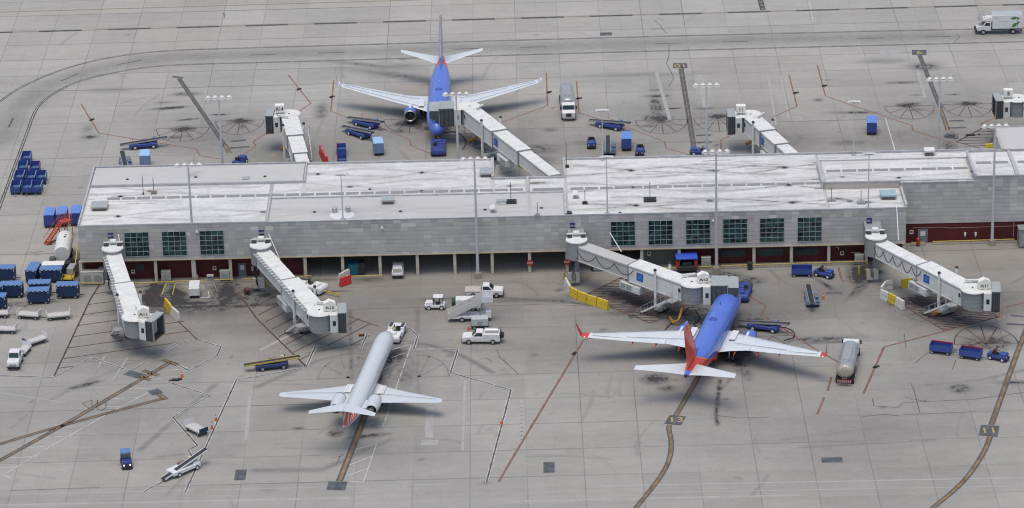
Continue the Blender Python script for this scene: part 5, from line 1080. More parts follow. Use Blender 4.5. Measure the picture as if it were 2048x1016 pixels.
# ------------------------------------------------------------------ ground vehicles (local +x is forward)
def at(a, b):
    """ground pixels of the rear and the front end -> centre and heading"""
    A, B = G(*a), G(*b); return ((A[0]+B[0])/2, (A[1]+B[1])/2), math.atan2(B[1]-A[1], B[0]-A[0])
def person(name, label, loc, rz, vest, sit=False, helmet=BLACK):
    """one skinned body with fingers, clothing as a child shell"""
    hip = .0 if sit else .92
    J = {'pelvis': (0, 0, hip, .13, .16), 'waist': (0, 0, hip+.2, .11, .14), 'chest': (.02, 0, hip+.42, .12, .18), 'neck': (.03, 0, hip+.58, .055, .055), 'head': (.05, 0, hip+.70, .09, .078), 'crown': (.04, 0, hip+.82, .075, .07), 'nose': (.14, 0, hip+.71, .015, .015)}
    E_ = [('pelvis', 'waist'), ('waist', 'chest'), ('chest', 'neck'), ('neck', 'head'), ('head', 'crown'), ('head', 'nose')]
    for s, n in ((1, 'l'), (-1, 'r')):
        reach = .38 if sit else .12
        J['sh'+n] = (.0, s*.2, hip+.50, .06, .06); J['el'+n] = (.06, s*.27, hip+.24, .046, .046); J['wr'+n] = (.06+reach*.7, s*.22, hip+(.22 if sit else .02), .03, .03); J['pa'+n] = (.12+reach*.85, s*.21, hip+(.22 if sit else -.06), .035, .022)
        E_ += [('chest', 'sh'+n), ('sh'+n, 'el'+n), ('el'+n, 'wr'+n), ('wr'+n, 'pa'+n)]
        p = J['pa'+n]
        for k, l in enumerate((.075, .085, .08, .065)):
            J[f'f{k}{n}'] = (p[0]+l*.8, p[1]+(k-1.5)*.02, p[2]-l*.45, .009, .009); E_.append(('pa'+n, f'f{k}{n}'))
        J['th'+n] = (p[0]+.03, p[1]-s*.05, p[2]-.01, .01, .01); E_.append(('pa'+n, 'th'+n))
        if sit: J['hp'+n] = (.03, s*.1, hip-.02, .09, .09); J['kn'+n] = (.45, s*.13, hip+.03, .065, .065); J['an'+n] = (.5, s*.13, hip-.38, .04, .04); J['to'+n] = (.65, s*.14, hip-.43, .035, .03)
        else: J['hp'+n] = (0, s*.1, hip-.08, .09, .09); J['kn'+n] = (.02, s*.12, .48, .06, .06); J['an'+n] = (-.01, s*.12, .08, .04, .04); J['to'+n] = (.15, s*.13, .04, .035, .03)
        E_ += [('pelvis', 'hp'+n), ('hp'+n, 'kn'+n), ('kn'+n, 'an'+n), ('an'+n, 'to'+n)]
    nm = list(J); me = bpy.data.meshes.new('person'); me.from_pydata([J[n][:3] for n in nm], [(nm.index(a), nm.index(b)) for a, b in E_], [])
    t = thing('person', label, 'person', loc, rz)
    o = bpy.data.objects.new('body', me); COL.objects.link(o); o.parent = t
    me.materials.append(CLOTH); md = o.modifiers.new('skin', 'SKIN'); sv = me.skin_vertices[0].data
    for i, n in enumerate(nm): sv[i].radius = J[n][3:]; sv[i].use_root = n == 'pelvis'
    o.modifiers.new('sub', 'SUBSURF').levels = 1; o.modifiers['sub'].render_levels = 1
    def shell(nm_, ks, es, g_, m):
        me2 = bpy.data.meshes.new(nm_); me2.from_pydata([J[k][:3] for k in ks], [(ks.index(a), ks.index(b)) for a, b in es], []); me2.materials.append(m)
        q = bpy.data.objects.new(nm_, me2); COL.objects.link(q); q.parent = t; q.modifiers.new('skin', 'SKIN'); w = me2.skin_vertices[0].data
        for i, k in enumerate(ks): w[i].radius = (J[k][3]+g_, J[k][4]+g_); w[i].use_root = i == 0
        q.modifiers.new('sub', 'SUBSURF').levels = 1; q.modifiers['sub'].render_levels = 1
    shell('vest', ['chest', 'waist', 'pelvis', 'shl', 'shr'], [('chest', 'waist'), ('waist', 'pelvis'), ('chest', 'shl'), ('chest', 'shr')], .025, vest)
    shell('face', ['head', 'neck', 'nose'], [('head', 'neck'), ('head', 'nose')], .008, SKIN)
    a = MB(); a.loft([[(.03+r_*math.cos(2*math.pi*j/12)*1.1, r_*math.sin(2*math.pi*j/12), hip+z_) for j in range(12)] for r_, z_ in ((.10, .74), (.105, .80), (.085, .87), (.03, .91))]); part(t, 'hair', a, [helmet]); return t

def open_cart(name, label, body=BLUE, side=None, bed=BEDB, L=3.1):
    t = thing(name, label, 'baggage cart'); a = MB(); a.box((0, 0, .55), (L, 1.55, .1)); a.bar((L/2, 0, .4), (L/2+.9, 0, .35), .08); part(t, 'deck', a, [bed])
    a = MB(); a.box((-L/2+.03, 0, 1.0), (.06, 1.55, .95)); a.box((L/2-.03, 0, .95), (.06, 1.55, .8)); a.box((0, -.76, .95), (L, .05, .85)); part(t, 'panels', a, [body])
    a = MB(); a.box((0, .76, 1.0), (L, .05, .75), 0); a.box((0, .735, 1.38), (L, .08, .2), 1); part(t, 'side_rail', a, [body, side or mat('rail_lit_pale', (.25, .34, .55), .5)])  # default rail tone is paler: light on this side painted into its colour
    a = MB(); a.box((0, 0, .38), (L*.9, .9, .16)); part(t, 'chassis', a, [BLACK])
    for x in (-L*.36, L*.36):
        for y in (-.66, .66): wheel(t, x, y, .24, .18)
    return t
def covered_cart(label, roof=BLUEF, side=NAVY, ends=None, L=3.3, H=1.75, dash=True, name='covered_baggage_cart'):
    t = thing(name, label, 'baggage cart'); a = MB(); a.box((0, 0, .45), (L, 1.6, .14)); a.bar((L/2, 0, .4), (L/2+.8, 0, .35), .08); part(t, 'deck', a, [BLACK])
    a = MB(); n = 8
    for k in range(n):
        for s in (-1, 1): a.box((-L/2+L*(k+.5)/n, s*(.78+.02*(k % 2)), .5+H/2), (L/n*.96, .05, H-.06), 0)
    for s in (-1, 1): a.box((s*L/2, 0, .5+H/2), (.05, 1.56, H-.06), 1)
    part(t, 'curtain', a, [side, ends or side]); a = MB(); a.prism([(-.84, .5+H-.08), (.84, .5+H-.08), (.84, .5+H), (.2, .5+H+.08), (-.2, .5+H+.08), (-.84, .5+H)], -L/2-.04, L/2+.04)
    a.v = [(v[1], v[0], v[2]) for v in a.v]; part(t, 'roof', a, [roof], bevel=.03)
    if dash:
        a = MB()
        for s in (-1, 1):
            for k in range(5): a.box((-L/2+.35+(L-.7)*k/4, s*.87, .5+H-.10), (.28, .02, .07))
            for x in (-L/2+.08, L/2-.08):
                for z in (.75, H+.15): a.box((x, s*.83, z), (.10, .03, .28))
            for k in (-.4, .4): a.box((s*(L/2+.05), k, .5+H-.14), (.02, .3, .07))
        part(t, 'reflectors', a, [WHITE])
    for x in (-L*.34, L*.34):
        for y in (-.66, .66): wheel(t, x, y, .25, .18)
    return t
def flat_cart(label, board=WHITE, endm=None, L=3.4):
    t = thing('flat_baggage_cart', label, 'baggage cart'); a = MB(); a.box((0, 0, .62), (L, 1.55, .12)); part(t, 'deck', a, [mat('deck_offwhite', (.52, .51, .49), .6, var=.2)])
    a = MB(); a.box((-L/2, 0, 1.0), (.06, 1.5, .8)); part(t, 'headboard', a, [board]); a = MB(); a.box((L/2, 0, .9), (.06, 1.5, .6)); part(t, 'tailboard', a, [endm or board])
    a = MB()
    for s in (-1, 1): a.box((0, s*.78, .66), (L, .05, .22))
    part(t, 'side_board', a, [mat('deck_offwhite', (.5, .5, .5))]); a = MB(); a.box((0, 0, .42), (L*.85, .8, .14)); a.bar((L/2, 0, .42), (L/2+.8, 0, .35), .08); part(t, 'chassis', a, [BLACK])
    for x in (-L*.36, L*.36):
        for y in (-.66, .66): wheel(t, x, y, .24, .2)
    return t
def tug(label, col=BLUE, rim=WHITE, canopy=False, top=None):
    t = thing('baggage_tractor', label, 'baggage tractor'); a = MB(); a.box((0, 0, .58), (2.9, 1.35, .42), top=(.98, .94)); a.box((-1.15, 0, .86), (.6, 1.3, .2)); part(t, 'chassis', a, [col], bevel=.05)
    a = MB(); a.box((.85, 0, .98), (1.15, 1.22, .46), top=(.88, .86)); o = part(t, 'hood', a, [top or col], bevel=.07); a = MB(); a.box((1.44, 0, .62), (.06, 1.1, .3)); a.box((1.5, 0, .42), (.12, 1.35, .18)); part(t, 'bumper', a, [BLACK])
    a = MB(); a.box((-.35, 0, .85), (.5, .95, .16)); a.box((-.62, 0, 1.15), (.12, .95, .55)); part(t, 'seat', a, [BLACK]); a = MB(); a.bar((.28, .25, 1.05), (.1, .25, 1.32), .04); a.cyl((.1, .25, 1.3), (.07, .25, 1.34), .17, n=12); part(t, 'steering_wheel', a, [BLACK])
    for s in (-1, 1): a = MB(); a.cyl((1.44, s*.42, .72), (1.5, s*.42, .72), .09, n=10); part(t, 'headlight', a, [LIT if canopy else WHITE])
    if canopy:
        a = MB(); a.box((-.45, 0, 2.0), (1.45, 1.35, .09)); part(t, 'roof', a, [BLUEF], bevel=.03); a = MB()
        for x in (-1.1, .25):
            for y in (-.6, .6): a.bar((x, y, .8), (x, y, 2.0), .06)
        part(t, 'roof_post', a, [BLACK]); a = MB(); a.box((.28, 0, 1.6), (.04, 1.15, .68)); part(t, 'windscreen', a, [mat('windscreen', (.10, .12, .12), .1)])
    for x in (-.95, .95):
        for y in (-.62, .62): wheel(t, x, y, .34, .24, rim)
    return t
def belt_loader(label, col=BLUE, railm=None, L=7.6, tilt=.10, belt=BLACK, cab=BLUEF, rim=WHITE):
    t = thing('belt_loader', label, 'belt loader'); a = MB(); a.box((-.1, 0, .68), (4.7, 1.9, .5), top=(.97, .95)); a.box((1.7, .1, 1.0), (1.1, 1.7, .2)); part(t, 'chassis', a, [col], bevel=.06)
    zm, s_ = 1.25, math.tan(tilt); e = lambda x: zm+s_*x; a = MB(); a.bar((-L/2, -.25, e(-L/2)), (L/2, -.25, e(L/2)), .72, .10); part(t, 'conveyor_belt', a, [belt])
    for y in (-.66, .16): a = MB(); a.bar((-L/2, y, e(-L/2)), (L/2, y, e(L/2)), .08, .20); part(t, 'conveyor_rail', a, [railm or GREYM])
    a = MB(); a.cyl((-L/2, -.6, e(-L/2)), (-L/2, .1, e(-L/2)), .12, n=10); a.cyl((L/2, -.6, e(L/2)), (L/2, .1, e(L/2)), .12, n=10); part(t, 'roller', a, [BLACK])
    a = MB(); a.bar((-1.2, -.25, .8), (-.6, -.25, e(-.6)), .12); a.bar((1.2, -.25, .8), (1.2, -.25, e(1.2)), .12); part(t, 'lift_strut', a, [BLACK])
    a = MB(); a.box((1.6, .62, 1.28), (.55, .55, .5), top=(.8, .8)); part(t, 'seat', a, [cab], bevel=.05); a = MB(); a.bar((2.0, .62, 1.0), (1.95, .62, 1.5), .05); a.cyl((1.93, .62, 1.5), (1.9, .62, 1.53), .17, n=10); part(t, 'steering_wheel', a, [BLACK])
    a = MB(); a.box((.2, .62, 1.05), (1.2, .6, .3)); part(t, 'engine_cover', a, [mat('cover_brown', (.16, .12, .10), .6)])
    for x in (-1.5, 1.55):
        for y in (-.86, .86): wheel(t, x, y, .36, .24, rim)
    return t
def pushback(label, col=BLUE, lit=False, cabt=None):
    t = thing('pushback_tractor', label, 'pushback tractor'); a = MB()
    a.prism([(-2.6, .35), (2.6, .35), (2.7, .9), (2.5, 1.25), (.6, 1.3), (.5, .95), (-.6, .95), (-.7, 1.3), (-2.5, 1.25), (-2.7, .8)], -1.2, 1.2); part(t, 'body', a, [col], bevel=.06)
    for s in (-1, 1): a = MB(); a.box((-1.55, s*.85, 1.34), (1.5, .45, .05)); part(t, 'vent_panel', a, [mat('dark_panel', (.05, .06, .07), .6)])
    a = MB(); a.box((.0, .5, 1.15), (.6, .6, .2)); a.box((-.3, .5, 1.45), (.12, .6, .5)); part(t, 'seat', a, [BLACK]); a = MB(); a.box((1.5, 0, 1.4), (.9, 1.2, .28), top=(.9, .9)); part(t, 'hood', a, [cabt or col], bevel=.05)
    a = MB(); a.bar((2.6, 0, .5), (5.4, 0, .5), .16); a.bar((5.3, -.35, .5), (5.3, .35, .5), .14); part(t, 'tow_bar', a, [YEL])
    for x in (-1.7, 1.7):
        for y in (-1.05, 1.05): wheel(t, x, y, .5, .4, GALV)
    return t
def pickup(label, bed='flat', col=WHITE):
    t = thing('pickup_truck', label, 'pickup truck'); a = MB()
    a.prism([(-2.8, .45), (2.7, .45), (2.75, .95), (2.6, 1.15), (1.35, 1.22), (1.3, 1.2), (-.45, 1.2), (-.5, .95), (-2.8, .95)], -.95, .95); part(t, 'body', a, [col], bevel=.06)
    a = MB(); r0 = [(-.40, -.9), (1.30, -.9), (1.30, .9), (-.40, .9)]; r1 = [(-.3, -.72), (.60, -.72), (.60, .72), (-.3, .72)]
    a.loft([[(x, y, 1.18) for x, y in r0], [(x, y, 1.86) for x, y in r1]]); o = part(t, 'cab', a, [col], bevel=.05)
    a = MB(); a.face([(1.24, -.74, 1.26), (1.24, .74, 1.26), (.68, .64, 1.80), (.68, -.64, 1.80)]); a.v = [(x+.03, y, z+.02) for x, y, z in a.v]; part(t, 'windscreen', a, [GLASS])
    for s in (-1, 1): a = MB(); a.face([(-.25, s*.905, 1.28), (1.05, s*.905, 1.28), (.55, s*.775, 1.76), (-.2, s*.775, 1.76)]); part(t, 'side_window', a, [GLASS])
    a = MB(); a.box((2.75, 0, .6), (.14, 1.8, .22)); part(t, 'bumper', a, [BLACK]); a = MB()
    for s in (-1, 1): a = MB(); a.box((2.72, s*.7, .9), (.06, .3, .18)); part(t, 'headlight', a, [LAMP])
    if bed == 'flat':
        a = MB(); a.box((-1.75, 0, 1.02), (2.5, 2.0, .1)); a.box((-.55, 0, 1.3), (.08, 1.7, .5)); part(t, 'flat_bed', a, [mat('bed_offwhite', (.45, .43, .41), .7, var=.25)])
    else:
        a = MB(); a.box((-1.55, 0, 1.2), (2.4, 1.9, .75)); part(t, 'service_box', a, [col], bevel=.04); a = MB(); a.cyl((-2.5, 0, 1.75), (-.6, 0, 1.75), .5, n=16); part(t, 'tank', a, [ALU])
        a = MB(); 
        for y in (-.7, -.2, .3, .8): a.bar((-2.85, y, .6), (-2.85, y, 2.0), .07)
        a.bar((-2.85, -.8, 1.9), (-2.85, .9, 1.9), .07); a.cyl((-3.0, -.5, 1.1), (-3.0, .5, 1.1), .35, n=12); part(t, 'hose_rack', a, [BLACK])
    for x in (-1.75, 1.75):
        for y in (-.86, .86): wheel(t, x, y, .4, .26)
    return t
def fuel_truck(label, tail=mat('tank_brown', (.42, .40, .35), .4, .3), L=9.6):
    t = thing('fuel_truck', label, 'fuel truck'); a = MB(); n = 24; x0, x1 = -L/2, L/2-2.7
    ring = lambda x, f: [(x, 1.22*f*math.sin(2*math.pi*j/n), 2.0+1.0*f*math.cos(2*math.pi*j/n)) for j in range(n)]
    a.loft([ring(x, f) for x, f in ((x0+.7, .99), (x1-.1, 1), (x1, .9))]); part(t, 'tank', a, [ALU]); a = MB(); a.loft([ring(x, f) for x, f in ((x0-.05, .55), (x0+.05, .8), (x0+.25, .96), (x0+.72, 1.0))]); part(t, 'tank_end', a, [tail])
    a = MB(); a.box(((x0+x1)/2, 0, 3.02), (L*.42, .95, .12)); a.box(((x0+x1)/2, 0, 3.09), (L*.38, .7, .03), 1); part(t, 'top_walkway', a, [GALV, GREYM])
    a = MB()
    for s in (-1, 1): a.bar(((x0+x1)/2-L*.21, s*.5, 3.1), ((x0+x1)/2+L*.21, s*.5, 3.1), .06)
    for k in range(5): a.box((x0+.05, 0, 1.0+k*.45), (.06, .5, .05))
    for s in (-1, 1): a.bar((x0-.02, s*.25, .8), (x0+.1, s*.25, 3.0), .05)
    part(t, 'ladder', a, [GALV]); a = MB(); a.box((-.3, 0, .85), (L-1.2, 1.0, .3)); part(t, 'chassis', a, [BLACK])
    a = MB(); a.prism([(x1+.25, .7), (L/2, .7), (L/2+.02, 1.5), (L/2-.9, 1.75), (L/2-1.15, 2.55), (x1+.25, 2.6)], -1.1, 1.1); part(t, 'cab', a, [WHITE], bevel=.08)
    a = MB(); a.face([(L/2-.86, -.98, 1.8), (L/2-.86, .98, 1.8), (L/2-1.1, .92, 2.45), (L/2-1.1, -.92, 2.45)]); a.v = [(x+.03, y, z) for x, y, z in a.v]; part(t, 'windscreen', a, [GLASS])
    a = MB()
    for s in (-.5, .5): a.box((x1+.23, s, 2.2), (.03, .7, .35))
    part(t, 'rear_window', a, [GLASS]); a = MB(); a.box((L/2+.03, 0, 1.1), (.05, .9, .55)); part(t, 'grille', a, [BLACK]); a = MB(); a.box((L/2+.12, 0, .6), (.2, 2.2, .25)); part(t, 'bumper', a, [GREYM])
    a = MB()
    for s in (-1, 1):
        a.box((L/2-1.0, s*1.32, 2.0), (.14, .22, .55)); a.bar((L/2-1.0, s*1.05, 2.2), (L/2-1.0, s*1.3, 2.2), .05)
    part(t, 'mirror', a, [BLACK]); a = MB(); a.box((x0-.25, 0, .75), (.3, 2.0, .3))
    for k in range(7): a.box((x0-.42, -.9+k*.3, .75), (.04, .14, .3), 1)
    part(t, 'rear_guard', a, [mat('guard_red', (.22, .03, .03), .6), GALV])
    for s in (-1, 1): a = MB(); a.box((-.6, s*1.15, .8), (1.5, .3, .6)); part(t, 'pump_locker', a, [GREYM])
    for x in (x0+.9, x0+2.2, L/2-1.0):
        for y in (-1.05, 1.05): wheel(t, x, y, .5, .34 if x > 0 else .5)
    return t
def barrier_seg(parent, L, m):
    a = MB(); a.prism([(-.32, 0), (.32, 0), (.32, .2), (.2, .75), (.16, 1.4), (-.16, 1.4), (-.2, .75), (-.32, .2)], -L/2, L/2)
    a.v = [(v[1], v[0], v[2]) for v in a.v]
    for k in (-.3, 0, .3):
        for s in (-1, 1): a.box((k*L, s*.20, .75), (.16, .1, .12), 1)
    return a
def barrier(x, y, rz, L, m, label):
    t = thing('water_barrier', label, 'barrier', (x, y, 0), rz, 'water filled plastic barriers'); a = barrier_seg(t, L, m); part(t, 'shell', a, [m, mat('barrier_slot', (.16, .13, .08), .7)], bevel=.03)
    a = MB()
    a.cyl((.2*L, 0, 1.39), (.2*L, 0, 1.45), .10, n=10)
    part(t, 'cap', a, [WHITE]); return t
def barrier_run(pts, mats, labels):
    for (a, b), m, l in zip(zip(pts[:-1], pts[1:]), mats, labels):
        A, B = G(*a), G(*b); L = math.hypot(B[0]-A[0], B[1]-A[1]); barrier((A[0]+B[0])/2, (A[1]+B[1])/2, math.atan2(B[1]-A[1], B[0]-A[0]), L*.92, m, l)
def cone(px, py, label, tall=1.):
    t = thing('traffic_cone', label, 'traffic cone', G(px, py), random.random(), 'orange cones on the apron'); a = MB(); a.box((0, 0, .03), (.42, .42, .06)); part(t, 'base', a, [ORANGE])
    a = MB(); a.cyl((0, 0, .05), (0, 0, .95*tall), .19, .04, n=14); part(t, 'cone_body', a, [ORANGE]); a = MB(); a.cyl((0, 0, .5*tall), (0, 0, .68*tall), .125, .10, n=14); part(t, 'white_band', a, [WHITE])
YB = mat('barrier_yellow', (.62, .44, .03), .55, var=.12); WB = mat('barrier_white', (.60, .59, .55), .6, var=.12); RB = mat('barrier_red', (.55, .035, .025), .55, var=.12)

# nine blue open carts beside the curved road (left edge)
first = open_cart('open_baggage_cart', 'x'); GRP = 'open blue carts parked beside the curved road'
h0 = hd((33, 390), (39.5, 362))
cl = [(33, 383.5, 'front left blue open cart of the cluster by the curved road'), (40, 363, 'second blue open cart from the front in the left file by the curved road'), (46.5, 344, 'third blue open cart from the front in the left file by the curved road'), (53.5, 325, 'rearmost blue open cart in the left file by the curved road'),
      (55, 384, 'front blue open cart in the middle file of the cluster'), (63, 364, 'middle blue open cart behind the front one in the middle file'), (75, 383.5, 'front right blue open cart of the cluster by the curved road'), (84, 363.5, 'rear right blue open cart with pale lit side rail in the cluster')]
for i, (px, py, lab) in enumerate(cl): put(first if i == 0 else copy_tree(first), G(px, py), h0+math.pi+R(random.uniform(-3, 3)), lab, GRP)
o = open_cart('open_baggage_cart', 'x', side=mat('cart_red', (.40, .04, .06), .5)); put(o, G(71, 345), h0+math.pi, 'blue open cart with red side rail in the cluster', GRP)
# covered blue carts on the left apron
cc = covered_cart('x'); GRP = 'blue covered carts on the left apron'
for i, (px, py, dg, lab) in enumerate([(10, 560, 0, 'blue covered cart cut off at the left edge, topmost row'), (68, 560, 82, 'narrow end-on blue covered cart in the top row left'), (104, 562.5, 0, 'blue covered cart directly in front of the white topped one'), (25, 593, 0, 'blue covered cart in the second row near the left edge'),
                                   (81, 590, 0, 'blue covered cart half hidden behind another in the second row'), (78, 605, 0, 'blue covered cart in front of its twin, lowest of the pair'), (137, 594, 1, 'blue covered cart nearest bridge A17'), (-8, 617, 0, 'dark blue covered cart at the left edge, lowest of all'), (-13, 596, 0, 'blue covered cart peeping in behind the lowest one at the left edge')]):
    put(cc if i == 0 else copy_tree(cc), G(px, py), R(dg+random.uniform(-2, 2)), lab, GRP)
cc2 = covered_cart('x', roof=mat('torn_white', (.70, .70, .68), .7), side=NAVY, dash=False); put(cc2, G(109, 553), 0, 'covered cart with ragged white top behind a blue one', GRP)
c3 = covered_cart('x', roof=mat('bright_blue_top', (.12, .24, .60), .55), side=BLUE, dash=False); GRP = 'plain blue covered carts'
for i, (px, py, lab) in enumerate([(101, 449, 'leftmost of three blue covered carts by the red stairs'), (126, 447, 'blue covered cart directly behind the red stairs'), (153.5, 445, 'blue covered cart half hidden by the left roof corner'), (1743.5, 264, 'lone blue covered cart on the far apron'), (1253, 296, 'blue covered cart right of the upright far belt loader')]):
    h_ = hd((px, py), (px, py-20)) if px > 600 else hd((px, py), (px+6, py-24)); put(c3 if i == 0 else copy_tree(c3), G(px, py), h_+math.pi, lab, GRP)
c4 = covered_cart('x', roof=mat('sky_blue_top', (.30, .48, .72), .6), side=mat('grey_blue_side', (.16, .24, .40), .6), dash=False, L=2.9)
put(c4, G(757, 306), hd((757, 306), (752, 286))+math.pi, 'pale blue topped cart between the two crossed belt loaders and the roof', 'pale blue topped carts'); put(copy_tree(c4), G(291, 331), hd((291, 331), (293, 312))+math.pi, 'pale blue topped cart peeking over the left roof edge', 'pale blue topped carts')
# white flat carts
fc = flat_cart('x'); GRP = 'white flat carts on the left apron'
for i, (a, b, lab) in enumerate([((80, 637), (38, 634), 'white flat cart with raised left board in the middle of the upper row'), ((96, 639), (138, 635), 'white flat cart nearest the hatched zone in the upper row'), ((-28, 633), (20, 633), 'white flat cart at the left edge, upper row'), ((-14, 664), (36, 665), 'white flat cart at the left edge, lower row')]):
    p, h_ = at(a, b); put(fc if i == 0 else copy_tree(fc), p, h_+(math.pi if i in (1, 2, 3) else 0), lab, GRP)
f2 = flat_cart('x', WHITE, NAVY); p, h_ = at((88, 682), (54, 693)); put(f2, p, h_, 'white flat cart with navy front board at the tail of the tractor train', GRP)
f3 = copy_tree(fc); p, h_ = at((56, 698), (40, 716)); put(f3, p, h_, 'white flat cart coupled right behind the white tractor', GRP); f3.scale = (.8, .9, 1)
f4 = copy_tree(f2); p, h_ = at((378, 857), (408, 872)); put(f4, p, h_, 'lone white flat cart with navy board inside the white zigzag line', GRP); 
# cab tractor pulling the train
t = thing('cab_tractor', 'white cab tractor at the head of the flat cart train', 'tractor'); p, h_ = at((36, 718), (26, 742)); t.location = (*p, 0); t.rotation_euler = (0, 0, h_)
a = MB(); a.prism([(-1.9, .5), (2.0, .5), (2.05, 1.0), (1.9, 1.35), (.7, 1.45), (-1.9, 1.1)], -.85, .85); part(t, 'body', a, [WHITE], bevel=.08); a = MB(); a.loft([[(-.9, -.82, 1.15), (.75, -.82, 1.4), (.75, .82, 1.4), (-.9, .82, 1.15)], [(-.85, -.75, 2.25), (.45, -.75, 2.25), (.45, .75, 2.25), (-.85, .75, 2.25)]]); part(t, 'cab', a, [WHITE], bevel=.06)
a = MB(); a.face([(.76, -.7, 1.5), (.76, .7, 1.5), (.52, .66, 2.12), (.52, -.66, 2.12)]); a.v = [(x+.02, y, z) for x, y, z in a.v]; part(t, 'windscreen', a, [GLASS])
for s in (-1, 1): a = MB(); a.face([(-.7, s*.81, 1.5), (.55, s*.81, 1.55), (.38, s*.785, 2.1), (-.68, s*.785, 2.1)]); part(t, 'side_window', a, [GLASS])
a = MB(); a.box((2.06, 0, .85), (.05, 1.0, .35)); part(t, 'grille', a, [GREYM]); a = MB(); a.box((2.08, 0, .55), (.15, 1.6, .2)); part(t, 'bumper', a, [BLACK])
for x in (-1.25, 1.25):
    for y in (-.75, .75): wheel(t, x, y, .42, .28)
# tank trailer and red stairs near the left end of the building
t = thing('tank_trailer', 'big white cylindrical tank trailer beside the left wall end', 'tank trailer'); p, h_ = at((134, 497), (125, 543)); t.location = (*p, 0); t.rotation_euler = (0, 0, h_)
a = MB(); n = 26; a.loft([[(x, 1.28*f*math.sin(2*math.pi*j/n), 2.35+1.28*f*math.cos(2*math.pi*j/n)) for j in range(n)] for x, f in ((-3.6, .5), (-3.5, .8), (-3.2, .98), (-2.8, 1), (2.9, 1), (3.2, .97), (3.3, .9))]); part(t, 'tank', a, [WHITEB]); a = MB(); a.cyl((-.5, .2, 3.6), (-.5, .2, 3.7), .18, n=10); a.cyl((-1.3, .3, 3.55), (-1.3, .3, 3.7), .12, n=10); part(t, 'hatch', a, [BLACK])
a = MB(); a.box((0, 0, .95), (7.2, 1.2, .35)); a.box((3.9, .3, .9), (1.6, 2.0, .8)); part(t, 'chassis', a, [BLACK]); a = MB(); a.box((3.6, -1.5, 1.3), (1.6, 1.1, 1.3), top=(.8, .8)); part(t, 'pump_unit', a, [mat('pump_dark', (.07, .08, .08), .6, var=.4)], bevel=.08)
for x in (-2.4, -1.2, 3.7):
    for y in (-.95, .95): wheel(t, x, y, .48, .34)
RO = mat('stair_red', (.50, .07, .025), .5, var=.15); t = thing('mobile_stair', 'red orange mobile stair standing left of the white tank', 'boarding stair'); A, B = G(92, 490), G(128, 476); t.location = (*A, 0); t.rotation_euler = (0, 0, math.atan2(B[1]-A[1], B[0]-A[0])); L = 4.6
a = MB()
for k in range(12): a.box((.2+k*.27, 0, .2+k*.21), (.3, .8, .05))
for s in (-1, 1): a.bar((0, s*.42, .15), (3.3, s*.42, 2.75), .06, .22)
part(t, 'stair_flight', a, [RO]); a = MB(); a.box((4.2, 0, 2.75), (1.8, 1.4, .1)); part(t, 'platform', a, [RO]); a = MB()
for x, y in ((3.4, .65), (5.0, .65), (3.4, -.65), (5.0, -.65)): a.bar((x, y, .2), (x, y, 3.7), .08)
for s in (-1, 1): a.bar((3.4, s*.65, 3.7), (5.0, s*.65, 3.7), .08); a.bar((3.4, s*.65, 3.25), (5., s*.65, 3.25), .06); a.bar((0, s*.42, 1.15), (3.3, s*.42, 3.7), .07)
a.bar((5, -.65, 3.7), (5, .65, 3.7), .08); a.bar((.2, 0, .2), (5, 0, .25), .12); a.bar((3.4, -.65, .3), (5.0, .65, 2.6), .06); part(t, 'handrail', a, [RO])
for x in (.6, 4.6):
    for y in (-.6, .6): wheel(t, x, y, .2, .12)
t = thing('ground_power_cart', 'small grey box cart with yellow frame beside the left wall end', 'equipment cart', G(141, 556), R(80)); a = MB(); a.box((1.0, 0, 1.1), (2.2, 1.1, 1.0), top=(.95, .95)); part(t, 'body', a, [GALV], bevel=.05); a = MB(); a.box((-1.0, 0, .5), (1.5, 1.4, .15)); a.bar((-1.6, -.7, .5), (-1.6, -.7, 1.2), .08); a.bar((-1.6, .7, .5), (-1.6, .7, 1.2), .08); a.bar((-1.6, -.7, 1.2), (-1.6, .7, 1.2), .08); part(t, 'frame', a, [YEL])
for x in (-.9, .9):
    for y in (-.5, .5): wheel(t, x, y, .25, .16)
a = MB(); p0, p1 = G(147, 562), G(158, 525); a.bar((*p0, .2), (*p1, 2.9), .14); solo('yellow_boom', a, [YEL], 'yellow inclined boom leaning beside the left wall corner', 'boom')

# belt loaders
bl = belt_loader('x'); GRP = 'blue belt loaders'
def putm(o, a, b, lab, grp=None, flip=0): p, h_ = at(a, b); return put(o, p, h_+flip, lab, grp)
putm(bl, (248, 298), (328, 292), 'blue belt loader with pink striped cone behind it on the far left apron', GRP)
for a, b, lab in [((704, 245), (763, 260), 'upper of two blue belt loaders left of the far jet'), ((690, 262), (746, 282), 'lower of two blue belt loaders left of the far jet'), ((1188, 250), (1254, 262), 'blue belt loader right of the far fuel truck'), ((1498, 655), (1560, 664), 'blue belt loader half hidden by the right engine of the near jet')]:
    putm(copy_tree(bl), a, b, lab, GRP)
b2 = belt_loader('x', mat('loader_greyblue', (.16, .20, .30), .5), GALV, tilt=.03); putm(b2, (1620, 587), (1627, 621), 'grey blue belt loader standing alone right of the near blue jet', 'grey blue belt loaders')
b3 = belt_loader('x', mat('loader_dim', (.14, .19, .30), .6), GALV, tilt=.0); putm(b3, (1219, 283), (1219, 322), 'belt loader seen end on behind the roof by the slim mast', 'dim belt loaders'); putm(copy_tree(b3), (248, 316), (256, 350), 'dark belt loader end on over the left roof edge', 'dim belt loaders')
b4 = belt_loader('x', mat('loader_navy', (.02, .04, .14), .5), mat('rail_gold', (.50, .38, .08), .5), tilt=.06, L=7.8, rim=GREYM, cab=mat('pale_yellow', (.55, .48, .22), .6)); putm(b4, (497, 741), (592, 731), 'navy belt loader with yellow rails left of the silver jet')
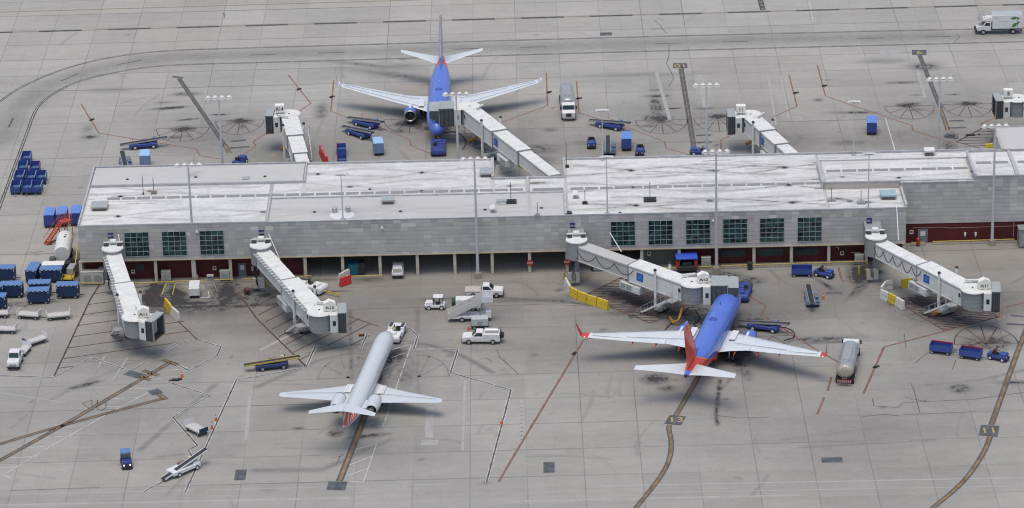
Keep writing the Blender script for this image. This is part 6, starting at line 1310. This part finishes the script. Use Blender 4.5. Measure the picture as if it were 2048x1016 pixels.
b5 = belt_loader('x', WHITE, WHITE, tilt=.22, L=7.6, cab=mat('pale_yellow', (.55, .48, .22), .6)); putm(b5, (336, 957), (400, 930), 'white belt loader with cones on its deck at the lower left')
# tugs
tg = tug('x'); GRP = 'blue baggage tractors'
putm(tg, (1982, 716), (2010, 722), 'blue tractor with a seated driver pulling two carts at the right', GRP)
for a, b, lab in [((1634, 550), (1662, 556), 'blue tractor with driver by the yellow rail right of the near jet'), ((1183, 285), (1183, 300), 'blue tractor left of the slim roof mast on the far side'), ((1281, 300), (1279, 315), 'small blue tractor at the far roof edge right of the covered cart'), ((470, 335), (490, 322), 'blue tractor peeping over the roof beside the left far mast'), ((1412, 308), (1385, 309), 'blue tractor roof just visible over the roof edge by the tall mast')]:
    putm(copy_tree(tg), a, b, lab, GRP)
t_ = tug('x', NAVY, WHITE, True, mat('hood_navy', (.03, .05, .22), .3)); putm(t_, (251, 922), (255, 940), 'small navy tractor with pale blue canopy and lit headlights')
w_ = tug('x', WHITE, WHITE, True); putm(w_, (884, 617), (858, 617), 'white canopied tractor left of the white stair truck')
for c in [c for c in COL.objects if c.parent == w_]:
    if c.name.startswith('roof') and not c.name.startswith('roof_post'): c.data = c.data.copy(); c.data.materials[0] = WHITE
oc = open_cart('red_sided_cart', 'x', mat('cart_blue_deep', (.04, .08, .30), .5), mat('cart_crimson', (.35, .02, .05), .5)); GRP = 'two carts pulled by the blue tractor'
putm(oc, (1862, 703), (1902, 708), 'left cart of two with crimson rail towed at the right', GRP); putm(copy_tree(oc), (1921, 713), (1962, 719), 'cart with crimson rail coupled directly behind the tractor', GRP)
for o in (oc,): pass
oc2 = open_cart('open_baggage_cart', 'x', BLUE, BLUE); putm(oc2, (1588, 551), (1619, 551), 'blue open sided cart behind the tractor at the yellow rail')
oc3 = open_cart('open_baggage_cart', 'x', mat('cart_blue_deep', (.04, .08, .30)), mat('cart_crimson', (.35, .02, .05)), L=3.0); putm(oc3, (683, 316), (683, 300), 'blue open cart with a crimson edge, farther of two in line behind the roof', 'two open carts in line'); putm(copy_tree(oc3), (684, 338), (684, 322), 'blue open cart with a crimson edge, nearer of two at the far roof edge', 'two open carts in line')
# pushback tractors
pb = pushback('x'); putm(pb, (877, 316), (877, 290), 'blue pushback tractor at the nose of the far jet', 'pushback tractors'); p2 = copy_tree(pb); putm(p2, (1488, 583), (1481, 602), 'blue pushback tractor at the nose of the near blue jet', 'pushback tractors')
pw = pushback('x', WHITE); putm(pw, (797, 661), (783, 688), 'low white pushback tractor at the nose of the silver jet', 'white pushback tractors'); pw2 = copy_tree(pw); putm(pw2, (600, 578), (638, 586), 'low white tractor half hidden behind bridge A15', 'white pushback tractors')
# cars and trucks in the middle
putm(pickup('x'), (938, 591), (1003, 591), 'white flatbed pickup facing right behind the stair truck', 'white pickups'); putm(pickup('x', 'tank'), (1003, 684), (922, 684), 'white service pickup with hose rack facing left', 'white pickups')
t = thing('ground_power_unit', 'long white ground power unit behind the white stair truck', 'power unit', G(939, 619), 0); a = MB(); a.box((0, 0, 1.15), (4.0, 1.7, 1.3)); part(t, 'body', a, [WHITE], bevel=.05); a = MB(); a.box((0, 0, 1.84), (3.9, 1.6, .08)); part(t, 'lid', a, [WHITEB]); a = MB(); a.box((-2.3, 0, 1.2), (.6, 1.5, 1.0)); part(t, 'radiator', a, [mat('radiator_green', (.03, .06, .04), .7)])
a = MB(); a.box((.4, -.87, 1.1), (.7, .03, .9)); part(t, 'side_louvre', a, [GREYM])
for x in (-1.3, 1.3):
    for y in (-.7, .7): wheel(t, x, y, .32, .22)
t = thing('stair_truck', 'white wheeled boarding stair rising to the right', 'boarding stair'); p, h_ = at((903, 641), (978, 639)); t.location = (*p, 0); t.rotation_euler = (0, 0, h_)
a = MB(); a.bar((-3.2, 0, .55), (1.9, 0, 3.1), 1.7, .18); 
for k in range(14): a.box((-3.0+k*.36, 0, .78+k*.18), (.3, 1.3, .05), 1)
part(t, 'stair_flight', a, [WHITEB, GREYM])
for s in (-1, 1): a = MB(); a.bar((-3.3, s*.85, 1.0), (1.9, s*.85, 3.6), .08, .85); part(t, 'side_panel', a, [mat('stair_panel', (.55, .54, .50), .6)])
a = MB(); a.box((2.6, 0, 3.15), (1.6, 1.8, .12)); a.box((2.6, .88, 3.6), (1.6, .06, .9)); a.box((2.6, -.88, 3.6), (1.6, .06, .9)); part(t, 'platform', a, [WHITE]); a = MB(); a.box((-.3, 0, .75), (6.0, 1.6, .4)); part(t, 'chassis', a, [WHITE], bevel=.05)
a = MB(); a.bar((1.4, -.6, .9), (2.0, -.6, 3.0), .12); a.bar((1.4, .6, .9), (2.0, .6, 3.0), .12); a.bar((-.5, -.6, .9), (1.2, -.6, 2.6), .10); a.bar((-.5, .6, .9), (1.2, .6, 2.6), .1); part(t, 'support_strut', a, [GREYM]); a = MB(); a.box((2.7, 0, 1.1), (.9, 1.5, 1.1), top=(.85, .9)); part(t, 'cab', a, [WHITE], bevel=.06)
for x in (-1.2, 2.3):
    for y in (-.75, .75): wheel(t, x, y, .4, .26)
t = thing('ground_heater', 'grey box trailer in front of the white stair', 'equipment cart', G(960, 656), 0); a = MB(); a.box((0, 0, 1.15), (2.5, 1.4, 1.1), top=(.98, .9)); part(t, 'body', a, [mat('pale_steel', (.42, .46, .47), .5)], bevel=.06); a = MB(); a.cyl((0, -.71, 1.0), (0, -.75, 1.0), .34, n=14); part(t, 'hose_port', a, [GREYM]); a = MB(); a.box((0, 0, .5), (2.6, 1.2, .12)); part(t, 'chassis', a, [BLACK])
for x in (-.8, .8):
    for y in (-.6, .6): wheel(t, x, y, .28, .18)
t = thing('station_wagon', 'white station wagon parked nose in under the building', 'car', G(796, 546), R(90)); a = MB(); a.prism([(-2.35, .35), (2.3, .35), (2.35, .75), (2.2, .9), (1.2, 1.0), (-2.3, 1.0), (-2.4, .8)], -.88, .88); part(t, 'body', a, [WHITE], bevel=.07)
a = MB(); a.loft([[(-2.3, -.84, .98), (1.15, -.84, .98), (1.15, .84, .98), (-2.3, .84, .98)], [(-1.75, -.66, 1.55), (.45, -.66, 1.55), (.45, .66, 1.55), (-1.75, .66, 1.55)]]); part(t, 'roof', a, [WHITE], bevel=.05); a = MB(); a.face([(-2.26, -.72, 1.06), (-2.26, .72, 1.06), (-1.84, .6, 1.5), (-1.84, -.6, 1.5)]); a.v = [(x-.03, y, z+.02) for x, y, z in a.v]; part(t, 'rear_window', a, [GLASS]); a = MB(); a.box((-2.42, 0, .5), (.12, 1.7, .22)); part(t, 'bumper', a, [BLACK])
for s in (-1, 1): a = MB(); a.box((-2.36, s*.72, .82), (.05, .2, .2)); part(t, 'tail_light', a, [RED])
for x in (-1.4, 1.4):
    for y in (-.8, .8): wheel(t, x, y, .33, .2)
t = thing('skip_bin', 'teal wheeled bin standing under the building right of the A15 cab', 'waste skip', G(709, 548), R(10)); a = MB(); a.box((0, 0, 1.0), (1.9, 1.6, 1.6), top=(1.06, 1.06)); part(t, 'body', a, [TEAL], bevel=.05); a = MB(); a.box((1.0, 0, 1.1), (1.1, 1.7, 1.8)); part(t, 'compactor', a, [BLACK]); a = MB(); a.box((0, 0, 1.85), (2.0, 1.7, .1)); part(t, 'lid', a, [TEAL])
t = thing('utility_vehicle', 'blue canopied vehicle with red sides parked behind bridge A13', 'utility vehicle', G(1373, 541), R(-88)); a = MB(); a.box((0, 0, .8), (2.6, 2.9, .7)); part(t, 'body', a, [BLACK], bevel=.05)
for s in (-1, 1): a = MB(); a.box((.3, s*1.35, 1.35), (1.4, .5, 1.3)); part(t, 'side_cabinet', a, [RED], bevel=.04)
a = MB(); a.box((0, 0, 2.35), (2.4, 3.3, .22)); part(t, 'canopy', a, [mat('canopy_blue', (.04, .10, .55), .5)], bevel=.04); a = MB(); a.box((.9, 0, 1.5), (.1, 1.4, .5)); part(t, 'windscreen', a, [GLASS])
for x in (-.8, .8):
    for y in (-1.2, 1.2): wheel(t, x, y, .36, .26)
# fuel trucks, catering truck
putm(fuel_truck('x', L=11.6), (1688, 774), (1705, 700), 'aluminium fuel truck seen from behind right of the near blue jet', 'fuel trucks'); f_ = fuel_truck('x', ALU, 11.); putm(f_, (1133, 197), (1138, 243), 'fuel truck facing the viewer right of the far blue jet', 'fuel trucks')
t = thing('catering_truck', 'white catering truck with green leaves on its box at the top right', 'catering truck'); p, h_ = at((2043, 64), (1952, 66)); t.location = (*p, 0); t.rotation_euler = (0, 0, h_)
a = MB(); a.box((-1.3, 0, 2.35), (5.2, 2.4, 2.5)); part(t, 'box_body', a, [WHITE], bevel=.04); a = MB(); a.box((-1.3, 0, 3.63), (5.0, 2.2, .05)); part(t, 'box_roof', a, [mat('box_roof', (.40, .44, .48), .5)])
a = MB(); a.prism([(1.5, .7), (4.0, .7), (4.1, 1.2), (3.9, 1.5), (3.0, 1.65), (2.5, 2.3), (1.5, 2.35)], -1.0, 1.0); part(t, 'cab', a, [WHITE], bevel=.07); a = MB(); a.face([(3.0, -.9, 1.7), (3.0, .9, 1.7), (2.55, .85, 2.25), (2.55, -.85, 2.25)]); a.v = [(x+.03, y, z) for x, y, z in a.v]; part(t, 'windscreen', a, [GLASS])
for s in (-1, 1): a = MB(); a.face([(1.7, s*1.01, 1.65), (2.75, s*1.01, 1.65), (2.45, s*1.01, 2.2), (1.75, s*1.01, 2.2)]); part(t, 'side_window', a, [GLASS])
a = MB(); a.prism([(1.3, 2.4), (3.6, 2.55), (3.6, 2.65), (1.3, 3.1)], -1.0, 1.0); part(t, 'wind_deflector', a, [WHITE]); a = MB(); a.box((2.7, 0, 2.75), (2.4, 1.9, .08)); part(t, 'loading_platform', a, [GREYM]); a = MB()
for x in (1.6, 2.7, 3.8):
    for y in (-.9, .9): a.bar((x, y, 2.75), (x, y, 3.7), .05)
for y in (-.9, .9): a.bar((1.6, y, 3.7), (3.8, y, 3.7), .05); a.bar((1.6, y, 3.2), (3.8, y, 3.2), .04)
part(t, 'handrail', a, [GALV]); a = MB(); a.box((-.3, 0, .85), (7.2, 1.0, .3)); a.box((4.15, 0, .75), (.3, 2.2, .4)); part(t, 'chassis', a, [BLACK]); a = MB(); a.bar((-3.9, -1.0, .6), (-3.9, 1.0, .6), .2); part(t, 'tail_lift', a, [BLACK])
def leaf(mb, cx, cz, L, W_, ang, m, s):
    c_, s_ = math.cos(ang), math.sin(ang); pts = [(L*(k/6-.5), W_*math.sin(math.pi*k/6)) for k in range(7)]+[(L*(k/6-.5), -W_*math.sin(math.pi*k/6)) for k in range(5, 0, -1)]
    mb.face([(cx+x*c_-z*s_, s*1.215, cz+x*s_+z*c_) for x, z in pts], m)
for s in (-1, 1):
    a = MB(); leaf(a, -2.5, 3.05, 1.3, .26, -.15, 0, s); leaf(a, -2.6, 1.75, 1.3, .32, -.75, 0, s); leaf(a, -3.3, 2.2, .7, .14, -.9, 1, s); leaf(a, -3.2, 3.0, .7, .15, .5, 1, s)
    for q in range(5): a.face([(-3.1-.04, s*1.216, 1.3+q*.35), (-3.1+.04, s*1.216, 1.3+q*.35), (-3.1+.04, s*1.216, 1.65+q*.35), (-3.1-.04, s*1.216, 1.65+q*.35)], 1)
    part(t, 'leaf_decal', a, [LEAFG, mat('leaf_dark', (.03, .10, .05), .6)]); a = MB(); a.box((-.6, s*1.215, 2.45), (1.9, .01, .07)); a.box((.6, s*1.215, 3.15), (.5, .01, .1)); part(t, 'side_print', a, [mat('print_grey', (.35, .42, .42), .6)])
for x in (2.9, -2.4):
    for y in (-.95, .95): wheel(t, x, y, .48, .34, z=.48)
# barriers
barrier_run([(1131, 571), (1141, 590), (1157, 599), (1173, 605), (1176, 606.5), (1195, 612), (1217, 620)], [WB, YB, YB, YB, YB, YB], ['white end barrier at the top of the yellow row by A13', 'yellow barrier next to the white one by A13', 'third barrier in the yellow row by A13', 'short yellow barrier link in the middle of the A13 row', 'fifth barrier in the yellow row by A13', 'lowest yellow barrier of the row by A13'])
barrier_run([(1762, 596), (1778, 603), (1792, 610), (1808, 620)], [WB, YB, WB], ['white barrier with red arrow at the corner by A11', 'yellow barrier between two white ones by A11', 'white barrier at the lower end of the A11 row'])
barrier_run([(1762, 592), (1772, 578), (1786, 577)], [WB, WB], ['white barrier turning the corner at A11', 'white barrier on the building side at A11'])
barrier_run([(1802, 576), (1826, 572)], [YB], ['yellow barrier under the cooler of bridge A11'])
barrier_run([(331, 612), (344, 629), (359, 643)], [YB, WB], ['yellow barrier right of bridge A17', 'white barrier below the yellow one right of bridge A17'])
barrier_run([(678, 566), (699, 554)], [WB], ['white barrier behind the red one in the middle']); barrier_run([(680, 574), (702, 566)], [RB], ['red barrier in front of the building opening'])
barrier_run([(641, 305), (646, 318), (655, 331)], [RB, RB], ['upper red barrier on the far side left of the carts', 'lower red barrier on the far side left of the carts']); barrier_run([(992, 348), (1032, 338)], [WB], ['long pale barrier in the roof notch']); barrier_run([(1040, 336), (1056, 334)], [YB], ['yellow barrier in the roof notch']); barrier_run([(1970, 304), (1986, 303)], [YB], ['yellow barrier at the far right roof corner'])
# cones, chocks
for q in [(364, 754, 'orange cone right of the upper T marking'), (432, 841, 'upper of two orange cones beside the long white line'), (424, 858, 'lower of two orange cones beside the long white line', 1.3), (1003, 848, 'orange cone on the white line right of the silver jet'), (897, 634, 'dark red cone left of the white stair'), (937, 660, 'cone between the white stair and the service pickup', 1.2),
          (266, 291, 'striped cone behind the far left belt loader', 1.3), (725, 240, 'striped cone behind the upper far belt loader', 1.3), (1218, 246, 'cone behind the far right belt loader'), (1647, 598, 'cone beside the lone grey blue belt loader')]: cone(*q)
for i, (px, py, z) in enumerate([(337, 944, 1.05), (351, 938, 1.15)]):
    pass
def chock(px, py, label, s=1.):
    a = MB(); a.prism([(-.35*s, 0), (.35*s, 0), (.1*s, .28*s), (-.1*s, .28*s)], -.18*s, .18*s); a.box((.5*s, .25*s, .08), (.4*s, .3*s, .16)); o = solo('wheel_chock', a, [BLACK], label, 'wheel chock', 'black wheel chocks'); o.location = (*G(px, py), 0); o.rotation_euler.z = random.random()
for q in [(1147.7, 709, 'black chock on the long red line left of the near jet'), (1750, 735.5, 'black chock on the red line at the right'), (182.5, 241, 'black chock on the far left red line'), (597, 180, 'black chock on the red line above the left far bridge'), (662.5, 195, 'black chock on the red line left of the far jet'), (1097.5, 186, 'black chock on the red line right of the far jet'), (1156, 198, 'black chock on the red line beside the far fuel truck'), (1590, 187, 'black chock on the red line near the bridge marked 11'), (1647, 173, 'black chock on the far red line right of centre')]: chock(*q)
a = MB(); a.box((0, 0, .12), (1.1, .5, .2)); a.box((.6, .3, .1), (.6, .4, .16)); a.bar((-.6, 0, .1), (-.9, -.2, .1), .12); o = solo('chock_pile', a, [BLACK], 'heap of black chocks left of the white zigzag tip', 'wheel chock'); o.location = (*G(351, 761), 0)
a = MB(); a.box((0, 0, .12), (1.5, .5, .2)); a.box((1.4, .1, .12), (.35, .35, .2)); o = solo('chock_pile', a, [BLACK], 'black chocks on the red hatching at the far right', 'wheel chock'); o.location = (*G(1941, 271), 0)
a = MB(); a.box((0, 0, .15), (.8, .4, .22)); a.box((.1, .2, .35), (.35, .25, .2), 1); o = solo('equipment_pouch', a, [mat('dark_red_cloth', (.12, .02, .02), .7), YEL], 'dark red bundle beside the white line tip near the silver jet', 'bundle'); o.location = (*G(723, 672), 0)
# grates
def grate(px, py, w, d, label, m=P_BOX):
    t = thing('drain_grate', label, 'drain grate', G(px, py), R(-1)); a = MB(); a.box((0, 0, .012), (w, d, .024)); part(t, 'frame', a, [P_CRACK]); a = MB(); a.box((0, 0, .026), (w*.8, d*.84, .03)); part(t, 'grille', a, [m])
grate(481, 950, 1.5, 3.2, 'square drain grate below the long white line'); grate(1098, 935, 1.5, 3.2, 'square drain grate at the lower middle'); grate(1664, 920, 2.8, 1.5, 'long drain slot at the lower right'); grate(1212, 68, 2.1, 1.6, 'drain grate beyond the service road')
# orange tow bar and ochre booms under the bridges
def boom(pts, r, m, label):
    a = MB(); a.tube([(*G(px, py, z), z) for px, py, z in pts], r, 8); 
    o = solo('service_boom', a, [m], label, 'boom', 'ochre hose booms under the bridges')
boom([(1340, 634, .5), (1346, 645, .4), (1357, 640, .9), (1366, 612, 2.2)], .19, OCHRE, 'ochre curved boom under bridge A13 by the left engine'); boom([(1867, 628, .4), (1900, 612, .5)], .30, mat('tow_orange', (.60, .26, .03), .55), 'thick orange bar lying under bridge A11')
boom([(562, 296, .6), (574, 290, .7), (577, 280, 1.5)], .30, OCHRE, 'ochre boom at the wheels of the left far bridge'); boom([(936, 282, .5), (952, 276, .8), (960, 262, 1.8)], .26, OCHRE, 'ochre boom under the bridge of the far jet'); boom([(1492, 288, .5), (1506, 282, .8), (1510, 272, 1.6)], .28, OCHRE, 'ochre boom under the far bridge marked 11'); boom([(2034, 254, .4), (2056, 252, .4)], .26, OCHRE, 'ochre boom at the right edge far side')
boom([(324, 590, .2), (329, 575, 1.1), (333, 568, 1.3)], .09, YRAIL, 'yellow hose stand left of the oil stain by A17'); boom([(345, 590, .2), (350, 568, 1.2)], .07, YRAIL, 'thin yellow post right of the hose stand by A17')
# white hood cart, A-frame, hose stands
t = thing('ground_air_unit', 'white hooded air unit parked at the tall mast foot', 'equipment cart', G(390, 590), R(-88)); a = MB(); a.box((0, 0, 1.1), (3.0, 1.6, 1.2)); part(t, 'body', a, [WHITE], bevel=.05); a = MB(); a.box((-.2, 0, 1.74), (2.5, 1.5, .1)); part(t, 'lid', a, [WHITE]); a = MB(); a.box((0, 0, .4), (2.6, 1.2, .3)); part(t, 'chassis', a, [BLACK])
for x in (-1, 1):
    for y in (-.6, .6): wheel(t, x, y, .28, .2)
t = thing('lifting_frame', 'grey metal A frame stand right of the white air unit', 'stand', G(422, 578), 0); a = MB()
for x in (-.9, .9):
    for y in (-.9, .7): a.bar((x, y, 0), (x*.25, 0, 2.2), .09)
a.box((0, 0, 2.2), (1.0, .8, .15)); part(t, 'frame', a, [GALV]); a = MB(); a.box((0, 0, 1.6), (.6, .5, .5)); part(t, 'hopper', a, [GREYM])
t = thing('hose_cradle', 'white L shaped pipe frame lying beside the A frame', 'stand', G(415, 597), 0); a = MB(); a.bar((-1, 0, .15), (.3, 0, .15), .1); a.bar((.3, 0, .15), (0, 2.2, .15), .1); part(t, 'frame', a, [WHITE])
t = thing('hose_reel', 'dark red hose reel cart left of the A15 bridge foot', 'hose reel', G(494, 588), R(20)); a = MB(); a.cyl((-.3, 0, .6), (.3, 0, .6), .45, n=16); part(t, 'reel', a, [mat('reel_red', (.12, .02, .02), .6)]); a = MB(); a.bar((-.5, -.4, .1), (-.5, 0, .7), .08); a.bar((.5, -.4, .1), (.5, 0, .7), .08); a.bar((-.5, -.4, .1), (.5, -.4, .1), .08); part(t, 'frame', a, [BLACK])
t = thing('fire_extinguisher_cart', 'red wheeled fire extinguisher by the grey wing door', 'extinguisher', G(1836, 492), 0); a = MB(); a.cyl((0, 0, .2), (0, 0, 1.2), .28, n=14); a.cyl((0, 0, 1.2), (0, 0, 1.4), .28, .08, n=14); part(t, 'bottle', a, [RED]); a = MB(); a.bar((-.3, .25, .1), (.3, .25, .1), .08); a.bar((0, .3, .1), (0, .3, 1.5), .06); part(t, 'frame', a, [BLACK])
# yellow bollards
for i, (px, py, lab) in enumerate([(507, 575, 'thick yellow bollard beside the foot of bridge A15'), (533, 577, 'yellow bollard right of the A15 bridge foot'), (1718, 549, 'yellow bollard on the dark stain left of the A11 bridge foot'), (1733, 553, 'yellow bollard below the A11 bridge foot'), (216, 583, 'yellow bollard below the foot of bridge A17'), (1128, 560, 'yellow bollard left of the A13 stop sign')]):
    t = thing('bollard', lab, 'bollard', G(px, py), 0, 'yellow bollards'); a = MB(); a.cyl((0, 0, 0), (0, 0, 1.2), .13, n=12); part(t, 'post', a, [YEL]); a = MB(); a.cyl((0, 0, 1.2), (0, 0, 1.27), .14, .06, n=12); part(t, 'cap', a, [YEL])
# stop signs on the columns
for px, py, lab in [(1060, 526, 'round red stop sign on a column left of the service passage'), (1134, 524, 'round red stop sign on the column beside bridge A13')]:
    x, z = ZY(px, py, 498.6); t = thing('stop_sign', lab, 'sign', (x, 498.62, z), 0, 'red stop signs'); a = MB(); a.cyl((0, 0, 0), (0, -.05, 0), .5, n=8); part(t, 'sign_panel', a, [mat('stop_red', (.45, .02, .03), .5)]); text(t, 'STOP', .34, WHITE, (0, -.065, 0), (R(90), 0, 0)); a = MB(); a.bar((0, .01, -.5), (0, .01, .5), .06); part(t, 'bracket', a, [GREYM])
# people
tx, ty = at((1982, 716), (2010, 722))[0]; person('person', 'driver in an orange vest seated on the blue tractor at the right', (tx-.25*math.cos(hd((1982, 716), (2010, 722))), ty-.25*math.sin(hd((1982, 716), (2010, 722))), 1.02), hd((1982, 716), (2010, 722)), HIVISO, True)
tx, ty = at((1634, 550), (1662, 556))[0]; hh_ = hd((1634, 550), (1662, 556)); person('person', 'driver in a rust vest on the tractor by the yellow rail', (tx-.25*math.cos(hh_), ty-.25*math.sin(hh_), 1.02), hh_, mat('rust_vest', (.35, .12, .06), .7), True)
tx, ty = at((797, 661), (783, 688))[0]; person('person', 'worker in a yellow vest on the white pushback tractor', (tx, ty-.2, 1.25), hd((797, 661), (783, 688)), HIVISY, True)

# cables and hoses on the slabs
def cable(pts, label, r_=.07, m=DARK):
    a = MB(); P = smooth_pts(pts, 3); a.tube([(x, y, r_) for x, y in P], r_, 6); solo('ground_cable', a, [m], label, 'cable', 'black cables and hoses on the apron')
cable([(1390, 620), (1404, 640), (1380, 652), (1420, 662), (1400, 646)], 'looped black cable beside the near blue jet at A13'); cable([(1378, 615), (1340, 650), (1330, 660)], 'black hose from bridge A13 towards the left engine'); cable([(1500, 668), (1560, 652), (1588, 662), (1590, 675), (1568, 682)], 'thin black hose curling past the right engine of the near jet')
cable([(1820, 600), (1850, 618), (1890, 606)], 'black cable under bridge A11'); cable([(768, 716), (778, 728), (786, 720), (772, 714)], 'curled black cable beside the silver jet cabin'); cable([(880, 268), (915, 262), (935, 284), (925, 300)], 'black hose between the far jet nose and its bridge'); cable([(600, 640), (625, 648), (650, 660)], 'black cable under the cab of bridge A15')

for o in [o for o in COL.objects if o.name.startswith('lettering') and o.parent and o.parent.name.startswith('sign_box')]: o.scale = (.82, 1, 1)
